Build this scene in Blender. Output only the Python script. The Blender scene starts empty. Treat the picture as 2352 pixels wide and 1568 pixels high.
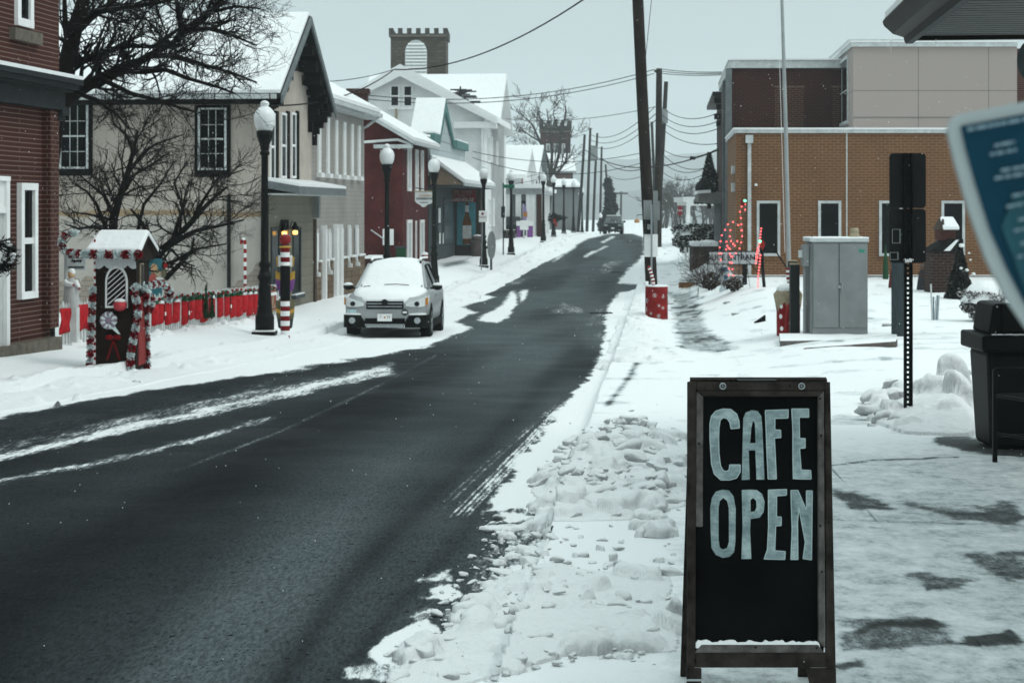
import bpy, math, random
import numpy as np
from mathutils import Vector, Matrix
rad = math.radians
random.seed(11)
rng = np.random.default_rng(11)
sc = bpy.context.scene
COL = sc.collection
FL, UC, VH, CZ = 3800.0, 1176.0, 476.0, 3.2     # focal length in photo units, principal column, horizon row, camera height

def W(u, v, Y):
    return Vector(((u-UC)/FL*Y, Y, CZ+(VH-v)/FL*Y))
def Xu(u, Y): return (u-UC)/FL*Y
def Zv(v, Y): return CZ+(VH-v)/FL*Y

# ------------------------------------------------------------------ mesh builder
class Frame:
    """wall frame: a runs along the wall, d is outward, z is up"""
    def __init__(s, x, y, dx, dy, side=1):
        n = math.hypot(dx, dy); s.o = (x, y); s.t = (dx/n, dy/n); s.n = (s.t[1]*side, -s.t[0]*side)
    def p(s, a, d, z):
        return Vector((s.o[0]+s.t[0]*a+s.n[0]*d, s.o[1]+s.t[1]*a+s.n[1]*d, z))
    def a(s, u, d=0.0):
        k = (u-UC)/FL; ox = s.o[0]+s.n[0]*d; oy = s.o[1]+s.n[1]*d
        return (k*oy-ox)/(s.t[0]-k*s.t[1])
    def Y(s, a, d=0.0): return s.o[1]+s.t[1]*a+s.n[1]*d
    def z(s, u, v, d=0.0): return Zv(v, s.Y(s.a(u, d), d))

class MB:
    def __init__(s): s.v = []; s.f = []; s.sm = []
    def add(s, vs, fs, smooth=False):
        b = len(s.v); s.v += [tuple(p) for p in vs]
        for f in fs: s.f.append([i+b for i in f]); s.sm.append(smooth)
        return s
    def hexa(s, q):   # q: 8 points, bottom 4 ccw, top 4 ccw
        return s.add(q, [(3,2,1,0),(4,5,6,7),(0,1,5,4),(1,2,6,5),(2,3,7,6),(3,0,4,7)])
    def box(s, x0, x1, y0, y1, z0, z1):
        return s.hexa([(x0,y0,z0),(x1,y0,z0),(x1,y1,z0),(x0,y1,z0),(x0,y0,z1),(x1,y0,z1),(x1,y1,z1),(x0,y1,z1)])
    def fbox(s, F, a0, a1, d0, d1, z0, z1):
        return s.hexa([F.p(a0,d1,z0),F.p(a1,d1,z0),F.p(a1,d0,z0),F.p(a0,d0,z0),F.p(a0,d1,z1),F.p(a1,d1,z1),F.p(a1,d0,z1),F.p(a0,d0,z1)])
    def poly(s, pts): return s.add(pts, [tuple(range(len(pts)))])
    def prism(s, pts, vec):
        n = len(pts); vec = Vector(vec); pts = [Vector(p) for p in pts]
        top = [p+vec for p in pts]
        return s.add(pts+top, [tuple(range(n-1,-1,-1)), tuple(range(n,2*n))]+[(i,(i+1)%n,n+(i+1)%n,n+i) for i in range(n)])
    def slab(s, pts, th):  # a polygon given thickness straight down
        return s.prism(pts, (0,0,-th))
    def tube(s, pts, r, n=8, caps=True, smooth=True):
        pts = [Vector(p) for p in pts]; m = len(pts)
        rs = r if isinstance(r, (list, tuple)) else [r]*m
        vs = []; prev = None
        for i, p in enumerate(pts):
            t = (pts[min(i+1,m-1)]-pts[max(i-1,0)]).normalized()
            if prev is None:
                a = Vector((0,0,1)) if abs(t.z) < .9 else Vector((1,0,0))
                e = t.cross(a).normalized()
            else:
                e = (prev - t*prev.dot(t)).normalized()
            prev = e; g = t.cross(e)
            for k in range(n):
                w = 2*math.pi*k/n; vs.append(p+(e*math.cos(w)+g*math.sin(w))*rs[i])
        fs = [(i*n+k, i*n+(k+1)%n, (i+1)*n+(k+1)%n, (i+1)*n+k) for i in range(m-1) for k in range(n)]
        s.add(vs, fs, smooth)
        if caps: s.add(vs[:n][::-1], [tuple(range(n))]); s.add(vs[-n:], [tuple(range(n))])
        return s
    def lathe(s, c, prof, n=20, smooth=True, axis='z'):
        cx, cy, cz = c; vs = []
        for r, h in prof:
            for k in range(n):
                w = 2*math.pi*k/n; a, b = r*math.cos(w), r*math.sin(w)
                vs.append((cx+a,cy+b,cz+h) if axis == 'z' else ((cx+h,cy+a,cz+b) if axis == 'x' else (cx+a,cy+h,cz+b)))
        m = len(prof)
        fs = [(i*n+k, i*n+(k+1)%n, (i+1)*n+(k+1)%n, (i+1)*n+k) for i in range(m-1) for k in range(n)]
        s.add(vs, fs, smooth)
        s.add(vs[:n][::-1], [tuple(range(n))]); s.add(vs[-n:], [tuple(range(n))])
        return s
    def ball(s, c, rx, ry=None, rz=None, n=12, m=8, rough=0.0):
        ry = ry or rx; rz = rz or rx; vs = []
        for i in range(m+1):
            th = math.pi*i/m
            for k in range(n):
                w = 2*math.pi*k/n; q = 1+(random.uniform(-rough, rough) if rough else 0)
                vs.append((c[0]+rx*q*math.sin(th)*math.cos(w), c[1]+ry*q*math.sin(th)*math.sin(w), c[2]+rz*q*math.cos(th)))
        fs = [((i+1)*n+k, (i+1)*n+(k+1)%n, i*n+(k+1)%n, i*n+k) for i in range(m) for k in range(n)]
        return s.add(vs, fs, True)
    def build(s, name, mat, parent=None, loc=None, bevel=0.0, weld=False):
        V = np.array(s.v, dtype=np.float64).reshape(-1, 3)
        if parent is not None: o0 = ORI[parent.name]
        elif loc is not None: o0 = Vector(loc)
        else:
            mn, mx = V.min(0), V.max(0); o0 = Vector(((mn[0]+mx[0])/2, (mn[1]+mx[1])/2, mn[2]))
        if SH[0]: V[:,0] += SH[0]*(V[:,1]-SH[1])
        V = V - np.array(o0)
        me = bpy.data.meshes.new(name)
        me.from_pydata(V.tolist(), [], s.f)
        me.polygons.foreach_set('use_smooth', s.sm)
        auto_uv(me)
        if mat is not None: me.materials.append(mat)
        me.update()
        o = bpy.data.objects.new(name, me); COL.objects.link(o)
        if parent is not None: o.parent = parent
        else: o.location = o0
        ORI[o.name] = o0
        if bevel:
            b = o.modifiers.new('edge', 'BEVEL'); b.width = bevel; b.segments = 2; b.limit_method = 'ANGLE'; b.angle_limit = rad(40)
        return o
ORI = {}
SH = [0, 0]

def auto_uv(me):
    n = len(me.polygons)
    if n == 0: return
    nor = np.empty(n*3); me.polygons.foreach_get('normal', nor); nor = nor.reshape(-1, 3)
    ls = np.empty(n, dtype=np.int64); me.polygons.foreach_get('loop_total', ls)
    lv = np.empty(len(me.loops), dtype=np.int64); me.loops.foreach_get('vertex_index', lv)
    co = np.empty(len(me.vertices)*3); me.vertices.foreach_get('co', co); co = co.reshape(-1, 3)[lv]
    N = np.repeat(nor, ls, axis=0)
    h = np.hypot(N[:,0], N[:,1]); flat = h < .35
    hh = np.where(h < 1e-6, 1, h)
    tx, ty = -N[:,1]/hh, N[:,0]/hh
    U = np.where(flat, co[:,0], co[:,0]*tx+co[:,1]*ty); V = np.where(flat, co[:,1], co[:,2])
    uv = me.uv_layers.new(name='UVMap')
    uv.data.foreach_set('uv', np.stack([U, V], 1).astype(np.float32).ravel())

def np_obj(name, V, Fq, mat, loc=None, parent=None, smooth=True, attr=None):
    """large mesh from arrays; Fq is an (n,4) or (n,3) index array"""
    o0 = ORI[parent.name] if parent is not None else Vector(loc if loc is not None else (0,0,0))
    V = (V - np.array(o0)).astype(np.float32)
    k = Fq.shape[1]; n = len(Fq)
    me = bpy.data.meshes.new(name)
    me.vertices.add(len(V)); me.vertices.foreach_set('co', V.ravel())
    me.loops.add(n*k); me.loops.foreach_set('vertex_index', Fq.astype(np.int32).ravel())
    me.polygons.add(n); me.polygons.foreach_set('loop_start', np.arange(0, n*k, k, dtype=np.int32))
    me.update(calc_edges=True); me.validate()
    me.polygons.foreach_set('use_smooth', [smooth]*len(me.polygons))
    if attr:
        for an, av in attr.items():
            at = me.attributes.new(an, 'FLOAT', 'POINT'); at.data.foreach_set('value', av.astype(np.float32))
    auto_uv(me)
    me.materials.append(mat)
    o = bpy.data.objects.new(name, me); COL.objects.link(o)
    if parent is not None: o.parent = parent
    else: o.location = o0
    ORI[o.name] = o0
    return o

def tag(o, label=None, cat=None, group=None, kind=None):
    if label: o['label'] = label
    if cat: o['category'] = cat
    if group: o['group'] = group
    if kind: o['kind'] = kind
    return o
def thing(name, label, cat, loc, group=None, rotz=0):
    o = bpy.data.objects.new(name, None); COL.objects.link(o); o.location = loc; o.rotation_euler = (0,0,rotz)
    o.empty_display_size = .2
    ORI[o.name] = Vector(loc)
    return tag(o, label, cat, group)
def copy_tree(o, parent=None):
    c = o.copy(); COL.objects.link(c)
    if parent is not None: c.parent = parent
    for ch in [x for x in o.children]: copy_tree(ch, c)
    return c
def place(o, loc, rotz=0, label=None, scale=None):
    o.location = loc; o.rotation_euler = (0,0,rotz)
    if label: o['label'] = label
    if scale: o.scale = (scale,)*3
    return o

# ------------------------------------------------------------------ materials
def new_mat(name):
    m = bpy.data.materials.new(name); m.use_nodes = True
    nt = m.node_tree; b = nt.nodes['Principled BSDF']; return m, nt, b
def nd(nt, t, **kw):
    n = nt.nodes.new(t)
    for k, v in kw.items():
        if k in n.inputs: n.inputs[k].default_value = v
        else: setattr(n, k, v)
    return n
def lk(nt, a, b): nt.links.new(a, b)
def math_(nt, op, a, b=None, c=None, clamp=False):
    n = nt.nodes.new('ShaderNodeMath'); n.operation = op; n.use_clamp = clamp
    for i, x in enumerate((a, b, c)):
        if x is None: continue
        if isinstance(x, (int, float)): n.inputs[i].default_value = x
        else: lk(nt, x, n.inputs[i])
    return n.outputs[0]
def mixc(nt, fac, a, b):
    n = nt.nodes.new('ShaderNodeMix'); n.data_type = 'RGBA'
    if isinstance(fac, (int, float)): n.inputs[0].default_value = fac
    else: lk(nt, fac, n.inputs[0])
    for i, x in ((6, a), (7, b)):
        if isinstance(x, tuple): n.inputs[i].default_value = (*x[:3], 1)
        else: lk(nt, x, n.inputs[i])
    return n.outputs[2]
def ramp(nt, fac, stops):
    n = nt.nodes.new('ShaderNodeValToRGB'); e = n.color_ramp.elements
    while len(e) < len(stops): e.new(.5)
    for el, (p, c) in zip(e, stops):
        el.position = p; el.color = (*c, 1) if isinstance(c, tuple) else (c, c, c, 1)
    lk(nt, fac, n.inputs[0]); return n.outputs[0]
def noise(nt, scale, detail=4, vec=None, rough=.55):
    n = nd(nt, 'ShaderNodeTexNoise', Scale=scale, Detail=detail, Roughness=rough)
    if vec is not None: lk(nt, vec, n.inputs['Vector'])
    return n.outputs['Fac']
def wpos(nt): return nt.nodes.new('ShaderNodeNewGeometry').outputs['Position']
def bump(nt, b, h, strength=.3, dist=.02):
    n = nd(nt, 'ShaderNodeBump', Strength=strength, Distance=dist); lk(nt, h, n.inputs['Height'])
    lk(nt, n.outputs[0], b.inputs['Normal']); return n
SNOW = (.82, .835, .835)
def snow_top(nt, col, lo=.55, hi=.8, nscale=6, amp=.5):
    """real snow lying on faces that look up"""
    g = nt.nodes.new('ShaderNodeNewGeometry'); s = nt.nodes.new('ShaderNodeSeparateXYZ'); lk(nt, g.outputs['Normal'], s.inputs[0])
    nz = noise(nt, nscale, 4, g.outputs['Position'])
    x = math_(nt, 'ADD', s.outputs[2], math_(nt, 'MULTIPLY', math_(nt, 'SUBTRACT', nz, .5), amp))
    mr = nd(nt, 'ShaderNodeMapRange'); mr.inputs[1].default_value = lo; mr.inputs[2].default_value = hi; lk(nt, x, mr.inputs[0])
    return mixc(nt, mr.outputs[0], col, SNOW)
def M(name, col, rough=.75, var=.18, vs=5.0, bs=0.0, bstr=.2, snow=None, metal=0.0, emis=None, spec=.10, coat=0):
    m, nt, b = new_mat(name)
    b.inputs['Roughness'].default_value = rough; b.inputs['Metallic'].default_value = metal
    b.inputs['Specular IOR Level'].default_value = spec
    if coat: b.inputs['Coat Weight'].default_value = coat
    p = wpos(nt); f = noise(nt, vs, 5, p)
    a = tuple(max(0, c*(1-var)) for c in col); d = tuple(min(1, c*(1+var)) for c in col)
    c = ramp(nt, f, [(.3, a), (.7, d)])
    if snow: c = snow_top(nt, c, *snow)
    lk(nt, c, b.inputs['Base Color'])
    if bs: bump(nt, b, noise(nt, bs, 4, p), bstr, .01)
    if emis: b.inputs['Emission Color'].default_value = (*emis[0], 1); b.inputs['Emission Strength'].default_value = emis[1]
    return m
def brick(name, c1, c2, mortar, bw=.2, rh=.072, ms=.009, bias=0.0, rough=.85, offset=.5, stain=.25):
    m, nt, b = new_mat(name); uv = nt.nodes.new('ShaderNodeTexCoord').outputs['UV']
    # slight wobble so that courses are not ruled
    t = nd(nt, 'ShaderNodeTexBrick', Scale=1.0, **{'Mortar Size': ms, 'Mortar Smooth': .3, 'Bias': bias, 'Brick Width': bw, 'Row Height': rh})
    t.offset = offset
    t.inputs['Color1'].default_value = (*c1, 1); t.inputs['Color2'].default_value = (*c2, 1); t.inputs['Mortar'].default_value = (*mortar, 1)
    nv = nd(nt, 'ShaderNodeTexNoise', Scale=3.0, Detail=2); lk(nt, uv, nv.inputs['Vector'])
    vm = nt.nodes.new('ShaderNodeVectorMath'); vm.operation = 'MULTIPLY_ADD'; vm.inputs[1].default_value = (.008,.008,0)
    lk(nt, nv.outputs['Color'], vm.inputs[0]); lk(nt, uv, vm.inputs[2]); lk(nt, vm.outputs[0], t.inputs['Vector'])
    st = noise(nt, 1.3, 5, wpos(nt)); f = math_(nt, 'MULTIPLY', st, stain*1.6)
    c = mixc(nt, f, t.outputs['Color'], tuple(x*.45 for x in c1)); 
    fine = noise(nt, 40, 3, wpos(nt)); c = mixc(nt, math_(nt, 'MULTIPLY', fine, .35), c, tuple(x*.7 for x in c2))
    lk(nt, c, b.inputs['Base Color']); b.inputs['Roughness'].default_value = rough; b.inputs['Specular IOR Level'].default_value = .2
    bump(nt, b, math_(nt, 'SUBTRACT', 1.0, t.outputs['Fac']), .5, .008)
    return m
def siding(name, col, pitch=.11, dark=.55, rough=.6, stain=.15):
    m, nt, b = new_mat(name); uv = nt.nodes.new('ShaderNodeTexCoord').outputs['UV']
    s = nt.nodes.new('ShaderNodeSeparateXYZ'); lk(nt, uv, s.inputs[0])
    fr = math_(nt, 'FRACT', math_(nt, 'DIVIDE', s.outputs[1], pitch))
    line = ramp(nt, fr, [(0.0, dark), (.10, .92), (.9, 1.0), (1.0, 1.0)])
    st = noise(nt, 1.0, 6, wpos(nt)); g = ramp(nt, st, [(.3, tuple(c*(1-stain) for c in col)), (.7, tuple(min(1, c*(1+stain*.5)) for c in col))])
    mx = nt.nodes.new('ShaderNodeMix'); mx.data_type = 'RGBA'; mx.blend_type = 'MULTIPLY'; mx.inputs[0].default_value = 1
    lk(nt, g, mx.inputs[6]); lk(nt, line, mx.inputs[7]); lk(nt, mx.outputs[2], b.inputs['Base Color'])
    b.inputs['Roughness'].default_value = rough; bump(nt, b, math_(nt, 'SUBTRACT', 1, fr), .6, .012)
    return m
def snow_mat(name, dirt=.12):
    m, nt, b = new_mat(name); p = wpos(nt)
    f = noise(nt, 2.2, 6, p); c = ramp(nt, f, [(.25, tuple(x*(1-dirt) for x in SNOW)), (.65, SNOW)])
    sp = noise(nt, 55, 2, p); c = mixc(nt, ramp(nt, sp, [(.72, 0.0), (.80, .5)]), c, (.28,.28,.27))
    lk(nt, c, b.inputs['Base Color']); b.inputs['Roughness'].default_value = .7; b.inputs['Specular IOR Level'].default_value = .25
    b.inputs['Subsurface Weight'].default_value = 0.0
    h = math_(nt, 'ADD', math_(nt, 'MULTIPLY', noise(nt, 7, 6, p), 1.0), math_(nt, 'MULTIPLY', noise(nt, 60, 3, p), .12))
    bump(nt, b, h, .55, .05); return m
def ground_mat(name, stops, amp=.35, wet=True, speck=(.2,.2,.2), a1=(1.3,1.3,1), a2=(6,6,1), a4=(34,11,1)):
    """bare surface -> slush -> snow, by the coverage stored on the mesh, broken up by noise"""
    m, nt, b = new_mat(name); p = wpos(nt)
    at = nt.nodes.new('ShaderNodeAttribute'); at.attribute_name = 'snow'
    sq0 = nt.nodes.new('ShaderNodeVectorMath'); sq0.operation = 'MULTIPLY'; sq0.inputs[1].default_value = a1; lk(nt, p, sq0.inputs[0]); n1 = noise(nt, 1.0, 7, sq0.outputs[0], .62)
    sq = nt.nodes.new('ShaderNodeVectorMath'); sq.operation = 'MULTIPLY'; sq.inputs[1].default_value = a2; lk(nt, p, sq.inputs[0])
    n2 = noise(nt, 2.0, 6, sq.outputs[0], .7)
    nn = math_(nt, 'ADD', math_(nt, 'MULTIPLY', math_(nt, 'SUBTRACT', n1, .5), amp), math_(nt, 'MULTIPLY', math_(nt, 'SUBTRACT', n2, .5), amp*1.5))
    sq4 = nt.nodes.new('ShaderNodeVectorMath'); sq4.operation = 'MULTIPLY'; sq4.inputs[1].default_value = a4; lk(nt, p, sq4.inputs[0]); nn = math_(nt, 'ADD', nn, math_(nt, 'MULTIPLY', math_(nt, 'SUBTRACT', noise(nt, 1.0, 4, sq4.outputs[0], .75), .5), amp*1.3))
    A0 = at.outputs['Fac']; edge = math_(nt, 'ADD', .34, math_(nt, 'MULTIPLY', math_(nt, 'MULTIPLY', A0, math_(nt, 'SUBTRACT', 1.0, A0)), 3.4))
    a = math_(nt, 'ADD', A0, math_(nt, 'MULTIPLY', nn, edge), clamp=True)
    c = ramp(nt, a, stops)
    sv = nd(nt, 'ShaderNodeTexVoronoi', Scale=11.0); lk(nt, p, sv.inputs['Vector']); sv2 = nd(nt, 'ShaderNodeTexVoronoi', Scale=34.0); lk(nt, p, sv2.inputs['Vector'])
    n3 = noise(nt, 30, 3, p)
    if wet:
        wr = nt.nodes.new('ShaderNodeAttribute'); wr.attribute_name = 'paleness'; gn = noise(nt, 26, 4, p, .7)
        wf = math_(nt, 'MULTIPLY', wr.outputs['Fac'], math_(nt, 'SUBTRACT', 1.0, ramp(nt, a, [(.25, 0.0), (.45, 1.0)])))
        c = mixc(nt, math_(nt, 'MULTIPLY', wf, ramp(nt, gn, [(.25, .6), (.7, 1.0)])), c, (.112,.137,.145))
    spk = math_(nt, 'MULTIPLY', math_(nt, 'LESS_THAN', sv.outputs['Distance'], .16), math_(nt, 'GREATER_THAN', n3, .50)); spk = math_(nt, 'MAXIMUM', spk, math_(nt, 'MULTIPLY', math_(nt, 'LESS_THAN', sv2.outputs['Distance'], .20), math_(nt, 'GREATER_THAN', noise(nt, 2.5, 3, p), .52)))
    bare = math_(nt, 'SUBTRACT', 1.0, ramp(nt, a, [(.35, 0.0), (.6, 1.0)]))
    c = mixc(nt, math_(nt, 'MULTIPLY', spk, bare), c, speck)
    sf = nt.nodes.new('ShaderNodeVectorMath'); sf.operation = 'MULTIPLY'; sf.inputs[1].default_value = (60,14,1); lk(nt, p, sf.inputs[0]); fine = ramp(nt, noise(nt, 1.0, 3, sf.outputs[0], .8), [(.38, 0.0), (.62, 1.0)]); c = mixc(nt, math_(nt, 'MULTIPLY', math_(nt, 'MULTIPLY', fine, bare), .6), c, tuple(x*.35 for x in stops[0][1]))
    lk(nt, c, b.inputs['Base Color'])
    r = ramp(nt, noise(nt, .7, 4, p), [(.35, .62), (.65, .85)]) if wet else None
    if wet:
        lk(nt, math_(nt, 'MAXIMUM', r, ramp(nt, a, [(.35, 0.0), (.6, .75)])), b.inputs['Roughness'])
        b.inputs['Specular IOR Level'].default_value = .035
    else: b.inputs['Roughness'].default_value = .75; b.inputs['Specular IOR Level'].default_value = .2
    h = math_(nt, 'ADD', math_(nt, 'MULTIPLY', a, 1.2), math_(nt, 'MULTIPLY', noise(nt, 70, 4, p), .18))
    h = math_(nt, 'ADD', h, math_(nt, 'MULTIPLY', noise(nt, 9, 5, p), .35))
    bump(nt, b, h, .5, .03); return m

def clod_mat():  # grey sides and undersides put shade into the colour, plus dirt specks
    m, nt, b = new_mat('shaded_old_snow'); p = wpos(nt); f = noise(nt, 9, 6, p, .65)
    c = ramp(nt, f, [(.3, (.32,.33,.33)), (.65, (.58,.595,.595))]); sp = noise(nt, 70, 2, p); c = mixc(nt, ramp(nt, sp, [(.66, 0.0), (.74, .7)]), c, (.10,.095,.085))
    lk(nt, snow_top(nt, c, .12, .62, 22, .45), b.inputs['Base Color']); b.inputs['Roughness'].default_value = .8; b.inputs['Specular IOR Level'].default_value = .15  # white kept to upward faces, so the painted shade stays below
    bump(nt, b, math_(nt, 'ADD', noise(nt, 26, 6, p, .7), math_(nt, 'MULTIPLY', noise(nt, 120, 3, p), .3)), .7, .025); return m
MT = dict(
    shaded_old_snow=clod_mat(),
    snow=snow_mat('snow'), snow_clean=snow_mat('snow_clean', .05),
    black=M('black_paint', (.004,.0045,.0045), .5, .3, 9, spec=.12), blackflat=M('black_flat', (.005,.0055,.0055), .8, .3),
    iron=M('dark_iron', (.014,.0155,.0165), .5), steel=M('galvanised', (.30,.33,.34), .45, .15, 20, metal=.6), greymetal=M('grey_metal', (.205,.22,.22), .5, .12, 3, bs=90, bstr=.06),
    white=M('white_paint', (.82,.83,.82), .55, .08, 3), offwhite=M('off_white', (.55,.57,.56), .6, .12), vinyl=M('white_vinyl', (.80,.81,.80), .45, .05),
    glass=M('window_glass', (.004,.005,.0055), .15, .4, 2, spec=.05), glasslite=M('pale_glass', (.10,.12,.13), .2, .5, 3),
    brickred=brick('red_brick', (.050,.015,.012), (.070,.021,.016), (.26,.19,.15), 3.1, .073, .008), shrinebrick=brick('shrine_brick', (.016,.007,.006), (.026,.010,.008), (.10,.07,.055), .21, .078, .012), brickside=brick('red_brick_bonded', (.05,.015,.012), (.075,.022,.017), (.20,.14,.11), .205, .073, .009),
    bricktan=brick('tan_brick', (.150,.068,.030), (.185,.086,.037), (.32,.21,.125), .25, .088, .010, stain=.34),
    brickdark=brick('dark_brick', (.026,.007,.006), (.042,.011,.009), (.10,.05,.038), .22, .08, .009),
    brickfar=M('painted_brick', (.072,.014,.014), .8, .35, 1.5, bs=30),
    stone=brick('field_stone', (.06,.05,.04), (.14,.115,.085), (.05,.045,.04), .5, .25, .03, stain=.5),
    veneer=brick('stone_veneer', (.14,.085,.05), (.26,.20,.14), (.07,.055,.045), .42, .17, .018, stain=.4),
    cornice=M('charcoal_cornice', (.022,.026,.028), .6), concrete=M('concrete', (.20,.20,.19), .85, .25, 4, bs=40),
    stonesill=M('stone_sill', (.13,.115,.095), .85, .3, 8, bs=40),
    greysiding=siding('grey_siding', (.31,.29,.265), .13), whitesiding=siding('white_siding', (.80,.81,.80), .16, .80), olivesiding=siding('olive_siding', (.17,.155,.115), .24),
    tealtrim=M('teal_trim', (.08,.19,.18), .6), wood=M('weathered_wood', (.060,.045,.036), .8, .45, 14, bs=60, bstr=.4),
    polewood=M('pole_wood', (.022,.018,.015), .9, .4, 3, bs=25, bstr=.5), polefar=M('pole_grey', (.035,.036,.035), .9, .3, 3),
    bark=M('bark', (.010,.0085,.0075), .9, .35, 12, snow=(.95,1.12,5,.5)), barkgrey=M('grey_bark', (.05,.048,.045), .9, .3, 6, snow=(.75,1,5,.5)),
    red=M('red_paint', (.25,.010,.010), .45, .25, 6), darkred=M('dark_red', (.16,.006,.008), .5, .3, 5), redcloth=M('red_cloth', (.38,.013,.018), .85, .3, 9, bs=18, bstr=.7),
    redtinsel=M('red_tinsel', (.20,.003,.010), .3, .8, 60, spec=.4), whitetinsel=M('white_tinsel', (.60,.68,.68), .5, .2, 40),
    brown=M('gingerbread_brown', (.014,.0085,.006), .7, .3, 6), brownlite=M('canopy_brown', (.22,.165,.12), .8, .15), orange=M('orange', (.45,.18,.03), .5), yellow=M('gold_paint', (.50,.30,.06), .6),
    purple=M('purple', (.20,.07,.26), .6), lilac=M('lilac', (.30,.22,.45), .6), olive=M('olive', (.15,.14,.08), .7), skin=M('painted_skin', (.60,.38,.20), .7), tan=M('tan_foam', (.33,.28,.19), .8, .2, 10), teal=M('teal', (.05,.20,.24), .6),
    green=M('green', (.012,.06,.025), .7), signgreen=M('street_green', (.006,.12,.07), .5), darkgreen=M('dark_green', (.006,.009,.007), .8, .5, 20, snow=(.88,1.1,9,.5)),
    hedge=M('hedge_leaf', (.022,.022,.016), .85, .5, 12, snow=(.35,.8,8,.8)), dryleaf=M('dry_leaf', (.035,.022,.015), .85, .5, 14, snow=(.7,1.,8,.5)),
    globe=M('frosted_globe', (.74,.76,.76), .3, .04, 3, spec=.5), plastic=M('black_plastic', (.004,.0045,.005), .5, .3, 8, bs=60, bstr=.06),
    panel=M('tan_panel', (.40,.37,.345), .75, .05, 2), greytrim=M('grey_trim', (.14,.16,.165), .55), paletrim=M('pale_trim', (.48,.51,.51), .5),
    slate=M('slate_wall', (.05,.062,.066), .7, .35, 3), metalroof=M('brown_metal', (.009,.0078,.007), .5, .25, 4), soffit=M('soffit', (.018,.0195,.020), .5, .2, 3),
    rubber=M('rubber', (.003,.003,.003), .85), blue=M('blue_print', (.003,.032,.055), .4, .1, 3), paleblue=M('pale_blue', (.17,.25,.29), .5), hydrant=M('hydrant_white', (.55,.60,.62), .5, .15, 20), hydblue=M('hydrant_blue', (.03,.15,.26), .5),
    stucco=M('stucco', (.36,.33,.29), .85, .10, .9, bs=25, bstr=.25), bulb=M('lit_bulb', (.9,.1,.1), .4, 0, emis=((1,.10,.10), 2.6)), bulbg=M('lit_green_bulb', (.1,.9,.4), .4, 0, emis=((.2,1,.5), 2.0)),
    lamp=M('lit_lamp', (1,.6,.2), .4, 0, emis=((1,.50,.10), 3.5)), greywall=M('grey_wall', (.15,.16,.16), .8, .15, .4), chalk=M('chalk', (.40,.49,.50), .9, .22, 22), board=M('chalkboard', (.003,.0035,.0035), .8, .5, 4, spec=.05),
)
HAZE, SKY, SKYK, EXPO = .0005, (.83,1.0,1.02), 9.0, 0.14
# ------------------------------------------------------------------ terrain heights (relative to the camera, then lifted by CZ)
def hermite(xs, ys):
    xs = np.array(xs, float); ys = np.array(ys, float); d = np.diff(ys)/np.diff(xs)
    m = np.zeros_like(ys); m[0] = d[0]; m[-1] = d[-1]
    for i in range(1, len(xs)-1): m[i] = 0 if d[i-1]*d[i] <= 0 else 2*d[i-1]*d[i]/(d[i-1]+d[i])
    def f(x):
        x = np.clip(np.asarray(x, float), xs[0], xs[-1]); i = np.clip(np.searchsorted(xs, x)-1, 0, len(xs)-2)
        h = xs[i+1]-xs[i]; t = (x-xs[i])/h
        return (2*t**3-3*t**2+1)*ys[i]+(t**3-2*t**2+t)*h*m[i]+(-2*t**3+3*t**2)*ys[i+1]+(t**3-t**2)*h*m[i+1]
    return f
_road = hermite([-60,0,6,10,16,20,26,34,43,52,62,78,94,108,120,135,152,166,190,230,300,400,2600],
                [-1.7,-1.84,-1.88,-1.97,-2.14,-2.27,-2.5,-2.76,-2.98,-3.07,-3.08,-3.02,-2.84,-2.60,-2.48,-2.42,-2.46,-2.7,-3.8,-6.5,-11,-14,-16])
_gr = hermite([-60,13,20,29,36,43,52,62,80,100,130,200,2600], [0,0,.12,.28,.42,.58,.74,.98,.95,.6,.3,.4,.4])
_gl = hermite([-60,18,30,45,62,80,100,130,160,200,300,2600], [.05,.07,.14,.27,.30,.26,.12,.15,.25,1.2,5,5])
def smooth(a, b, x):
    t = np.clip((np.asarray(x, float)-a)/(b-a), 0, 1); return t*t*(3-2*t)
def XL(Y):
    Y = np.asarray(Y, float); return np.where(Y > 34, -4.2+.0885*(Y-34), -4.2-.125*(34-Y))
def XR(Y):
    Y = np.asarray(Y, float); return np.where(Y < 42, .26+.0825*(Y-10), 2.9+.0885*(Y-42))
def H(X, Y):
    """height of walkable ground: carriageway, walks 13 cm above it, banks to both sides"""
    X = np.asarray(X, float); Y = np.asarray(Y, float); r = _road(Y); lr = X-XR(Y); ll = XL(Y)-X
    return CZ + r + np.where(lr > 0, .13+_gr(Y)*smooth(1.3, 3.9, lr), np.where(ll > 0, .13+_gl(Y)*smooth(.6, 2.4, ll), 0))
def h1(x, y): return float(H(x, y))
_ys = np.arange(4.5, 330, .05)
def gp(u, v):
    """the ground point seen at photo position (u, v)"""
    X = (u-UC)/FL*_ys; vv = VH+(CZ-H(X, _ys))/_ys*FL
    i = int(np.argmax(vv <= v)); Y = float(_ys[i]); x = (u-UC)/FL*Y
    return Vector((x, Y, h1(x, Y)))
def proj(X, Y, Z): return UC+FL*X/Y, VH+FL*(CZ-Z)/Y
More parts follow.
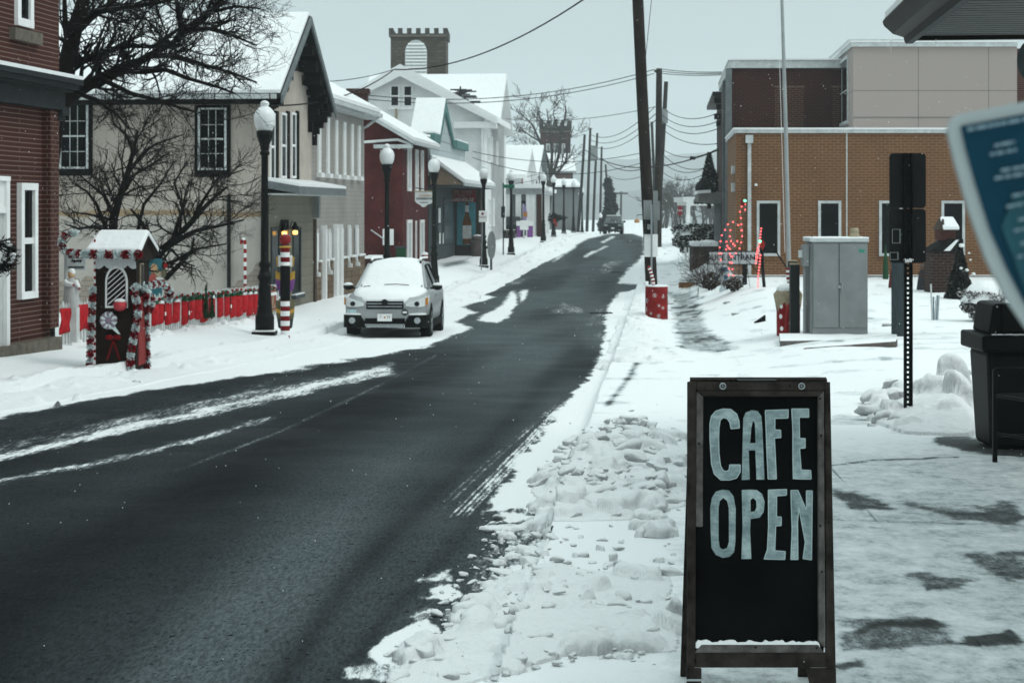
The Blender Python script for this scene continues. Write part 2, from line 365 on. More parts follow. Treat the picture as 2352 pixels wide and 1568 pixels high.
def sdist(P, u, v, kv=2.5):
    """signed distance (inside positive) to a polygon"""
    P = np.array(P, float); x = u; y = v*kv; px = P[:,0]; py = P[:,1]*kv
    d = np.full(u.shape, 1e18); inside = np.zeros(u.shape, bool); n = len(P)
    for i in range(n):
        j = (i+1) % n; ax, ay, bx, by = px[i], py[i], px[j], py[j]
        t = np.clip(((x-ax)*(bx-ax)+(y-ay)*(by-ay))/((bx-ax)**2+(by-ay)**2+1e-9), 0, 1)
        d = np.minimum(d, (x-ax-t*(bx-ax))**2+(y-ay-t*(by-ay))**2)
        c = ((ay > y) != (by > y)) & (x < (bx-ax)*(y-ay)/(by-ay+1e-12)+ax); inside ^= c
    return np.where(inside, 1, -1)*np.sqrt(d)
def linedist(pts, u, v, kv=2.5):
    d = np.full(u.shape, 1e18)
    for (ax, ay), (bx, by) in zip(pts[:-1], pts[1:]):
        ay *= kv; by *= kv; y = v*kv
        t = np.clip(((u-ax)*(bx-ax)+(y-ay)*(by-ay))/((bx-ax)**2+(by-ay)**2+1e-9), 0, 1)
        d = np.minimum(d, (u-ax-t*(bx-ax))**2+(y-ay-t*(by-ay))**2)
    return np.sqrt(d)
def soft(sd, w): return smooth(-w, w, sd)
def vnoise(x, y, s, seed=0):
    """cheap value noise on arrays"""
    x = x*s; y = y*s; xi = np.floor(x).astype(np.int64); yi = np.floor(y).astype(np.int64); fx = x-xi; fy = y-yi
    fx = fx*fx*(3-2*fx); fy = fy*fy*(3-2*fy)
    def hsh(i, j):
        q = (i*374761393+j*668265263+seed*982451653) & 0x7fffffff; q = ((q ^ (q >> 13))*1274126177) & 0x7fffffff
        return ((q ^ (q >> 16)) & 0xffff)/65535.0
    return (hsh(xi,yi)*(1-fx)+hsh(xi+1,yi)*fx)*(1-fy)+(hsh(xi,yi+1)*(1-fx)+hsh(xi+1,yi+1)*fx)*fy

def strip(name, Ys, x0, x1, nt, mat, cov, relief=None, tpow=1.0, paleness=None):
    t = np.linspace(0, 1, nt)**tpow; Y = np.repeat(Ys, nt).reshape(-1, nt)
    a = x0(Ys)[:,None]; b = x1(Ys)[:,None]; X = a+(b-a)*t[None,:]
    Xc = X.copy(); eps = 1e-4
    Z = H(np.clip(Xc, a+eps, b-eps), Y)
    if relief is not None: Z = Z+relief(X, Y)
    u, v = proj(X, Y, Z); A = np.clip(cov(u, v, X, Y), 0, 1)
    n = len(Ys); idx = np.arange(n*nt).reshape(n, nt)
    Fq = np.stack([idx[:-1,:-1], idx[:-1,1:], idx[1:,1:], idx[1:,:-1]], -1).reshape(-1, 4)
    o = np_obj(name, np.stack([X, Y, Z], -1).reshape(-1, 3), Fq, mat, attr={'snow': A.ravel(), 'paleness': (paleness(u, v, X, Y) if paleness else 0*A).ravel()})
    o['kind'] = 'structure'; return o
def rows(v0, v1, step, extra=()):
    """rows spaced evenly as the photo sees them"""
    vs = np.arange(v0, v1, -step); Y = []
    f = hermite([0,6,10,16,20,26,34,43,60,80,110,150,166],[1.84,1.88,1.97,2.14,2.27,2.5,2.76,2.98,3.08,3.0,2.6,2.46,2.7])
    yy = np.arange(4, 168, .02); vv = VH+f(yy)/yy*FL; vv = np.minimum.accumulate(vv)
    return np.interp(vs[::1], vv[::-1], yy[::-1])
RY = np.concatenate([np.linspace(1, 5.9, 12), np.unique(rows(1640, 566, 2.0)), np.linspace(109, 168, 60)]); RY = np.unique(np.round(RY, 4))

ASPH = [(-9000,2900),(-1200,1190),(-400,1030),(0,962),(150,932),(300,902),(450,881),(620,857),(800,828),(900,813),(985,797),(1035,775),(1090,752),(1045,738),(1100,716),(1062,704),(1140,684),(1075,668),(1100,650),(1150,638),(1195,624),(1262,600),(1312,576),(1330,560),(1352,549),(1390,540),(1436,532),
        (1475,545),(1478,560),(1476,585),(1462,602),(1440,618),(1424,640),(1420,652),(1470,654),(1476,664),(1420,672),(1394,705),(1388,760),(1380,810),(1368,838),(1330,890),(1290,930),(1200,1050),(1096,1176),(1180,1168),(1290,1178),(1262,1225),(1205,1290),(1120,1345),(1060,1400),(1000,1450),(960,1520),(880,1700),(600,9000),(-9000,9000)]
def cov_road(u, v, X, Y):
    n = lambda s, k: vnoise(X, Y*.6, s, k)-.5
    Xw = X+.10*n(1.7, 41)+.08*n(5.5, 42)+.05*n(15, 46); Yw = Y+(.3*n(1.9, 43)+.22*n(5.1, 44)+.14*n(14, 45))*np.clip(Y/16, .30, 2.4); u0, v0 = u, v
    u, v = proj(Xw, np.maximum(Yw, .8), H(X, Y))
    w = 14+np.clip((v-900)/30, 0, 14)
    A = 1-soft(sdist(ASPH, u, v), w)
    A *= .95
    # windrows of snow left between the wheel tracks on the far lane
    for pts, hw, k in (([(-60,1062),(250,992),(450,948),(660,900),(880,849)], 26, .74), ([(-60,1040),(250,975),(450,935),(640,893)], 34, .44), ([(200,1010),(450,958),(700,900),(900,856)], 14, .60), ([(120,1012),(420,958),(520,932),(680,896)], 12, .52), ([(-60,1112),(250,1058),(450,1012),(620,960)], 16, .50),
                       ([(-40,1040),(300,968),(500,914),(700,880),(900,838)], 16, .44)):
        A = np.maximum(A, k*np.exp(-(linedist(pts, u, v)/hw)**2))
    A = np.maximum(A, .22*soft(sdist([(-400,1000),(0,975),(620,866),(900,822),(900,846),(600,912),(300,985),(-100,1075)], u, v), 40))
    # patch of packed snow with two tyre tracks across it
    pk = soft(sdist([(1090,735),(1150,700),(1172,668),(1216,664),(1216,684),(1196,700),(1172,730),(1140,745)], u, v), 14)
    tr = np.maximum(np.exp(-(linedist([(1188,668),(1192,700),(1170,748)], u, v)/7)**2), np.exp(-(linedist([(1222,668),(1210,700),(1185,742)], u, v)/8)**2))
    A = np.maximum(A, pk*(.85-.5*tr))
    A = np.maximum(A, .46*soft(sdist([(1262,720),(1290,688),(1340,705),(1345,722)], u, v), 18))
    A = np.maximum(A, .36*soft(sdist([(1380,800),(1330,740),(1392,690),(1400,760)], u, v), 18))
    A = np.maximum(A, .42*soft(sdist([(1376,606),(1420,592),(1440,600),(1400,632),(1372,630)], u, v), 14))
    A = np.maximum(A, .40*soft(sdist([(1110,655),(1180,640),(1230,635),(1200,655),(1130,668)], u, v), 14))
    for pts in ([(1385,556),(1408,544)], [(1360,582),(1392,566)], [(1258,592),(1300,580),(1272,600)], [(1345,590),(1362,578)]):
        A = np.maximum(A, .62*np.exp(-(linedist(pts, u, v)/9)**2))
    # right lane: four thin tyre lines of snow beside the bank
    for du, k in ((0,.62),(14,.66),(27,.62),(38,.56),(-34,.40),(-52,.32)):
        A = np.maximum(A, k*(.75+.5*vnoise(X, Y, 3, 51))*np.exp(-(linedist([(1034+du,1186),(1160+du*.8,1060),(1286+du*.3,932)], u0, v0, 1.0)/4.4)**2))
    # slushy shoulder with blotches at the bottom
    A = np.maximum(A, .44*soft(sdist([(850,1568),(960,1440),(1060,1330),(1130,1240),(1100,1190),(1290,1180),(1250,1280),(1100,1400),(980,1568)], u, v, 1.2), 50))
    for P, k in (([(845,1490),(890,1440),(950,1432),(985,1455),(975,1500),(920,1515),(870,1505)], .95), ([(960,1372),(1000,1345),(1035,1340),(1040,1362),(1000,1378)], .85), ([(780,1530),(850,1500),(930,1515),(960,1540),(890,1560),(800,1555)], .62), ([(950,1330),(1020,1305),(1030,1330)],.62), ([(1000,1410),(1060,1390),(1075,1410),(1020,1430)],.62), ([(900,1420),(960,1400),(1000,1412),(940,1428)],.58), ([(1120,1212),(1150,1206),(1185,1212),(1160,1222)],.9), ([(1130,1180),(1190,1172),(1220,1186),(1170,1192)],.9)):
        A = np.maximum(A, k*soft(sdist(P, u, v, 1.5)+6, 14))
    # a dull lighter seam along the crown
    A = np.maximum(A, .29*np.exp(-(linedist([(400,1082),(640,992),(860,890),(1000,816)], u0, v0, 1.5)/6)**2))
    # broad soft variation in tone
    A += .10*(vnoise(X, Y*.4, 2.1, 13)-.5)*(A < .4)
    A = np.maximum(A, 0*soft(sdist([(500,1350),(760,1050),(950,985),(1130,905),(1040,1010),(900,1120),(820,1300),(640,1568),(300,1568)], u, v, 1), 90))
    return A
def paleness_road(u, v, X, Y):  # lightens the bare asphalt in broad soft bands, darker between them
    lane = vnoise(X-.09*Y, Y*.12, .9, 3); W_ = np.clip(1.6*(lane-.22), 0, .75)*smooth(3, 8, Y)+.45*smooth(16, 40, Y)
    for P, k, w in (([(250,1600),(420,1400),(640,1180),(820,1060),(960,985),(1120,900),(1150,915),(1060,1000),(960,1080),(880,1200),(760,1360),(640,1500),(560,1600)], 1.0, 150), ([(820,1500),(930,1340),(1020,1240),(1090,1210),(1060,1290),(960,1420),(900,1520)], .8, 80),
                    ([(960,905),(1180,868),(1260,880),(1120,915)], .7, 40), ([(1080,800),(1300,770),(1370,775),(1360,800),(1180,815)], .55, 30), ([(1100,600),(1420,560),(1470,590),(1400,640),(1200,650)], .5, 30), ([(1010,1230),(1240,1180),(1230,1300),(1060,1390)], .5, 40)):
        W_ = np.maximum(W_, k*soft(sdist(P, u, v, 1.1), w)*(.55+.75*vnoise(X, Y*.35, 1.0, 17)))
    W_ *= 1-.80*soft(sdist([(-300,1000),(620,880),(1000,830),(800,960),(300,1150),(100,1300),(0,1600),(-300,1600)], u, v, 1.1), 120)
    for pts, w, k in (([(640,1568),(800,1330),(1000,1130),(1180,960),(1330,800)], 26, .55), ([(760,1600),(900,1400),(1010,1290),(1110,1170)], 24, .5)):
        W_ *= 1-k*np.exp(-(linedist(pts, u, v, 1.0)/w)**2)
    return np.clip(W_, 0, 1)
def cov_right(u, v, X, Y):
    n = lambda s, k: vnoise(X, Y*.7, s, k)-.5
    u0, v0 = u, v; u, v = proj(X+.16*n(2.2, 61)+.10*n(7, 62)+.05*n(18, 66), np.maximum(Y+(.30*n(2.0, 63)+.22*n(6, 64)+.12*n(16, 65))*np.clip(Y/10, .6, 2), .8), H(X, Y))
    A = np.full(u.shape, .95)
    A -= .50*soft(sdist([(1538,672),(1592,672),(1612,715),(1632,765),(1690,800),(1650,812),(1560,800),(1545,740)], u, v), 16)
    bare = soft(sdist([(1560,1080),(1900,1030),(2230,1010),(2420,1010),(2500,1700),(1500,1700),(1570,1400)], u, v, 1.4), 110)
    A -= .34*bare
    for P, k in (([(1920,1130),(2020,1140),(2060,1160),(1960,1165)], .30), ([(2150,1000),(2352,1015),(2352,1050),(2200,1035)], .5), ([(2080,1150),(2240,1170),(2352,1140),(2352,1200),(2180,1190)], .26), ([(2230,1270),(2352,1250),(2352,1320),(2280,1320)], .24),
                 ([(2100,1330),(2200,1320),(2220,1360),(2120,1365)], .24), ([(1940,1450),(2100,1425),(2180,1470),(2000,1490)], .24), ([(2180,1475),(2352,1455),(2352,1490),(2260,1485)], .40), ([(1950,1530),(2030,1505),(2040,1535),(1990,1545)], .28), ([(1940,1430),(2060,1420),(2140,1440),(2010,1450)],.3)):
        A -= k*1.25*soft(sdist(P, u, v, 2), 13)
    # expansion joints and a scuffed line of slush beside the kerb
    for pts, k, w in (([(1900,1070),(2010,1056),(2200,1050)], .45, 4), ([(1900,1192),(2120,1200),(2352,1205)], .12, 5), ([(1395,930),(1450,860),(1462,830)], .5, 10), ([(1465,835),(1520,832)], .35, 8), ([(1790,795),(2050,770),(2200,765)], .3, 9), ([(2000,795),(2170,786),(2260,790)], .3, 8), ([(1540,652),(1610,650),(1700,640)], .3, 8)):
        A -= k*np.exp(-(linedist(pts, u0, v0)/w)**2)
    A -= .30*smooth(.74, .86, vnoise(X, Y, 1.9, 71))*(Y > 15)+.22*smooth(.78, .86, vnoise(X, Y*.6, 4.3, 72))*(Y > 14)
    A -= .35*soft(sdist([(1480,602),(1620,600),(1625,608),(1480,612)], u, v), 8)
    A += .10*(vnoise(X, Y, 1.3, 5)-.5)
    return A
def cov_left(u, v, X, Y):
    A = np.full(u.shape, .95)
    A -= .6*soft(sdist([(1005,606),(1070,594),(1080,604),(1020,616)], u, v), 14)
    A -= .55*np.exp(-(linedist([(-20,918),(48,908)], u, v)/8)**2)
    A -= .3*np.exp(-(linedist([(150,790),(210,800)], u, v)/8)**2)
    A += .06*(vnoise(X, Y, 1.3, 5)-.5)
    return A
asph_mat = ground_mat('wet_asphalt', [(0.0,(.0125,.015,.016)),(.20,(.022,.0265,.028)),(.34,(.060,.072,.075)),(.50,(.22,.24,.245)),(.62,(.60,.63,.635)),(.75,SNOW)], .60, True, (.003,.003,.003), (2.2,.30,1), (11,1.4,1))
walk_mat = ground_mat('snowy_walk', [(0.0,(.030,.031,.029)),(.24,(.085,.095,.095)),(.36,(.23,.26,.265)),(.46,(.42,.46,.465)),(.62,(.60,.635,.64)),(.82,SNOW)], .40, False, (.05,.05,.05), (.8,.9,1), (2.4,2.2,1), (13,9,1))
def rel_snow(X, Y):
    return .03*(vnoise(X, Y, 1.1, 8)-.5)+.018*(vnoise(X, Y, 4.2, 9)-.5)
strip('road', RY, lambda y: XL(y)-.02, lambda y: XR(y)+.02, 640, asph_mat, cov_road, lambda X, Y: .012*(vnoise(X, Y, 2.2, 2)-.5), paleness=paleness_road)
RY2 = np.concatenate([np.linspace(1, 5.9, 10), np.unique(rows(1640, 566, 3.2)), np.linspace(110, 168, 40)]); RY2 = np.unique(np.round(RY2, 4))
strip('right_sidewalk', RY2, lambda y: XR(y)+.006, lambda y: XR(y)+1.9+0*y, 110, walk_mat, cov_right, lambda X, Y: .5*rel_snow(X, Y))
strip('right_ground', RY2, lambda y: XR(y)+1.9, lambda y: XR(y)+7+.34*y, 200, walk_mat, cov_right, lambda X, Y: rel_snow(X, Y)*np.where(Y < 12.6, .35, 1)*smooth(0,.6,X-XR(Y)-1.9), 1.3)
strip('left_sidewalk', RY2, lambda y: XL(y)-2.5, lambda y: XL(y)-.006, 110, walk_mat, cov_left, rel_snow)
strip('left_yard', RY2, lambda y: XL(y)-16, lambda y: XL(y)-2.5, 60, walk_mat, cov_left, lambda X, Y: rel_snow(X, Y)*smooth(0,.6,XL(Y)-2.5-X))
# kerbs: a real step
def kerb(name, fx, side):
    ys = np.unique(np.concatenate([np.arange(1, 60, .4), np.arange(60, 168, 2)]))
    mb = MB(); n = len(ys); vs = []
    for y in ys:
        x = float(fx(y)); r = CZ+float(_road(y)); a, b = (x, x+.16*side)
        vs += [(a, y, r-.1), (a+.004*side, y, r+.122), (b, y, r+.10), (b, y, r-.1)]
    fs = [(i*4+k, i*4+k+1, (i+1)*4+k+1, (i+1)*4+k) for i in range(n-1) for k in range(3)]
    mb.add(vs, fs, True); tag(mb.build(name, M('kerb_stone_'+name, (.022,.023,.023), .85, .35, 6, snow=(.45,.65,3,.3)), loc=(0,0,0)), kind='structure')
kerb('right_kerb', XR, 1); kerb('left_kerb', XL, -1)
# the wide ground sheet under and beyond everything, to the foot of the hills
gy = np.unique(np.concatenate([np.linspace(-60, 170, 116), np.linspace(170, 420, 60), np.geomspace(420, 3600, 34)]))
gx = np.unique(np.concatenate([-np.geomspace(14, 1500, 30), np.linspace(-14, 20, 40), np.geomspace(20, 1500, 30)]))
GX, GY = np.meshgrid(gx, gy); GZ = H(GX, GY)-.35+1.2*(vnoise(GX, GY, .03, 4)-.5)*smooth(200, 400, GY)
ii = np.arange(GX.size).reshape(GX.shape)
tag(np_obj('ground', np.stack([GX, GY, GZ], -1).reshape(-1, 3), np.stack([ii[:-1,:-1], ii[:-1,1:], ii[1:,1:], ii[1:,:-1]], -1).reshape(-1, 4), MT['snow']), kind='structure')
# far hills
def hills(name, y0, prof, mat, seed):
    us = np.linspace(-1500, 4200, 220); d = np.linspace(0, 1, 24)
    vt = np.interp(us, [p[0] for p in prof], [p[1] for p in prof])+6*(vnoise(us, us*0, .011, seed)-.5)+2.2*(vnoise(us, us*0, .05, seed+1)-.5)
    top = (VH-vt)/FL*(y0+420)+CZ
    Yg = y0+420*d[None,:]+0*us[:,None]; Zg = -16+(top[:,None]+16)*(np.sin(d*math.pi/2)**1.2)[None,:]
    Zg = Zg+5*(vnoise(us[:,None]*.02+0*Yg, Yg*.012, 1.0, seed+2)-.5)*np.sin(d*math.pi)[None,:]
    Xg = (us[:,None]-UC)/FL*(y0+420)+0*Yg; k = np.arange(Xg.size).reshape(Xg.shape)
    tag(np_obj(name, np.stack([Xg, Yg, Zg], -1).reshape(-1, 3), np.stack([k[:-1,:-1], k[1:,:-1], k[1:,1:], k[:-1,1:]], -1).reshape(-1, 4), mat), kind='structure')
hills('hills', 2000, [(-1500,400),(900,392),(1250,384),(1340,374),(1420,366),(1480,362),(1560,352),(1700,345),(4200,330)], M('wooded_hill', (.030,.036,.037), .95, .4, .015), 21)
hills('near_hill', 1250, [(-1500,470),(1300,452),(1420,440),(1500,430),(1580,424),(1700,420),(4200,420)], M('wooded_slope', (.040,.045,.045), .95, .5, .03), 31)
# ------------------------------------------------------------------ ploughed snow: heaps of broken lumps
def lumps(name, x0, x1, y0, y1, step, chunks, base=None, label=None, xoff=None):
    """height field of overlapping broken lumps; chunks: (x, y, a, b, h, rot, p, tilt). xoff(y) shifts the strip sideways"""
    xs = np.arange(x0, x1, step); ys = np.arange(y0, y1, step*(1 if y1 < 20 else 1.4))
    Xl, Y = np.meshgrid(xs, ys); off = xoff(Y) if xoff is not None else 0*Y; X = Xl+off
    Hh = np.full(X.shape, -.06)
    if base is not None: Hh = np.maximum(Hh, base(Xl, Y))
    dy = ys[1]-ys[0]
    for (cx, cy, a, b, h, r, p, tl) in chunks:
        m = max(a, b)*1.1
        i0, i1 = np.searchsorted(xs, [cx-m, cx+m]); j0, j1 = np.searchsorted(ys, [cy-m, cy+m])
        if i0 >= i1 or j0 >= j1: continue
        lx = Xl[j0:j1,i0:i1]-cx; ly = Y[j0:j1,i0:i1]-cy
        c, s = math.cos(r), math.sin(r); q1 = (lx*c+ly*s)/a; q2 = (-lx*s+ly*c)/b
        wob = 1+.55*(vnoise(X[j0:j1,i0:i1], Y[j0:j1,i0:i1], 1.5/max(a,b), int(cx*97+cy*31) % 97)-.5)+.25*(vnoise(X[j0:j1,i0:i1], Y[j0:j1,i0:i1], 4.5/max(a,b), int(cx*57+cy*11) % 97)-.5)
        q = (np.abs(q1)**p+np.abs(q2)**p)**(1/p)*wob
        loc = np.where(q < 1, h*np.clip(1-np.clip(q,0,1)**(p+.6), 0, 1)**.55*(1+tl*q1), -.06)
        b0 = Hh[j0:j1,i0:i1]
        Hh[j0:j1,i0:i1] = np.maximum(b0, loc+np.clip(b0, 0, .3)*.5*(loc > 0))
    rough = .022*(vnoise(X, Y, 12, 3)-.5)+.016*(vnoise(X, Y, 30, 4)-.5)
    Hh = np.where(Hh > 0, Hh+rough*np.clip(Hh/.05, 0, 1), Hh)
    Z = H(X, Y)+Hh
    idx = np.arange(X.size).reshape(X.shape); Fq = np.stack([idx[:-1,:-1], idx[:-1,1:], idx[1:,1:], idx[1:,:-1]], -1).reshape(-1, 4)
    keep = (Hh.ravel()[Fq] > -.055).any(1); Fq = Fq[keep]
    used = np.unique(Fq); remap = np.full(X.size, -1); remap[used] = np.arange(len(used))
    o = np_obj(name, np.stack([X, Y, Z], -1).reshape(-1, 3)[used], remap[Fq], MT['shaded_old_snow'])
    o['kind'] = 'stuff'
    if label: o['label'] = label
    return o
def rand_chunk(x, y, s):
    return (x, y, s*random.uniform(.7, 1.5), s*random.uniform(.5, 1.0), s*random.uniform(.40, .95), random.uniform(0, 3.14), random.uniform(2.0, 3.8), random.uniform(-.45, .45))
def chunks_in_poly(P, n, s0, s1, power=1.8):
    out = []; P = np.array(P, float); mn, mx = P.min(0), P.max(0)
    while len(out) < n:
        u, v = random.uniform(mn[0], mx[0]), random.uniform(mn[1], mx[1])
        sd = float(sdist(P, np.array([u]), np.array([v]), 1.6)[0])
        if sd < 0 and random.random() > .12: continue
        if sd < -25: continue
        g = gp(u, v); s = s0+(s1-s0)*random.random()**power
        if sd < 12: s = min(s, s0*2.2)
        out.append(rand_chunk(g.x, g.y, s))
    return out
PA = [(1236,1108),(1290,1040),(1340,1000),(1390,968),(1470,966),(1560,1005),(1582,1110),(1575,1160),(1450,1195),(1330,1196),(1236,1190)]
PB = [(880,1568),(960,1500),(1050,1430),(1075,1390),(1130,1345),(1200,1310),(1290,1290),(1400,1300),(1540,1330),(1566,1420),(1560,1500),(1480,1520),(1330,1510),(1180,1540),(1000,1600)]
ch = chunks_in_poly(PA, 120, .03, .15, 2.2)+chunks_in_poly(PB, 70, .02, .10, 2.6)
ch += chunks_in_poly([(1120,1190),(1270,1190),(1250,1300),(1150,1330),(1130,1250)], 26, .015, .06)
ch += chunks_in_poly([(1260,930),(1560,960),(1575,1300),(1300,1300)], 60, .010, .03)
for (u, v, a, b, h, r) in ((1330,1165,.33,.13,.15,.05),(1300,1120,.20,.10,.12,.1),(1400,1035,.17,.09,.12,.4),(1470,1010,.15,.09,.10,-.3),(1440,1062,.16,.07,.10,-.2),(1530,1070,.14,.08,.10,.2),(1360,1060,.2,.09,.12,.2),
                           (1320,1080,.16,.08,.10,.6),(1520,1125,.14,.09,.09,0),(1255,1165,.17,.07,.08,.3),(1160,1217,.17,.06,.05,.05),(1505,1230,.115,.07,.13,.02),(1478,1215,.08,.04,.10,.3),(1530,1212,.04,.05,.09,.9),
                           (960,1515,.11,.09,.15,.6),(1115,1455,.14,.06,.10,.7),(1070,1405,.06,.07,.08,.2),(1190,1345,.08,.07,.06,.3),(1250,1400,.08,.07,.06,.1),(1330,1470,.10,.06,.07,0),(1540,1450,.06,.09,.14,.2),(1410,1300,.05,.035,.04,.2),
                           (1290,1360,.06,.04,.05,.5),(1420,1390,.06,.05,.06,.1),(1200,1430,.09,.05,.06,.4),(1120,1345,.04,.03,.04,.2),(1235,1275,.08,.04,.035,.1)):
    g = gp(u, v); ch.append((g.x, g.y, a, b, h*.55, r, 2.6, random.uniform(-.3,.3)))
def near_base(Xl, Y):
    Z = H(Xl, Y); u, v = proj(Xl, Y, Z)
    b = (.055*soft(sdist(PA, u, v, 1.6)-20, 60)+.03*soft(sdist(PB, u, v, 1.6)-20, 60))*(.2+1.5*vnoise(Xl, Y, 2.3, 6)); return np.where(b > .008, b, -.06)
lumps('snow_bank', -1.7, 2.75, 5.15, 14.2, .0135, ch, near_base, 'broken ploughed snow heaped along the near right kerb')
def clods(name, items, seed, label):
    # broken lumps of crusted snow: chipped boulders lying on the surface
    g = np.random.default_rng(seed); mr, nr = 9, 16; th = np.linspace(0, math.pi, mr+1)[:,None]; ph = np.arange(nr)[None,:]*2*math.pi/nr
    D = np.stack([np.sin(th)*np.cos(ph), np.sin(th)*np.sin(ph), np.cos(th)+0*ph], -1).reshape(-1, 3)
    k = np.arange(nr); quads = np.concatenate([np.stack([(i+1)*nr+k, (i+1)*nr+(k+1) % nr, i*nr+(k+1) % nr, i*nr+k], -1) for i in range(mr)]); VV, FF_ = [], []
    for x, y, a, b, h, r, lift in items:
        e = g.uniform(.62, .95); P = np.sign(D)*np.abs(D)**e
        for _ in range(7):
            n = g.normal(size=3); n /= np.linalg.norm(n); c = g.uniform(.42, .8); P = P-np.maximum(0, P@n-c)[:,None]*n*.92
        f = g.normal(size=3)*3.1; P = P*(1+.07*np.sin(P@f+g.uniform(0,6))+.05*np.sin(P@(f[::-1]*2.3)))[:,None]
        P = P*np.array([a, b, h]); t = g.uniform(-.35, .35); ct, st = math.cos(t), math.sin(t); P = P@np.array([[ct,0,st],[0,1,0],[-st,0,ct]])
        c, s = math.cos(r), math.sin(r); P = P@np.array([[c,s,0],[-s,c,0],[0,0,1]])
        z = h1(x, y)+lift+h*.45; FF_.append(quads+len(D)*len(VV)); VV.append(P+np.array([x, y, z]))
    o = np_obj(name, np.concatenate(VV), np.concatenate(FF_), MT['shaded_old_snow']); o['kind'] = 'stuff'; o['label'] = label; return o
def clod_items(P, n, s0, s1, power, lift=0.0):
    out = []; P = np.array(P, float); mn, mx = P.min(0), P.max(0)
    while len(out) < n:
        u, v = random.uniform(mn[0], mx[0]), random.uniform(mn[1], mx[1]); sd = float(sdist(P, np.array([u]), np.array([v]), 1.6)[0])
        if sd < -18 or (sd < 0 and random.random() > .3): continue
        g = gp(u, v); s = s0+(s1-s0)*random.random()**power; lf = lift*min(1, max(0, sd)/70)*random.random()
        out.append((g.x, g.y, s*random.uniform(.9,1.5), s*random.uniform(.6,1.0), s*random.uniform(.42,.75), random.uniform(-.7,.7), lf))
    return out
ci = clod_items([(860,1560),(960,1440),(1060,1340),(1120,1230),(1100,1190),(1260,1190),(1220,1290),(1080,1390),(980,1500)], 130, .005, .03, 1.8)+clod_items(PA, 210, .018, .080, 1.7, .12)+clod_items(PA, 260, .008, .026, 1.2, .10)+clod_items(PB, 120, .012, .058, 2.0, .03)+clod_items(PB, 260, .006, .02, 1.3, .03)+clod_items([(1120,1190),(1270,1190),(1250,1300),(1150,1330),(1130,1250)], 26, .012, .05, 1.6)+clod_items([(1240,940),(1560,960),(1578,1480),(1250,1420)], 60, .008, .026, 1.6)
for (u, v, a, b, h, lf) in ((1500,1232,.092,.06,.062,0),(1480,1212,.06,.035,.035,.03),(1531,1212,.03,.03,.045,0),(1330,1168,.26,.10,.09,.0),(1400,1176,.16,.08,.08,0),(1500,1140,.13,.07,.07,.0),(1545,1452,.05,.06,.10,0),(960,1520,.085,.06,.085,0),(1110,1458,.12,.05,.07,0),(1072,1400,.045,.045,.055,0),(1190,1350,.07,.04,.03,0),
                           (1380,1035,.13,.06,.06,.06),(1450,1010,.12,.06,.06,.06),(1440,1062,.13,.05,.06,.08),(1525,1072,.11,.06,.06,.03),(1340,1062,.14,.06,.06,.05),(1410,1290,.035,.025,.03,0),(1290,1362,.05,.035,.04,0),(1424,1390,.055,.04,.045,0),(1350,1392,.05,.04,.05,0),(1235,1278,.06,.03,.025,0),(1450,1440,.09,.05,.06,0),(1340,1470,.07,.05,.05,0)):
    g = gp(u, v); ci.append((g.x, g.y, a, b, h, random.uniform(-.3,.3), lf))
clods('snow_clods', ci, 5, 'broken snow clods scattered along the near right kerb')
# the same bank further on, lower, on both kerbs
def strip_bank(name, fx, y0, y1, w, n, smin, smax, hb, seed, label, gaps=()):
    random.seed(seed); c = []
    for k in range(n):
        y = y0+(y1-y0)*random.random()**1.15; x = random.gauss(0, w*.42)
        if any(a < y < b for a, b in gaps): continue
        c.append(rand_chunk(x, y, smin+(smax-smin)*random.random()**2.2))
    def base(Xl, Y):
        b = hb*np.exp(-(Xl/w)**2*2)*(.45+.9*vnoise(Xl, Y, .8, seed)); ok = np.ones(Y.shape)
        for a, bb in gaps: ok *= 1-smooth(a-.8, a+.3, Y)*(1-smooth(bb-.3, bb+.8, Y))
        b = b*ok; return np.where(b > .012, b, -.06)
    lumps(name, -w*1.3, w*1.3, y0, y1, .035, c, base, label, fx)
strip_bank('snow_bank', lambda y: XR(y)+.35, 24, 70, .55, 900, .03, .13, .14, 3, 'lumpy snow ploughed up along the far right kerb past the red barrel', ((10,24.9),(27.5,29.5),(45.5,49),(62,75)))
strip_bank('snow_bank', lambda y: XL(y)+.15, 15, 42, .75, 420, .03, .10, .10, 4, 'low snow ploughed against the left kerb before the silver car', ((10,15.9),))
strip_bank('snow_bank', lambda y: XL(y)+.2, 42, 125, .8, 900, .05, .20, .20, 5, 'lumpy snow ploughed along the left kerb under the street lamps', ((30,43),(124,140)))
random.seed(19)
PC = [(1965,955),(2010,905),(2060,880),(2120,885),(2160,862),(2222,850),(2224,985),(2160,985),(2080,985),(2000,975)]
ch = chunks_in_poly(PC, 70, .03, .17, 2.0)
for (u, v, a, b, h, r) in ((2195,905,.24,.14,.32,.5),(2150,940,.22,.15,.24,-.2),(2205,950,.2,.16,.30,.1),(2110,940,.15,.12,.16,.3),(2040,930,.16,.09,.12,0),(2090,985,.13,.08,.09,0),(2180,975,.14,.09,.14,.2),(2125,905,.2,.08,.22,.4)):
    g = gp(u, v); ch.append((g.x, g.y, a, b, h, r, 2.5, random.uniform(-.3,.3)))
def pile_base(Xl, Y):
    u, v = proj(Xl, Y, H(Xl, Y)); b = .20*soft(sdist(PC, u, v, 1.3), 40)*smooth(1960, 2200, u)+.02*soft(sdist(PC, u, v, 1.3), 30); return np.where(b > .028, b, -.06)
lumps('snow_pile', 2.4, 5.2, 12.6, 17.6, .018, ch, pile_base, 'heap of broken snow beside the black litter bin')
clods('snow_clods', clod_items(PC, 60, .035, .15, 1.5, .16), 6, 'broken snow clods on the heap beside the black litter bin')

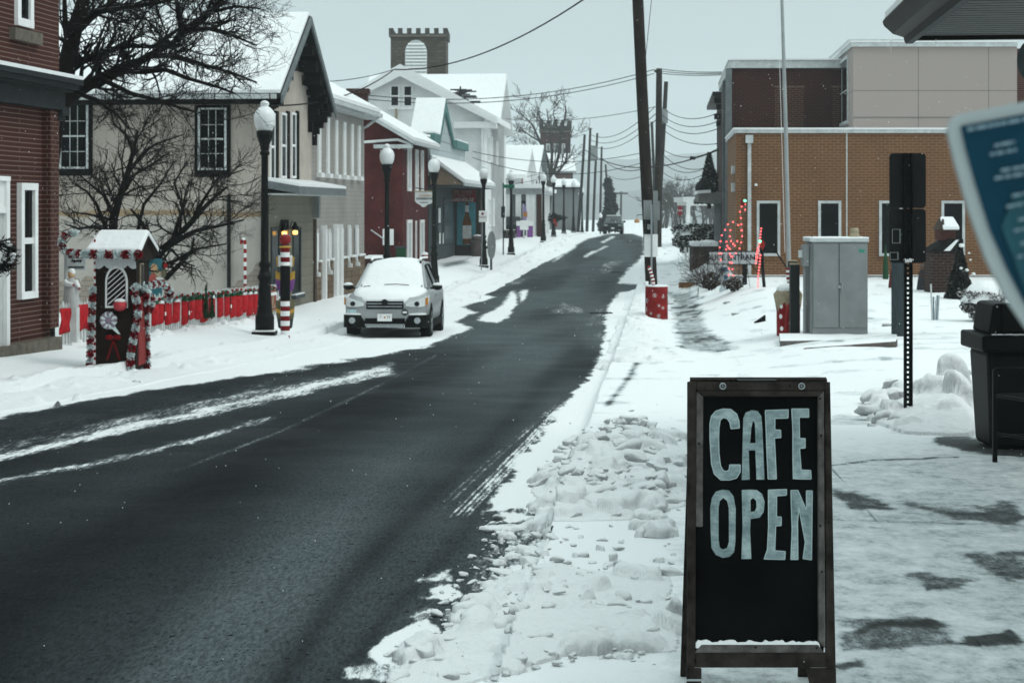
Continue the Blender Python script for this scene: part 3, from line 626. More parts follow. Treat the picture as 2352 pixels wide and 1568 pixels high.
# ------------------------------------------------------------------ bare trees
class Twigs:
    def __init__(s, n=5): s.P = []; s.R = []; s.n = n
    def seg(s, p0, p1, r0, r1): s.P.append((p0[0],p0[1],p0[2],p1[0],p1[1],p1[2])); s.R.append((r0, r1))
    def line(s, pts, r0, r1):
        m = len(pts)-1
        for i in range(m): s.seg(pts[i], pts[i+1], r0+(r1-r0)*i/m, r0+(r1-r0)*(i+1)/m)
    def grow(s, p, d, L, r, depth, bend=.35, up=.1, kids=4, minr=.0035):
        m = 4 if depth else 3; pts = [Vector(p)]; d = Vector(d).normalized()
        for i in range(m):
            d = (d+Vector((random.uniform(-1,1), random.uniform(-1,1), random.uniform(-1,1)))*bend+Vector((0,0,up))).normalized()
            pts.append(pts[-1]+d*(L/m))
        s.line(pts, r, max(minr, r*.4))
        if depth <= 0: return
        for k in range(kids):
            t = random.uniform(.25, 1.0); i = min(int(t*m), m-1); q = pts[i].lerp(pts[i+1], t*m-i)
            ax = Vector((random.uniform(-1,1), random.uniform(-1,1), random.uniform(-1,1)))
            nd_ = (d*random.uniform(.5, 1.0)+ax*.75).normalized()
            s.grow(q, nd_, L*random.uniform(.4, .65), max(minr, r*.5), depth-1, bend, up, kids, minr)
    def build(s, name, mat, parent):
        P = np.array(s.P); R_ = np.array(s.R); n = s.n; p0, p1 = P[:,:3], P[:,3:]
        t = p1-p0; L = np.linalg.norm(t, axis=1, keepdims=True); t = t/np.maximum(L, 1e-6)
        a = np.where(np.abs(t[:,2:3]) < .9, np.array([[0,0,1.0]]), np.array([[1.0,0,0]]))
        e = np.cross(t, a); e /= np.linalg.norm(e, axis=1, keepdims=True); g = np.cross(t, e)
        w = np.arange(n)*2*math.pi/n; ring = e[:,None,:]*np.cos(w)[None,:,None]+g[:,None,:]*np.sin(w)[None,:,None]
        a0 = p0[:,None,:]+ring*R_[:,0,None,None]; a1 = p1[:,None,:]+ring*R_[:,1,None,None]+0
        V = np.concatenate([a0, a1], 1).reshape(-1, 3); b = np.arange(len(P))[:,None]*2*n; k = np.arange(n)[None,:]; k2 = (k+1) % n
        Fq = np.stack([b+k, b+k2, b+n+k2, b+n+k], -1).reshape(-1, 4)
        return np_obj(name, V, Fq, mat, parent=parent)
def pl(pts, Y, dy=0):  # polyline from photo points at depth Y, drifting dy along its length
    m = len(pts)-1
    return [W(u, v, Y+dy*i/max(m,1)) for i, (u, v) in enumerate(pts)]
def limb(mb, tw, pts, r0, r1, nk, L, depth=2, kids=4, minr=.0024, up=.05, bend=.33):
    m = len(pts)-1; r0 *= 1.22; r1 *= 1.15; mb.tube(pts, [r0+(r1-r0)*i/m for i in range(m+1)], 8)
    for k in range(int(nk*.74)):
        t = (random.random()**.7)*m; i = min(int(t), m-1); q = pts[i].lerp(pts[i+1], t-i); tan = (pts[i+1]-pts[i]).normalized()
        ax = Vector((random.uniform(-1,1), random.uniform(-.9,.9), random.uniform(-.8,1)))
        tw.grow(q, tan*.55+ax*.8, L*random.uniform(.5, 1.1), max(minr, (r0+(r1-r0)*t/m)*.42), depth, bend, up, kids, minr)
# small tree behind the booth
random.seed(5)
b0 = gp(318, 745); tY = 33.0
t = thing('bare_tree', 'low spreading bare tree with several stems behind the snowy booth', 'tree', (Xu(318,tY), tY, h1(Xu(318,tY), tY)))
mb = MB(); tw = Twigs(4); base = Vector(ORI[t.name]); st = base+Vector((0,0,.35))
mb.tube([base+Vector((0,0,-.1)), st, W(310,660,tY)], [.19,.16,.13], 10)
left = [W(310,660,tY), W(285,600,tY), W(256,540,tY-.2), W(262,500,tY-.3), W(276,450,tY-.3), W(292,400,tY-.4), W(306,350,tY-.5), W(316,300,tY-.5)]
right = [W(312,660,tY), W(345,620,tY), W(366,580,tY+.2), W(395,555,tY+.2), W(440,510,tY+.3), W(480,465,tY+.3), W(520,430,tY+.4)]
limb(mb, tw, left, .10, .022, 26, 1.0, 2, 5)
limb(mb, tw, right, .10, .02, 26, 1.0, 2, 5)
for pts, r, n in (([(366,580),(345,545),(318,500),(300,480)], .055, 9), ([(256,540),(235,505),(222,470),(200,440),(165,420)], .045, 16), ([(262,500),(240,450),(215,430),(180,400)], .04, 14), ([(276,450),(310,400),(345,380),(390,350)], .04, 14),
                  ([(292,400),(330,350),(360,330),(420,310)], .035, 14), ([(306,350),(290,310),(262,285),(250,240)], .03, 12), ([(395,555),(450,530),(500,520),(560,505)], .045, 16), ([(366,580),(400,560),(470,520),(540,515)], .04, 12),
                  ([(440,510),(470,455),(500,410),(560,390)], .035, 14), ([(380,640),(420,600),(440,575),(445,545)], .05, 8), ([(345,620),(400,600),(450,572),(520,560)], .04, 10), ([(256,540),(220,520),(180,525),(150,515)], .04, 12), ([(395,555),(420,480),(400,420),(430,370)], .04, 16), ([(310,560),(330,470),(370,420),(400,370)], .035, 14)):
    limb(mb, tw, pl(pts, tY, random.uniform(-.9, .9)), r, r*.28, n, .85, 2, 5)
mb.build('trunk', MT['bark'], t); tw.build('branches', MT['bark'], t)
# big tree between the brick corner and the stucco house
random.seed(6); tY = 29.5
bx = Xu(92, tY)
t = thing('bare_tree', 'tall bare tree with long snowy limbs beside the brick corner building', 'tree', (bx, tY, h1(bx, tY)))
mb = MB(); tw = Twigs(4); base = Vector(ORI[t.name])
mb.tube([base+Vector((0,0,-.1)), W(96,560,tY), W(104,400,tY), W(120,290,tY), W(138,215,tY), W(152,160,tY), W(168,80,tY), W(186,20,tY), W(205,-60,tY), W(230,-180,tY)], [.26,.23,.22,.20,.19,.165,.14,.12,.09,.04], 10)
for pts, r, n, L in (([(144,240),(180,210),(230,180),(285,162),(345,128),(395,100),(430,68)], .105, 34, 1.05), ([(430,68),(470,40),(500,10),(530,-40)], .07, 26, 1.0), ([(420,75),(412,40),(405,0),(395,-50)], .06, 20, .9), ([(430,68),(480,66),(530,80),(590,105)], .045, 22, .8),
                     ([(148,170),(190,140),(240,120),(290,105),(350,108),(420,104)], .07, 34, .9), ([(285,162),(330,165),(380,160),(430,180),(500,200),(540,215)], .05, 26, .8), ([(345,128),(400,128),(470,150),(540,170),(590,190)], .045, 26, .75),
                     ([(168,80),(210,40),(260,5),(300,-40)], .075, 24, 1.0), ([(175,60),(220,28),(290,18),(350,10),(420,-5)], .055, 28, .9), ([(160,120),(150,60),(148,0),(140,-60)], .06, 14, .8), ([(440,62),(480,30),(540,15),(600,20)], .04, 20, .7), ([(240,120),(265,80),(262,50),(290,20)], .03, 14, .7),
                     ([(230,180),(300,215),(360,230),(420,250),(470,262)], .04, 22, .8), ([(180,215),(230,235),(270,265),(300,300)], .035, 20, .7), ([(350,110),(420,60),(470,55),(560,45)], .03, 20, .7)):
    limb(mb, tw, pl(pts, tY, random.uniform(-1.2, 1.2)), r, r*.3, n, L, 2, 5)
mb.build('trunk', MT['bark'], t); tw.build('branches', MT['bark'], t)
# far street tree in front of the second church tower
random.seed(8); tY = 163
bx = Xu(1262, tY); t = thing('bare_tree', 'tall bare street tree with thick forks in front of the far brick tower', 'tree', (bx, tY, h1(bx, tY)))
mb = MB(); tw = Twigs(4)
mb.tube([W(1240,540,tY), W(1252,480,tY), W(1262,430,tY), W(1268,400,tY)], [.62,.52,.42,.36], 10)
for pts, r in (([(1268,410),(1255,360),(1238,320),(1222,285),(1205,270)], .26), ([(1266,405),(1268,350),(1262,300),(1256,250)], .24), ([(1270,405),(1285,350),(1290,310),(1300,255),(1298,240)], .24), ([(1272,410),(1300,370),(1306,330),(1318,290)], .2), ([(1240,325),(1215,310),(1200,300)], .14), ([(1262,300),(1240,270),(1228,245)], .13), ([(1290,310),(1275,280),(1270,255)], .12), ([(1268,350),(1240,345),(1215,335)], .12)):
    limb(mb, tw, pl(pts, tY, random.uniform(-3, 3)), r*.6, r*.16, 11, 2.0, 2, 4, .016, .10, .2)
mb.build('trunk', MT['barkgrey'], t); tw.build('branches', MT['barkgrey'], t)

def foliage(name, mat, parent, c, r, n, leaf, seed, shell=.55, cone=False, flat=0.0):
    """many small leaf faces scattered through a crown"""
    g = np.random.default_rng(seed); d = g.normal(size=(n, 3)); d /= np.linalg.norm(d, axis=1, keepdims=True)
    q = shell+(1-shell)*g.random((n, 1))**.7
    lum = 1+.22*np.sin(d[:,0:1]*5+seed)*np.cos(d[:,2:3]*6+d[:,1:2]*4)
    P = d*q*lum
    if cone:
        hgt = g.random((n, 1))**1.35; ang = g.random((n, 1))*2*math.pi; rr = (1-hgt)*(.72+.28*g.random((n, 1)))*(1+.12*np.sin(ang*3+hgt*14))
        P = np.concatenate([rr*np.cos(ang), rr*np.sin(ang), hgt*2-1], 1)
    if flat: P[:,2] = np.where(P[:,2] > flat, flat+(P[:,2]-flat)*.2, P[:,2])
    P = P*np.array(r)+np.array(c)
    a = g.normal(size=(n, 3)); a /= np.linalg.norm(a, axis=1, keepdims=True); b = g.normal(size=(n, 3)); b -= a*(a*b).sum(1, keepdims=True); b /= np.linalg.norm(b, axis=1, keepdims=True)
    s = leaf*(.6+.8*g.random((n, 1)))
    V = np.stack([P-a*s, P+b*s*.45, P+a*s, P-b*s*.45], 1).reshape(-1, 3); Fq = np.arange(n*4).reshape(-1, 4)
    return np_obj(name, V, Fq, mat, parent=parent, smooth=False)
def shrub(name, label, cat, u, v, Y, r, n, leaf, mat, seed, group=None, cap=0.0, stems=6, flat=0.0):
    x = Xu(u, Y); z = h1(x, Y) if v is None else Zv(v, Y)
    t = thing(name, label, cat, (x, Y, z), group)
    foliage('foliage', mat, t, (x, Y, z+r[2]), r, n, leaf, seed, .5, flat=flat)
    mb = MB(); random.seed(seed)
    for k in range(stems):
        w = random.uniform(0, 6.28); e = random.uniform(.3,.8)
        mb.tube([(x+.05*math.cos(w), Y+.05*math.sin(w), z-.05), (x+r[0]*e*.5*math.cos(w), Y+r[1]*e*.5*math.sin(w), z+r[2]*.6), (x+r[0]*e*math.cos(w), Y+r[1]*e*math.sin(w), z+r[2]*1.5)], [.02,.014,.006], 5)
    mb.build('stems', MT['bark'], t)
    if cap:
        mb = MB(); m = 22; vs = []
        for i in range(m+1):
            for j in range(m+1):
                a, b = 2*i/m-1, 2*j/m-1; q = math.hypot(a, b); k = 1/max(1, q); a *= k; b *= k; q = min(q, 1)
                nn = float(vnoise(np.array([a*2+seed]), np.array([b*2.]), 2.2, seed)[0])-.5
                vs.append((x+a*r[0]*.96, Y+b*r[1]*.96, z+r[2]*(2.0 if not flat else 1+flat+.15)*(1-.42*q**2.4)+cap*(1-q**4)+.10*nn*r[2]))
        mb.add(vs, [(i*(m+1)+j, (i+1)*(m+1)+j, (i+1)*(m+1)+j+1, i*(m+1)+j+1) for i in range(m) for j in range(m)], True)
        mb.build('snow_cap', MT['snow_clean'], t)
    return t
# ------------------------------------------------------------------ building helpers
def window(parent, F, a0, a1, z0, z1, tw=.09, td=.07, trim=None, glass=None, nx=1, nz=2, sill=0.0, mun=.025, name='window', d0=0.0):
    trim = trim or MT['white']; glass = glass or MT['glass']
    mb = MB()
    mb.fbox(F, a0, a0+tw, d0, d0+td, z0+tw, z1-tw); mb.fbox(F, a1-tw, a1, d0, d0+td, z0+tw, z1-tw)
    mb.fbox(F, a0, a1, d0, d0+td+.004, z1-tw, z1); mb.fbox(F, a0, a1, d0, d0+td+.004, z0, z0+tw)
    ia, ib, za, zb = a0+tw, a1-tw, z0+tw, z1-tw
    for i in range(1, nx):
        c = ia+(ib-ia)*i/nx; mb.fbox(F, c-mun/2, c+mun/2, d0, d0+td*.55, za, zb)
    for j in range(1, nz):
        c = za+(zb-za)*j/nz; m = mun*(1.6 if j*2 == nz else 1); mb.fbox(F, ia, ib, d0, d0+td*.6, c-m/2, c+m/2)
    w = mb.build(name, trim, parent)
    MB().fbox(F, ia, ib, d0, d0+td*.35, za, zb).build('pane', glass, w)
    if sill:
        MB().fbox(F, a0-.08, a1+.08, d0, d0+sill, z0-.10, z0-.002).build('sill', trim, w)
        MB().fbox(F, a0-.07, a1+.07, d0, d0+sill*.96, z0, z0+.03).build('snow_ledge', MT['snow_clean'], w)
    return w
def gable_body(F, a0, a1, zb, ze, zp, depth, d=0.0):
    mid = (a0+a1)/2; pts = [F.p(a0,d,zb),F.p(a1,d,zb),F.p(a1,d,ze),F.p(mid,d,zp),F.p(a0,d,ze)]
    return MB().prism(pts, (-F.n[0]*depth, -F.n[1]*depth, 0))
def roof_pair(parent, F, a0, a1, ze, zp, d0, d1, th=.10, snow=.11, mat=None, lap=.0, smat=None):
    """two slopes whose ridge runs along d; ze at a0/a1, zp in the middle"""
    mid = (a0+a1)/2; mat = mat or MT['cornice']
    mb = MB(); sb = MB()
    for aa in (a0, a1):
        q = [F.p(aa,d0,ze),F.p(aa,d1,ze),F.p(mid,d1,zp),F.p(mid,d0,zp)]
        mb.slab(q, th)
        e = .03*(1 if aa < mid else -1)
        q = [F.p(aa+e,d0-.03*(1 if d0>d1 else -1),ze+.012),F.p(aa+e,d1,ze+.012),F.p(mid,d1,zp+.012),F.p(mid,d0-.03*(1 if d0>d1 else -1),zp+.012)]
        sb.prism(q, (0,0,snow))
    r = mb.build('roof', mat, parent)
    sb.build('roof_snow', smat or MT['snow_clean'], r); return r
def roof_lean(parent, pts, th, mat, snow=.1, name='roof'):
    r = MB().slab(pts, th).build(name, mat, parent)
    MB().prism([Vector(p)+Vector((0,0,.008)) for p in pts], (0,0,snow)).build('roof_snow', MT['snow_clean'], r); return r
z0 = CZ
# ------------------------------------------------------------------ brick corner building, near left
F = Frame(-7.43, 26.62, .1408, 1); B = thing('brick_building', 'dark red brick corner building with a charcoal cornice and white window frames', 'building', (-7.6, 25.5, h1(-7.29, 26.6)))
zb = h1(-7.2, 26)-.4
m = MB(); m.fbox(F, -15, 0, -8, 0, zb, z0+1.9).fbox(F, -15, .02, -8, .14, z0+1.901, z0+6.5); m.build('wall', MT['brickred'], B)
aP = F.a(116, .14); MB().fbox(F, aP, .02, -.3, .14, zb+.75, z0+1.55).build('pilaster', MT['brickside'], B)
MB().fbox(F, -15, .06, 0, .18, zb, z0-2.08).build('foundation', MT['stonesill'], B)
m = MB()
for d, za, zt in ((.20,1.56,1.62),(.17,1.62,1.86),(.28,1.86,1.90),(.36,1.90,1.98),(.42,1.98,2.06)): m.fbox(F, -15, .10+d*.6, -.2, d, z0+za, z0+zt)
c = m.build('cornice', MT['cornice'], B)
MB().fbox(F, -15, .30, 0, .43, z0+2.062, z0+2.12).build('snow_ledge', MT['snow_clean'], c)
m = MB()
for k in range(3): m.fbox(F, -.02-.0*k, .16+.05*k, -.2, .10+.06*k, z0+1.30+.09*k, z0+1.39+.09*k)
m.build('corner_bracket', MT['cornice'], B)
zt, zs = F.z(70, 421), F.z(70, 684)
window(B, F, F.a(50,.08), F.a(88,.08), zs, zt, .11, .08, nz=2, mun=.06)
w = window(B, F, F.a(40,.19), F.a(77,.19), z0+2.75, z0+4.6, .12, .06, nz=2, mun=.05, d0=.14)
MB().fbox(F, F.a(30,.2), F.a(93,.2), .14, .24, z0+2.52, z0+2.70).build('sill', MT['stonesill'], w)
m = MB(); aD0, aD1 = F.a(-95,.06), F.a(19,.06); zt = F.z(10, 416)
m.fbox(F, aD1-.11, aD1, 0, .09, zb+.5, zt); m.fbox(F, aD0, aD0+.11, 0, .09, zb+.5, zt); m.fbox(F, aD0, aD1, 0, .10, zt, zt+.07); m.fbox(F, aD0, aD1, 0, .08, F.z(10,482)-.05, F.z(10,482)+.04)
dr = m.build('door', MT['white'], B)
MB().fbox(F, aD0+.112, aD1-.112, 0, .03, zb+.5, F.z(10,482)-.052).build('door_panel', MT['offwhite'], dr)
MB().fbox(F, aD0+.112, aD1-.112, 0, .05, F.z(10,482)+.042, zt-.002).build('transom', MT['vinyl'], dr)
# snowy wreath hanging at the door
wc = F.p(F.a(8,.35), .30, F.z(8, 588, .35))
t = thing('christmas_wreath', 'snow dusted evergreen wreath hanging by the brick corner door', 'wreath', wc)
g = np.random.default_rng(3); nq = 900; w = g.random(nq)*6.283; rr = .17+.075*g.normal(size=nq)*.6
P = np.stack([wc[0]+rr*np.cos(w)+.0*w, wc[1]+.07*g.normal(size=nq), wc[2]+rr*np.sin(w)*1.05], 1)
a = g.normal(size=(nq,3)); a /= np.linalg.norm(a,axis=1,keepdims=True); b = np.cross(a, g.normal(size=(nq,3))); b /= np.linalg.norm(b,axis=1,keepdims=True)
np_obj('evergreen', np.stack([P-a*.06,P+b*.012,P+a*.06,P-b*.012],1).reshape(-1,3), np.arange(nq*4).reshape(-1,4), MT['darkgreen'], parent=t, smooth=False)
m = MB()
for k in range(13):
    x = random.uniform(-2.4, 2.4)+1.57; m.ball((wc[0]+.19*math.cos(x), wc[1]-.04, wc[2]+.19*math.sin(x)+.03), .055, .05, .03, 8, 5, .15)
m.build('snow_cap', MT['snow_clean'], t)

# ------------------------------------------------------------------ stucco house with bracketed gable
def stucco_mat():
    m, nt, b = new_mat('old_stucco'); g = nt.nodes.new('ShaderNodeNewGeometry'); s = nt.nodes.new('ShaderNodeSeparateXYZ'); lk(nt, g.outputs['Position'], s.inputs[0])
    p = g.outputs['Position']; n1 = noise(nt, 1.1, 6, p); n2 = noise(nt, .55, 6, p)
    base = ramp(nt, n2, [(.3, (.42,.37,.32)), (.7, (.52,.465,.41))])
    zr = math_(nt, 'ADD', s.outputs[2], math_(nt, 'MULTIPLY', math_(nt, 'SUBTRACT', n1, .5), .35))
    low = ramp(nt, math_(nt, 'DIVIDE', zr, 6.0), [(.49, (.36,.345,.32)), (.50, (.40,.37,.335))])
    lower = mixc(nt, ramp(nt, math_(nt, 'DIVIDE', zr, 6.0), [(.498, 1.0), (.503, 0.0)]), base, (.47,.44,.40))
    band = ramp(nt, math_(nt, 'DIVIDE', zr, 6.0), [(.492, 0.0), (.496, 1.0), (.515, 1.0), (.519, 0.0)])
    c = mixc(nt, math_(nt, 'MULTIPLY', band, .85), lower, (.33,.235,.135))
    uv = nt.nodes.new('ShaderNodeTexCoord').outputs['UV']
    t = nd(nt, 'ShaderNodeTexBrick', Scale=1.0, **{'Mortar Size': .012, 'Mortar Smooth': .6, 'Brick Width': .42, 'Row Height': .13}); lk(nt, uv, t.inputs['Vector'])
    t.inputs['Color1'].default_value = (.36,.31,.25,1); t.inputs['Color2'].default_value = (.30,.26,.22,1); t.inputs['Mortar'].default_value = (.16,.13,.10,1)
    n3 = noise(nt, .9, 3, p); f = math_(nt, 'MULTIPLY', math_(nt, 'GREATER_THAN', n3, .50), ramp(nt, math_(nt, 'DIVIDE', zr, 6.0), [(.32, 1.0), (.335, 0.0)]))
    c = mixc(nt, math_(nt, 'MULTIPLY', f, .85), c, t.outputs['Color'])
    st = ramp(nt, math_(nt, 'DIVIDE', s.outputs[2], 6.4), [(.85, 1.0), (.94, .72)])
    sx = nt.nodes.new('ShaderNodeMix'); sx.data_type = 'RGBA'; sx.blend_type = 'MULTIPLY'; sx.inputs[0].default_value = .5; lk(nt, c, sx.inputs[6]); lk(nt, ramp(nt, noise(nt, 2.5, 6, p), [(.3, .72), (.6, 1.0)]), sx.inputs[7])
    lk(nt, sx.outputs[2], b.inputs['Base Color']); b.inputs['Roughness'].default_value = .9; b.inputs['Specular IOR Level'].default_value = .15
    bump(nt, b, noise(nt, 14, 5, p), .25, .02); return m
F = Frame(-6.046, 40.2, .093, 1); S = Frame(-6.046, 40.2, 1, -.093)
B = thing('stucco_house', 'cream stucco house with a steep snowy roof and dark bracketed gable eaves', 'house', (-7.5, 43, h1(-6.1, 42)))
zb = h1(-6, 40.5)-.5; L = 5.5
gable_body(F, 0, L, zb, z0+2.92, z0+4.80, 10.5).build('wall', stucco_mat(), B)
roof_pair(B, F, -.5, L+.5, z0+2.72, z0+4.96, .56, -11, .09, .09)
m = MB()
for sgn in (0, 1):
    def rz(a): return z0+2.72+.689*((a+.5) if a <= L/2 else (L+.5-a))
    aa = [-.52+ (L/2+.52)*i/6 for i in range(7)] if not sgn else [L/2+(L/2+.52)*i/6 for i in range(7)]
    for a, b_ in zip(aa[:-1], aa[1:]):
        q = [F.p(a,.56,rz(a)-.02),F.p(b_,.56,rz(b_)-.02),F.p(b_,.56,rz(b_)-.22),F.p(a,.56,rz(a)-.22)]; m.prism(q, (F.n[0]*.05,F.n[1]*.05,0))
m.build('bargeboard', MT['greytrim'], B)
m = MB()   # scalloped dark boards under the overhang
for a0 in np.linspace(-.3, L-.2, 12):
    zr = z0+2.62+.689*((a0+.5) if a0 <= L/2-.2 else (L+.3-a0)); hh = random.uniform(.25, .42)
    m.fbox(F, a0, a0+.34, .02, .50, zr-hh, zr-.12)
m.build('eave_lining', MT['blackflat'], B)
for a0, zz in ((-.30, 2.72), (.35, 3.05), (L-.50, 3.0), (L+.02, 2.66)):
    m = MB(); zz += z0
    for k in range(4): m.fbox(F, a0, a0+.20, .01, .52-.11*k, zz-.16*(k+1), zz-.16*k-.002)
    m.fbox(F, a0+.02, a0+.18, .01, .12, zz-.95, zz-.645); m.build('bracket', MT['blackflat'], B)
m = MB(); m.fbox(S, -11, .45, .50, .62, z0+2.60, z0+2.71); gt = m.build('gutter', MT['paletrim'], B)
m = MB(); [m.fbox(S, a, a+.03, .49, .625, z0+2.58, z0+2.72) for a in np.arange(-10.5, .4, 1.35)]; m.build('strap', MT['wood'], gt)
MB().fbox(S, -11, .4, .02, .46, z0+2.50, z0+2.598).build('soffit', MT['blackflat'], B)
for u0, u1, v0, v1 in ((448,530,242,407),(130,213,232,404)):
    a0, a1 = S.a(u0), S.a(u1); zt, zs = S.z(u0, v0), S.z(u0, v1)
    m = MB(); m.fbox(S, a0, a1, 0, .05, zs, zt); f = m.build('window', MT['blackflat'], B)
    m = MB(); ia, ib, za, zb_ = a0+.09, a1-.09, zs+.17, zt-.07
    for q in ((ia, ia+.05, za, zb_), (ib-.05, ib, za, zb_)): m.fbox(S, q[0], q[1], .05, .085, q[2], q[3])
    m.fbox(S, ia+.081, ib-.081, .05, .08, zb_-.04, zb_); m.fbox(S, ia+.081, ib-.081, .05, .08, za, za+.05); m.fbox(S, ia+.081, ib-.081, .05, .08, (za+zb_)/2-.02, (za+zb_)/2+.02)
    for i in (1, 2): c = ia+.08+(ib-ia-.16)*i/3; m.fbox(S, c-.008, c+.008, .05, .07, za+.05, zb_-.06)
    for i in (1, 3): c = za+.05+(zb_-za-.11)*i/4; m.fbox(S, ia+.082, ib-.082, .05, .068, c-.008, c+.008)
    m.build('sash', M('peeling_white', (.55,.58,.58), .7, .35, 22), f); MB().fbox(S, ia+.081, ib-.081, .05, .058, za+.05, zb_-.06).build('pane', MT['glass'], f)
x = S.a(527); MB().tube([S.p(x,.06,zb), S.p(x,.06,S.z(527,447))], .045, 8).build('downpipe', MT['iron'], B)
# street front
for u0, u1 in ((619,633),(644,659),(668,681)):
    window(B, F, F.a(u0), F.a(u1,.035), F.z(u0, 409 if u0 > 630 else 415), F.z(u0, 258), .06, .035, nz=2, mun=.04)
    s_ = MB(); s_.fbox(F, F.a(u1,.035)+.02, F.a(u1,.035)+.30, 0, .05, F.z(u0, 412), F.z(u0, 252)); s_.build('shutter', MT['blackflat'], B)
window(B, F, L/2-.3, L/2+.3, z0+3.3, z0+4.1, .07, .06, trim=MT['greytrim'])
MB().fbox(F, .05, L, 0, .05, zb, z0+.55).build('lower_wall', MT['olivesiding'], B)
MB().fbox(F, -.12, .16, -.02, .10, zb, z0+.55).build('corner_board', MT['blackflat'], B)
roof_lean(B, [F.p(-.1,.92,z0+.50),F.p(L+.25,.92,z0+.50),F.p(L+.25,.0,z0+.66),F.p(-.1,.0,z0+.66)], .18, MT['greytrim'], .07, 'shop_canopy')
MB().fbox(F, -.05, L+.2, .08, .88, z0+.30, z0+.335).build('canopy_soffit', MT['offwhite'], B)
for u0, u1, va, vb in ((622,642,522,688),(672,690,522,678)):
    window(B, F, F.a(u0,.06), F.a(u1,.06), F.z(u0,vb,.06), F.z(u0,va,.06), .07, .04, trim=MT['slate'], nz=1, d0=.05, sill=.12)
m = MB(); a0, a1 = F.a(645,.06), F.a(660,.06); zt = F.z(648, 505, .06); m.fbox(F, a0, a1, .05, .10, zb+.2, zt); dr = m.build('door', MT['blackflat'], B); MB().fbox(F, a0+.1, a1-.1, .10, .105, zt-.9, zt-.1).build('pane', MT['glass'], dr)
for u, v in ((653,536),(678,534)):
    a = F.a(u,.2); z = F.z(u, v, .2); l = thing('wall_lantern', 'lit black wall lantern on the olive shop front, %s one' % ('left' if u < 660 else 'right'), 'lamp', F.p(a,.05,z-.2), 'lit lanterns on the olive shop front')
    MB().lathe(F.p(a,.2,z), [(.05,.10),(.13,.09),(.05,.2),(.015,.28)], 10).tube([F.p(a,.2,z+.2),F.p(a,.12,z+.3),F.p(a,.055,z+.1)], .014, 6).build('bracket', MT['black'], l)
    MB().lathe(F.p(a,.2,z), [(.04,-.05),(.06,-.035),(.065,.03),(.04,.05)], 10).build('shade', MT['lamp'], l)
MB().fbox(F, L+.02, L+.26, -.3, .20, z0-.30, z0+.62).build('downspout_box', MT['greymetal'], B)
MB().fbox(F, L+.02, L+.24, -.3, .10, zb, z0-.32).build('corner_post', MT['wood'], B)

# ------------------------------------------------------------------ grey sided house
F = Frame(-5.61, 46.1, .1, 1); B = thing('grey_house', 'grey clapboard house with stone base and a row of narrow white windows', 'house', (-6.5, 50, h1(-5.4, 50)))
zb = h1(-5.4, 48)-.5; L = 7.85; S2 = Frame(-5.61, 46.1, 1, -.1); En = Frame(*F.p(0,0,0)[:2], -F.n[0], -F.n[1])
pts = [F.p(0,0,zb),F.p(0,0,z0+3.1),F.p(0,-4,z0+5.3),F.p(0,-8,z0+3.1),F.p(0,-8,zb)]
MB().prism(pts, (F.t[0]*L, F.t[1]*L, 0)).build('wall', MT['greysiding'], B)
m = MB(); sb = MB()
for d0, d1, za, zt in ((.42,-4.0,3.10,5.53),(-8.42,-4.0,3.10,5.53)):
    q = [F.p(-.02,d0,z0+za),F.p(L+.75,d0,z0+za),F.p(L+.75,d1,z0+zt),F.p(-.02,d1,z0+zt)]; m.slab(q, .12)
    q = [p+Vector((0,0,.01)) for p in q]; sb.prism(q, (0,0,.12))
r = m.build('roof', MT['greytrim'], B); sb.build('roof_snow', MT['snow_clean'], r)
m = MB(); m.fbox(F, 0, L+.7, .36, .50, z0+2.95, z0+3.07); m.fbox(F, 0, L+.4, .0, .36, z0+2.86, z0+2.94); m.build('gutter', MT['paletrim'], B)
m = MB(); zt = z0+2.62
for (u0, u1) in ((728.3,738.2),(749.1,757.9),(768.9,777.1),(787,795.8),(805.1,812.8),(821,828.7)):
    a0 = F.a(u0); a1 = F.a(u1, .05); window(B, F, a0, a1, z0+.95, z0+2.60, .10, .05, trim=MT['vinyl'], glass=MT['vinyl'], nz=2, mun=.05, sill=.14)
for (u0, u1, va, vb, dd) in ((722.7,732,527,629,0),(737,747.6,527,675,1),(752,760,526.6,624,0),(765,773.5,524,669,1),(775.5,783.7,524,668,1),(798.6,806.1,517,608,0),(816,823.5,517,605,0)):
    a0, a1 = F.a(u0), F.a(u1,.12)
    if dd:
        d_ = MB().fbox(F, a0, a0+.13, 0, .16, zb, F.z(u0,va)).fbox(F, a1-.13, a1, 0, .16, zb, F.z(u0,va)).fbox(F, a0, a1, 0, .17, F.z(u0,va), F.z(u0,va)+.12).build('door', MT['vinyl'], B)
        MB().fbox(F, a0+.131, a1-.131, 0, .06, zb, F.z(u0,va)).build('door_leaf', MT['offwhite'], d_)
    else: window(B, F, a0, a1, F.z(u0,vb,.1), F.z(u0,va,.1), .11, .10, trim=MT['vinyl'], nz=2, mun=.06, sill=.16)
zt = z0-1.55
for u0, u1 in ((716,722),(733,737),(748.5,752),(761,765),(784.5,798),(807,815.5),(824.5,836.5)):
    s_ = MB().fbox(F, F.a(u0,.12), F.a(u1,.12), 0, .14, zb, zt).build('stone_base', MT['veneer'], B); MB().fbox(F, F.a(u0,.12)-.02, F.a(u1,.12)+.02, 0, .17, zt+.002, zt+.06).build('snow_ledge', MT['snow_clean'], s_)
for u0, u1, v in ((722,733,629),(752,761,624),(798,807,608),(815.5,824.5,605)): MB().fbox(F, F.a(u0,.12)+.003, F.a(u1,.12)-.003, 0, .13, zb, F.z(u0,v,.1)-.105).build('stone_base', MT['veneer'], B)
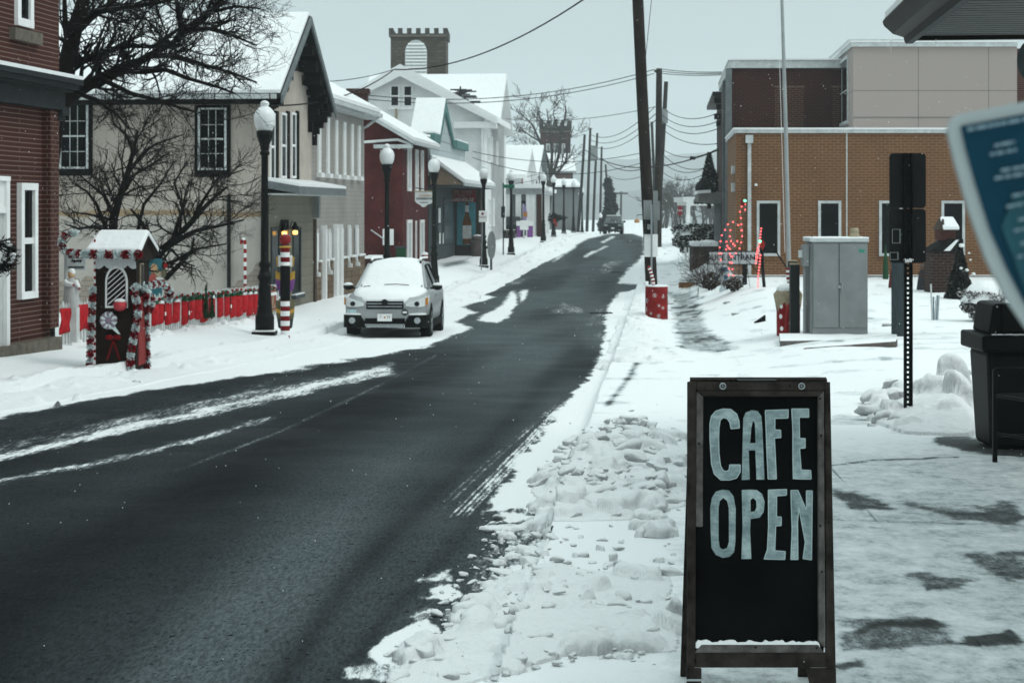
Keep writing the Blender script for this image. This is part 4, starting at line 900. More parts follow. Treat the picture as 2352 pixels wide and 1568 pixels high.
MB().tube([F.p(L+.6,.43,z0+3.0), F.p(L+.3,.05,z0+2.65), F.p(L+.08,-.05,z0+2.55), F.p(L+.08,-.05,zb)], .045, 8).build('downspout', MT['paletrim'], B)

# ------------------------------------------------------------------ red painted house
F = Frame(-4.655, 70.5, .09, 1); S = Frame(-4.655, 70.5, 1, -.09); B = thing('red_house', 'dark red painted house with white windows and a snowy gable roof', 'house', (-5.5, 74, h1(-4.4, 74)))
zb = h1(-4.4, 72)-.6; L = 7.6
pts = [F.p(0,0,zb),F.p(0,0,z0+2.95),F.p(0,-4,z0+5.3),F.p(0,-8,z0+2.95),F.p(0,-8,zb)]
MB().prism(pts, (F.t[0]*L, F.t[1]*L, 0)).build('wall', MT['brickfar'], B)
m = MB(); sb = MB()
for d0, d1 in ((.55,-4.0),(-8.55,-4.0)):
    q = [F.p(-.4,d0,z0+2.82),F.p(L+.2,d0,z0+2.82),F.p(L+.2,d1,z0+5.46),F.p(-.4,d1,z0+5.46)]; m.slab(q, .16)
    sb.prism([p+Vector((0,0,.01)) for p in q], (0,0,.14))
r = m.build('roof', MT['paletrim'], B); sb.build('roof_snow', MT['snow_clean'], r)
m = MB(); m.fbox(F, -.38, L+.1, .5, .64, z0+2.66, z0+2.80); m.fbox(F, -.36, 0, -1.2, .45, z0+2.50, z0+2.66); m.build('eave_trim', MT['paletrim'], B)
MB().tube([S.p(-2.0,.08,S.z(840,328)), S.p(-.2,.08,S.z(925,321)), S.p(.4,.2,z0+2.66)], .06, 8).build('drain_pipe', MT['white'], B)
m = MB(); cx, cy = -6.8, 73.2; m.box(cx-.42, cx+.42, cy-.35, cy+.35, z0+3.5, z0+5.0); m.box(cx-.5, cx+.5, cy-.42, cy+.42, z0+5.0, z0+5.22); m.build('chimney', MT['brickdark'], r)
for (u0,u1,va,vb) in ((935,946,339,439),(953,962,343,440),(966,974,345,440),(934,947.5,505,600),(953.5,958,507,600),(963.8,975.5,505,598)):
    window(B, F, F.a(u0), F.a(u1,.06), F.z(u0,vb), F.z(u0,va), .14, .06, trim=MT['white'], glass=MT['paletrim'], nz=1)
MB().box(Xu(879,70.3), Xu(904,70.3), 70.30, 70.42, Zv(563,70.3), Zv(526,70.3)).build('notice_board', MT['vinyl'], B)
MB().tube([W(852,528,70), W(892,556,70)], .03, 6).build('stair_rail', MT['paletrim'], B)
m = MB(); m.box(Xu(838,68), Xu(888,68), 68, 70.3, zb, Zv(594,68)); s_ = m.build('stoop', MT['brickdark'], B); MB().box(Xu(837,68), Xu(889,68), 67.95, 70.3, Zv(594,68)+.003, Zv(589,68)).build('snow_cap', MT['snow_clean'], s_)
t = thing('waste_bin', 'dark green lidded bin against the red house wall', 'bin', (Xu(920,69.6), 69.6, h1(Xu(920,69.6),69.6)))
x0_, x1_ = Xu(909,69.3), Xu(931,69.3); MB().box(x0_, x1_, 69.3, 69.9, ORI[t.name].z, Zv(570,69.3)).build('body', MT['green'], t, bevel=.03); MB().box(x0_-.03, x1_+.03, 69.27, 69.93, Zv(570,69.3)+.002, Zv(566,69.3)).build('lid', MT['slate'], t)

# ------------------------------------------------------------------ text
def text(body, size, origin, right, up, mat, parent=None, name='lettering', ext=.004, bold=0.0, align='CENTER', squeeze=1.0):
    cu = bpy.data.curves.new(name, 'FONT'); cu.body = body; cu.size = size; cu.extrude = ext; cu.align_x = align; cu.align_y = 'CENTER'; cu.offset = bold; cu.resolution_u = 3
    ob = bpy.data.objects.new(name+'_tmp', cu); COL.objects.link(ob)
    dg = bpy.context.evaluated_depsgraph_get(); me = bpy.data.meshes.new_from_object(ob.evaluated_get(dg)); bpy.data.objects.remove(ob)
    r = Vector(right).normalized(); u_ = Vector(up).normalized(); n_ = r.cross(u_)
    V = [Vector(origin)+r*v.co.x*squeeze+u_*v.co.y+n_*v.co.z for v in me.vertices]
    m = MB(); m.add(V, [tuple(p.vertices) for p in me.polygons]); bpy.data.meshes.remove(me)
    return m.build(name, mat, parent)

# ------------------------------------------------------------------ liquor shop with canopy
F = Frame(-3.93, 78.5, .09, 1); B = thing('corner_shop', 'white fronted shop with a teal trimmed peak and snow covered street canopy', 'building', (-3.5, 86, h1(-3, 84)))
zb = h1(-3.5, 82)-.5; L = 10.0
MB().fbox(F, 0, 22, -9, 0, zb, z0+1.5).build('wall', MT['slate'], B)
MB().fbox(F, 0, 14, -9, .05, z0+1.5, z0+3.35).build('front_wall', siding('shop_boards', (.42,.48,.49), .45, .5), B)
aL, aR, aM = F.a(1006,.1), F.a(1041,.1), F.a(1019.5,.1); zf = z0+3.3; zp = F.z(1020, 232, .1)
m = MB().prism([F.p(aL,.08,zf),F.p(aR,.08,zf),F.p(aM,.08,zp)], (-F.n[0]*1.2,-F.n[1]*1.2,0)); m.build('peak', siding('shop_boards_b', (.40,.46,.47), .45, .5), B)
m = MB(); th = .34
for a, b_ in ((aL-.35, aM), (aR+.35, aM)):
    q = [F.p(a,.10,zf-.25),F.p(b_,.10,zp+.06),F.p(b_,.10,zp-.5),F.p(a+(.32 if a < b_ else -.32),.10,zf-.25)]; m.prism(q, (F.n[0]*.12,F.n[1]*.12,0))
for a0, a1 in ((.0, aL-.2), (aR+.2, 14)): m.fbox(F, a0, a1, .06, .26, zf-.18, zf+.22)
tr = m.build('trim', MT['tealtrim'], B)
m = MB(); q = [F.p(aL-.35,.2,zf-.18),F.p(aM,.2,zp+.1),F.p(aM,-1.2,zp+.1),F.p(aL-.35,-1.2,zf-.18)]; m.prism(q, (-.10,0,.06)); 
for a0, a1 in ((.0, aL-.3), (aR+.3, 14)): m.fbox(F, a0, a1, -.3, .26, zf+.222, zf+.30)
m.build('snow_ledge', MT['snow_clean'], tr)
dC = 1.72; zc0, zc1 = z0+1.16, z0+2.35
q = [F.p(-.2,dC,zc0),F.p(14.2,dC,zc0),F.p(14.2,.06,zc1),F.p(-.2,.06,zc1)]
roof_lean(B, q, .06, MT['paletrim'], .16, 'canopy_roof')
m = MB(); m.prism([F.p(-.12,.06,zc1-.09),F.p(-.12,.06,zc0-.1),F.p(-.12,dC-.05,zc0-.1)], (F.t[0]*.08,F.t[1]*.08,0)); m.build('canopy_end', MT['brownlite'], B)
MB().fbox(F, -.15, 14.1, dC-.08, dC, zc0-.14, zc0-.03).build('fascia', MT['paletrim'], B)
MB().fbox(F, -.1, 14.1, .06, dC-.1, zc0-.16, zc0-.11).build('soffit', MT['slate'], B)
# shop windows along the street
for u0, u1, va, vb in ((993,1003,475,552),(1006,1016,475,555),(1020,1042,455,562)):
    window(B, F, F.a(u0,.03), F.a(u1,.03), F.z(u0,vb,.03), F.z(u0,va,.03), .06, .05, trim=MT['slate'], glass=MT['glasslite'], nz=2, nx=2)
for u0, u1, va, vb in ((997,1001,478,504),(1008,1013,478,512),(1010,1013,535,560),(1018,1020,535,560)): MB().fbox(F, F.a(u0,.08), F.a(u1,.08), .051, .065, F.z(u0,vb,.07), F.z(u0,va,.07)).build('notice', MT['vinyl'], B)
# entrance block facing down the street
Yf = 88.4; xa, xb = Xu(1045,Yf), Xu(1104,Yf)
MB().box(xa, xb, Yf, Yf+8, zb, Zv(424,Yf)).build('entrance_wall', M('entry_brown', (.03,.025,.02), .8, .3), B)
px0, px1, pz0, pz1 = Xu(1049.5,Yf), Xu(1092.7,Yf), Zv(563,Yf), Zv(465,Yf)
po = MB().box(px0, px1, Yf-.06, Yf-.005, pz0, pz1).build('poster', MT['teal'], B)
cxp = (px0+px1)/2+.04; k = (pz1-pz0)/98
prof = [(.11,0),(.11,2),(.26,14-20)]
bt = [(-.24,pz0+2*k),(.24,pz0+2*k),(.245,pz0+46*k),(.20,pz0+58*k),(.10,pz0+70*k),(.085,pz0+97*k),(-.085,pz0+97*k),(-.10,pz0+70*k),(-.20,pz0+58*k),(-.245,pz0+46*k)]
MB().prism([(cxp+x, Yf-.062, z) for x, z in bt], (0,-.012,0)).build('painted_bottle', M('bottle_brown', (.10,.042,.012), .4, .4, 4), po)
MB().box(cxp-.235, cxp+.235, Yf-.082, Yf-.0745, pz0+15*k, pz0+45*k).box(cxp-.10, cxp+.10, Yf-.082, Yf-.0745, pz0+76*k, pz0+91*k).build('painted_label', MT['paletrim'], po)
sx0, sx1, sz0, sz1 = Xu(1024,87.2), Xu(1092.7,87.2), Zv(464,87.2), Zv(436,87.2)
sg = tag(MB().box(sx0, sx1, 87.15, 87.25, sz0, sz1).build('shop_sign', MT['darkred']), 'dark red drinks shop sign with pale lettering hung under the canopy', 'sign')
for i, s_ in enumerate(('BEER  WINE', "'N' SPIRITS", 'WAREHOUSE')):
    text(s_, .27, ((sx0+sx1)/2+.02, 87.145, sz1-.13-(sz1-sz0-.02)*i/3), (1,0,0), (0,0,1), M('faded_letter', (.20,.15,.14), .8) if i < 2 else MT['paletrim'], sg, squeeze=.82)
tag(MB().lathe((Xu(1097,87.6),87.6,h1(Xu(1097,87.6),87.6)), [(.30,0),(.33,.1),(.36,.75),(.37,.8)], 18).ball((Xu(1097,87.6),87.6,h1(Xu(1097,87.6),87.6)+.95), .33, .33, .2, 14, 6, .05).build('planter', M('planter_stone', (.11,.09,.085), .9, .3, 6, snow=(.6,.9,4,.6))), 'squat brown stone planter beside the bottle poster', 'planter')

# ------------------------------------------------------------------ large white clapboard hall
F = Frame(-1.785, 106, .09, 1); S = Frame(-1.785, 106, 1, -.09); B = thing('white_hall', 'tall white clapboard hall with twin attic windows and snowy cross gable roof', 'building', (-5, 112, h1(-2, 112)))
zb = h1(-1.8, 108)-.8; xm = S.a(922); hw = -xm; ze, zp = z0+6.05, z0+8.85
gable_body(S, 2*xm, 0, zb, ze, zp, 15).build('wall', MT['whitesiding'], B)
roof_pair(B, S, 2*xm-.9, .9, z0+5.60, z0+9.0, .6, -9.0, .22, .16, MT['vinyl'])
m = MB()
for aa in (2*xm-.9, .9):
    def rz(a): return z0+5.6+(3.4/(hw+.9))*((hw+.9)-abs(a-xm))
    q = [S.p(aa,.6,rz(aa)-.02),S.p(xm,.6,rz(xm)-.02),S.p(xm,.6,rz(xm)-.62),S.p(aa,.6,rz(aa)-.35)]; m.prism(q, (S.n[0]*.06,S.n[1]*.06,0))
m.fbox(S, -1.9, .85, .02, .55, z0+5.05, z0+5.45); m.build('bargeboard', MT['vinyl'], B)
for u0, u1 in ((896,918),(926,948)): window(B, S, S.a(u0), S.a(u1), S.z(u0,246), S.z(u0,196), .09, .08, nz=2, mun=.06)
MB().fbox(S, S.a(893), S.a(952), .0, .10, S.z(900,252), S.z(900,246)-.01).build('sill', MT['white'], B)
MB().fbox(S, S.a(908), S.a(912.5), .01, .12, S.z(910,292), S.z(910,250)).build('vent_pipe', MT['tan'], B)
MB().tube([S.p(-.12,.12,zb), S.p(-.12,.12,z0+5.2)], .09, 8).build('downspout', MT['white'], B)
# cross gable towards the street: ridge across, gable over the street front
F2 = F; aC = 9.0
gable_body(F, aC-4.6, aC+4.6, zb, z0+5.7, z0+8.95, 9).build('wing_wall', MT['whitesiding'], B)
r = roof_pair(B, F, aC-5.2, aC+5.2, z0+5.35, z0+9.12, .62, -9, .2, .14, MT['vinyl'])
m = MB(); random.seed(3)   # bare shingles where the snow has slid
for k in range(150):
    dd = random.uniform(-5.2, -.7); aa = random.uniform(aC-4.3, aC-1.4)
    w = random.uniform(.25, .9); zz = z0+5.35+(9.12-5.35)*(aa-(aC-5.2))/5.2
    if abs((dd+2.9+(aa-aC+2.9)*-.5)/2.2)+abs((aa-(aC-2.9))/1.5) > .95: continue
    m.slab([F.p(aa-.06,dd-w*.8,zz-.0435+.165),F.p(aa-.06,dd+w*.8,zz-.0435+.165),F.p(aa+.06,dd+w*.8,zz+.0435+.165),F.p(aa+.06,dd-w*.8,zz+.0435+.165)], .02)
m.build('bare_shingles', MT['iron'], r)
MB().tube([F.p(aC-2.7,-2.3,z0+7.0), F.p(aC-2.7,-2.3,z0+8.2)], .06, 6).build('vent_stack', MT['iron'], r)
for u0, u1, va, vb in ((1119,1123,312,372),(1127,1130,314,372),(1139,1142,325,380),(1121,1126,455,520),(1131,1134,455,520)):
    window(B, F, F.a(u0), F.a(u1), F.z(u0,vb), F.z(u0,va), .12, .08, trim=MT['white'], glass=MT['paletrim'], nz=2)

# ------------------------------------------------------------------ church towers
def tower(name, label, u0, u1, vt, Y, dep, wallmat, vband, arch, zbot, nm, mh, trim):
    x0_, x1_ = Xu(u0,Y), Xu(u1,Y); w = x1_-x0_
    B = thing(name, label, 'tower', ((x0_+x1_)/2, Y+dep/2, zbot))
    zt = Zv(vt, Y); zc = zt-mh; zpp = Zv(vband, Y)
    MB().box(x0_+w*.03, x1_-w*.03, Y+.12, Y+dep-.12, zbot, zpp).build('wall', wallmat, B)
    m = MB(); m.box(x0_, x1_, Y, Y+dep, zpp, zc); p = m.build('parapet', trim, B)
    m = MB(); sn = MB(); mw = w/(2*nm-1)
    for i in range(nm):
        for yy in (Y, Y+dep-.3): m.box(x0_+2*i*mw, x0_+(2*i+1)*mw, yy, yy+.3, zc+.002, zt); sn.box(x0_+2*i*mw-.04, x0_+(2*i+1)*mw+.04, yy-.04, yy+.34, zt+.002, zt+.10)
        for xx in (x0_, x1_-.3):
            ya = Y+dep*(2*i)/(2*nm-1); yb = Y+dep*(2*i+1)/(2*nm-1)
            if i not in (0, nm-1): m.box(xx, xx+.3, ya, yb, zc+.002, zt)
    m.build('battlement', trim, p); sn.build('snow_cap', MT['snow_clean'], p)
    MB().box(x0_+w*.01, x1_-w*.01, Y-.06, Y+.1, zpp-.02, zpp+.12).build('string_course', MT['stonesill'], B)
    if arch:
        ua, ub, va, vb = arch; xa, xb = Xu(ua,Y), Xu(ub,Y); za, zs = Zv(va,Y), Zv(vb,Y); cx = (xa+xb)/2; r_ = (xb-xa)/2; zc_ = za-r_*1.15
        out = [(xa,zs),(xb,zs)]+[(cx+r_*math.cos(t_), zc_+r_*1.15*math.sin(t_)) for t_ in np.linspace(0, math.pi, 14)]
        wd = MB().prism([(x, Y-.02+.02, z) for x, z in out], (0,.2,0)).build('arched_window', MT['paletrim'], B)
        m = MB(); z = zs+.1
        while z < za-.15:
            hw_ = r_ if z < zc_ else r_*math.sqrt(max(0, 1-((z-zc_)/(r_*1.15))**2)); hw_ -= .06
            if hw_ > .1: m.hexa([(cx-hw_,Y-.10,z),(cx+hw_,Y-.10,z),(cx+hw_,Y-.005,z+.06),(cx-hw_,Y-.005,z+.06),(cx-hw_,Y-.10,z+.05),(cx+hw_,Y-.10,z+.05),(cx+hw_,Y-.005,z+.14),(cx-hw_,Y-.005,z+.14)])
            z += .26
        m.build('louvre', MT['vinyl'], wd)
    return B
B = tower('church_tower', 'square stone church tower with battlements and a white louvred arch', 893, 1028, 65, 130, 5, MT['stone'], 84, (930,981,92,175), h1(-6,130)-1, 7, .42, M('tower_cap', (.06,.055,.05), .85, .3, 3))
B = tower('church_tower', 'distant dark brick church tower with battlements behind bare branches', 1240, 1313, 277, 235, 5, M('far_brick', (.040,.016,.014), .85, .3, 1), 303, None, -6, 5, .75, M('far_stone', (.022,.02,.019), .85))
for u0, u1 in ((1254,1264),(1272,1286),(1290,1298)): window(B, Frame(Xu(1240,235.1), 235.12, 1, 0), Xu(u0,235)-Xu(1240,235), Xu(u1,235)-Xu(1240,235), Zv(356,235), Zv(330,235), .2, .1, trim=MT['paletrim'], nz=1, glass=MT['greytrim'])
B = thing('church_hall', 'snow roofed church hall below the distant brick tower', 'building', (7, 226, -3))
S = Frame(Xu(1238,222), 222, 1, 0); wl = Xu(1316,222)-Xu(1238,222)
MB().fbox(S, 0, wl, -10, 0, -4, Zv(396,222)).build('wall', M('hall_brick', (.09,.05,.045), .85), B); roof_lean(B, [S.p(-.4,.4,Zv(394,222)),S.p(wl+.4,.4,Zv(394,222)),S.p(wl+.2,-6,Zv(352,222)),S.p(-.2,-6,Zv(352,222))], .2, MT['greytrim'], .2)

# ------------------------------------------------------------------ far left houses, porches and shed
F = Frame(Xu(1196,130), 130, .09, 1); S = Frame(Xu(1196,130), 130, 1, -.09); B = thing('white_house', 'far white house with a snowy roof behind the long porch', 'house', (0, 136, h1(0,136)))
zb = h1(1, 134)-.8
gable_body(F, 0, 11, zb, z0+2.6, z0+4.5, 8).build('wall', MT['whitesiding'], B); roof_pair(B, F, -.6, 11.6, z0+2.4, z0+4.75, .5, -8.5, .15, .15, MT['vinyl'])
MB().fbox(F, .6, 1.1, .0, .1, zb, z0+2.7).build('corner_board', M('rose_board', (.35,.24,.21), .7), B)
B = thing('white_house', 'farther white house whose snow roof shows over the long porch', 'house', (1, 152, h1(1,152)))
F = Frame(Xu(1226,146), 146, .09, 1)
gable_body(F, 0, 12, h1(2,150)-1, z0+2.9, z0+5.2, 9).build('wall', MT['whitesiding'], B); roof_pair(B, F, -.6, 12.6, z0+2.7, z0+5.5, .5, -9.5, .15, .2, MT['greytrim'])
MB().fbox(F, 2.5, 2.9, .0, .1, z0-2, z0+3).fbox(F, 6, 6.4, 0, .1, z0-2, z0+3).build('window', MT['greytrim'], B)
B = thing('porch', 'long snow topped white porch with columns and a brick pillar', 'porch', (1.5, 127, h1(1.5,127)))
F = Frame(Xu(1240,124.5), 124.5, .09, 1); S = Frame(Xu(1240,124.5), 124.5, 1, -.09); zg = h1(1.5,125)-.3
zt = Zv(446,124.5); wl = S.a(1160)
m = MB(); m.fbox(S, wl, 0, -2.8, 0, zt, zt+.45); m.fbox(F, 0, 16, -2.8, 0, zt+.01, zt+.40); r = m.build('roof', MT['paletrim'], B)
m = MB(); m.fbox(S, wl-.1, .15, -2.9, .1, zt+.452, zt+.78); m.fbox(F, .2, 5, -2.9, .2, zt+.46, zt+.72); m.fbox(F, 5.3, 10, -2.9, .3, zt+.30, zt+.62); m.fbox(F, 10.3, 16, -2.9, .25, zt+.2, zt+.5); m.build('roof_snow', MT['snow_clean'], r)
for u in (1166,1190,1214,1224): 
    a = S.a(u); m = MB().fbox(S, a-.2, a+.2, -.5, -.1, zg, zt-.002); m.build('column', MT['vinyl'], B)
a = S.a(1240); MB().fbox(S, a-.22, a+.12, -.4, .0, zg, zt-.002).build('brick_pillar', MT['brickdark'], B)
for a in (4, 8, 12): MB().fbox(F, a, a+.4, -.4, -.1, zg, zt-.01).build('column', MT['vinyl'], B)
MB().fbox(S, wl, S.a(1238), -2.75, -2.6, zg, zt-.003).build('back_wall', MT['greywall'], B)
for u0, u1 in ((1196,1207),(1216,1224)): MB().fbox(S, S.a(u0,-2.5), S.a(u1,-2.5), -2.6, -2.5, zg, zt-.5).build('doorway', MT['glass'], B)
l = MB().ball(S.p(S.a(1223.5,-.3),-.3,Zv(494,124.8)), .14, n=10, m=6).build('porch_light', MT['lamp']); tag(l, 'small lit orange lamp glowing on the far porch', 'lamp')
t = thing('feather_flag', 'blue and orange feather flag standing on the far porch', 'flag', S.p(S.a(1201,.4),.4,zg))
MB().tube([S.p(S.a(1201,.4),.4,zg), S.p(S.a(1201,.4),.4,Zv(468,124))], .03, 6).build('pole', MT['paletrim'], t)
a0, a1 = S.a(1202,.4), S.a(1211,.4)
def band(za, zb_, f0, f1): return [S.p(a0,.4,zb_),S.p(a0,.4,za),S.p(a0+(a1-a0)*f0,.4,za),S.p(a0+(a1-a0)*f1,.4,zb_)]
MB().prism(band(Zv(468,124),Zv(487,124),.3,1), (0,.03,0)).prism(band(Zv(498,124),Zv(514,124),1,.3), (0,.03,0)).build('blue_panel', MT['lilac'], t)
MB().prism(band(Zv(487.2,124),Zv(497.8,124),1,1), (0,.03,0)).build('orange_panel', MT['orange'], t)
t = thing('sign_board', 'white topped purple stand up sign in front of the far porch', 'sign', (Xu(1204,118), 118, h1(Xu(1204,118),118)))
for u0, u1 in ((1187,1197),(1211,1224)): MB().box(Xu(u0,118), Xu(u1,118), 118, 118.25, Zv(545,118), Zv(519,118)).build('purple_panel', MT['purple'], t)
pass; MB().box(Xu(1186,118), Xu(1224,118), 117.95, 118.3, Zv(518.6,118), Zv(508,118)).box(Xu(1194,118), Xu(1214,118), 117.9, 118.0, Zv(528,118), Zv(506,118)).build('white_panel', MT['white'], t)
MB().box(Xu(1203,118)-.06, Xu(1203,118)+.06, 117.96, 118.1, ORI[t.name].z, Zv(528,118)).build('post', MT['paletrim'], t)
tag(MB().box(Xu(1160,119), Xu(1183,119), 119, 120.6, h1(-.3,119)-.2, Zv(533,119)).box(Xu(1159,119), Xu(1184,119), 118.9, 120.7, Zv(533,119)+.002, Zv(528,119)).build('low_wall', M('low_wall_stone', (.06,.055,.05), .9, .3, 4, snow=(.5,.8,3,.4))), 'low dark snow topped wall before the far porch', 'wall')
t = thing('parked_car', 'dark car nose glimpsed behind the far porch steps', 'car', (Xu(1172,121.5), 122, h1(0,122)))
m = MB(); cx = Xu(1176,121.5); zg2 = h1(cx,122)
m.hexa([(cx-.9,121,zg2+.3),(cx+.9,121,zg2+.3),(cx+.9,125,zg2+.3),(cx-.9,125,zg2+.3),(cx-.85,121.1,zg2+.95),(cx+.85,121.1,zg2+.95),(cx+.85,125,zg2+1.0),(cx-.85,125,zg2+1.0)]).hexa([(cx-.8,122.1,zg2+1.0),(cx+.8,122.1,zg2+1.0),(cx+.8,125,zg2+1.0),(cx-.8,125,zg2+1.0),(cx-.6,122.8,zg2+1.5),(cx+.6,122.8,zg2+1.5),(cx+.6,124.6,zg2+1.5),(cx-.6,124.6,zg2+1.5)]); m.build('body', MT['iron'], t, bevel=.06)
for s_ in (-.6, .6): MB().ball((cx+s_,120.98,zg2+.75), .13, .05, .1, 8, 6).build('headlight', MT['globe'], t)
for s_ in (-.75, .75): MB().lathe((cx+s_-.1,121.7,zg2+.33), [(.33,0),(.33,.2)], 12, axis='x').build('wheel', MT['rubber'], t)
B = thing('grey_shed', 'plain grey walled shed with snowy roof behind the far lamps', 'building', (5, 188, h1(5,188)))
MB().box(Xu(1236,184), Xu(1332,184), 184, 196, -3.5, Zv(428,184)).build('wall', MT['greywall'], B)
roof_lean(B, [Vector((Xu(1232,184),183.5,Zv(430,184))),Vector((Xu(1336,184),183.5,Zv(430,184))),Vector((Xu(1330,184),193,Zv(412,184))),Vector((Xu(1240,184),193,Zv(412,184)))], .2, MT['iron'], .2)
# ------------------------------------------------------------------ right side buildings
Yp = 52.6; SH[:] = [.093, 52.6]
B = thing('police_station', 'single storey tan brick police station with dark framed windows and a snow lined parapet', 'building', (11, 56, h1(9,53)))
xl, xr = Xu(1690,Yp), Xu(1690,Yp)+17; S = Frame(xl, Yp, 1, 0); zb = h1(9,53)-.6; zt = Zv(306,Yp)
MB().box(xl, xr, Yp, Yp+7.2, zb, zt).build('wall', MT['bricktan'], B)
m = MB(); m.box(xl-.06, xr, Yp-.07, Yp+7.3, zt+.002, zt+.11); c = m.build('coping', MT['paletrim'], B)
MB().box(xl-.08, xr, Yp-.09, Yp+7.3, zt+.112, zt+.17).build('snow_cap', MT['snow_clean'], c)
MB().box(xl-.2, xr, Yp-.5, Yp, zb, Zv(640,Yp)+.12).build('plinth', M('plinth', (.19,.195,.19), .8, .2, 2, snow=(.5,.8,3,.3)), B)
for u0, u1 in ((1738,1792),(1879,1932),(2019,2072),(2162,2216)):
    window(B, S, S.a(u0), S.a(u1), S.z(u0,588), S.z(u0,461), .085, .05, trim=MT['paletrim'], nz=1)
    m = MB(); m.fbox(S, S.a(u0), S.a(u1), 0, .03, S.z(u0,596), S.z(u0,588.5)); m.build('brick_sill', MT['bricktan'], B)
m = MB(); x0_, x1_ = Xu(1712,Yp), Xu(1729,Yp); m.box(x0_, x1_, Yp-.26, Yp-.005, Zv(329,Yp), Zv(311,Yp)); d_ = m.build('rain_head', MT['paletrim'], B)
MB().box(Xu(1717,Yp), Xu(1725,Yp), Yp-.13, Yp-.01, zb, Zv(329,Yp)-.003).build('downpipe', MT['paletrim'], d_)
MB().box(Xu(1733,Yp), Xu(1739,Yp), Yp-.2, Yp, Zv(427,Yp), Zv(422,Yp)).build('camera_box', MT['vinyl'], B)
for u, v0, v1 in ((1684,380,398),(1685.5,420,440)): MB().box(xl-.10, xl-.003, Yp+.4, Yp+1.2, Zv(v1,Yp), Zv(v0,Yp)).build('wall_sign', MT['paletrim'], B)
MB().box(Xu(1945,Yp)-.02, Xu(1945,Yp)+.02, Yp-.008, Yp, zb, zt).build('expansion_joint', MT['paletrim'], B)
B = thing('panelled_hall', 'two storey dark brick block with pale tan panels rising behind the police station', 'building', (14, 64, h1(9,60)))
SH[:] = [.093, 61.0]; Yd = 61.0; xl2, xr2 = Xu(1681,Yd), Xu(1990,Yd)
MB().box(xl2, xr2, Yd, Yd+12, zb, Zv(158,Yd)).build('wall', MT['brickdark'], B)
m = MB(); m.box(xl2-.10, xr2, Yd-.12, Yd+12.1, Zv(157,Yd), Zv(139,Yd)); c = m.build('fascia', MT['paletrim'], B)
MB().box(xl2-.14, xr2, Yd-.16, Yd+12.1, Zv(139,Yd)+.002, Zv(139,Yd)+.06).build('snow_cap', MT['snow_clean'], c)
m = MB(); m.box(xl2-.22, xl2-.002, Yd-.10, Yd+.35, zb, Zv(157,Yd)-.01); m.box(xl2-.14, xl2-.002, Yd+2, Yd+2.3, zb, Zv(157,Yd)-.01).box(xl2-.14, xl2-.002, Yd+6, Yd+6.3, zb, Zv(157,Yd)-.01); m.build('corner_trim', MT['greytrim'], B)
# lighter patched-in bricks where openings were closed
for u0, u1 in ((1780,1846),(1912,1932)):
    MB().box(Xu(u0,Yd), Xu(u1,Yd), Yd-.012, Yd-.002, Zv(300,Yd), Zv(200,Yd)).build('patched_brick', brick('patched_brick_%d' % u0, (.034,.012,.008), (.05,.018,.012), (.20,.12,.08), .22, .08, .011), B)
    MB().box(Xu(u0,Yd)-.05, Xu(u1,Yd)+.05, Yd-.03, Yd-.013, Zv(200,Yd), Zv(198,Yd)).build('lintel', MT['stonesill'], B)
SH[:] = [.093, 57.0]; Yt = 57.0; xa, xb = Xu(1960,Yt), Xu(2336,Yt)
def panel_mat():
    m, nt, b = new_mat('jointed_panel'); uv = nt.nodes.new('ShaderNodeTexCoord').outputs['UV']
    t = nd(nt, 'ShaderNodeTexBrick', Scale=1.0, **{'Mortar Size': .014, 'Mortar Smooth': .1, 'Brick Width': 2.42, 'Row Height': 6.0}); t.offset = 0; lk(nt, uv, t.inputs['Vector'])
    t.inputs['Color1'].default_value = (.335,.288,.262,1); t.inputs['Color2'].default_value = (.35,.30,.275,1); t.inputs['Mortar'].default_value = (.13,.12,.115,1)
    f = noise(nt, .9, 5, wpos(nt)); c = mixc(nt, math_(nt, 'MULTIPLY', f, .22), t.outputs['Color'], (.25,.215,.195)); lk(nt, c, b.inputs['Base Color']); b.inputs['Roughness'].default_value = .75
    return m
pm = panel_mat()
MB().box(xa, xb, Yt, Yt+11, zb, Zv(108,Yt)).build('panel_wall', pm, B)
MB().box(xa, xb, Yt-.012, Yt-.001, Zv(270,Yt)-.012, Zv(270,Yt)+.012).build('panel_joint', MT['greytrim'], B)
m = MB(); m.box(xa-.08, xb, Yt-.1, Yt+11, Zv(108,Yt)+.002, Zv(98,Yt)); c = m.build('panel_coping', MT['paletrim'], B); MB().box(xa-.1, xb, Yt-.12, Yt+11, Zv(98,Yt)+.002, Zv(96,Yt)+.02).build('snow_cap', MT['snow_clean'], c)
E = Frame(xa, Yt+11, 0, -1, 1)   # west face of the panelled part
E = Frame(xa, Yt, 0.0, 1, -1)
window(B, E, 1.4, 5.6, Zv(279,Yt), Zv(118,Yt), .12, .06, trim=MT['paletrim'], nz=2, nx=2)
MB().box(Xu(1914,64), Xu(2060,64), 64, 72, Zv(300,64), Zv(100,64)).build('rear_block', M('rear_panel', (.33,.285,.26), .75, .06, 1), B)
MB().box(Xu(1913,64)-.06, Xu(2060,64), 63.9, 72, Zv(100,64)+.002, Zv(91,64)).build('rear_coping', MT['paletrim'], B)
MB().box(xb+.003, xb+3, Yt+.3, Yt+11, zb, Zv(110,Yt)).build('brick_return', MT['brickred'], B)
SH[:] = [.093, 74.0]
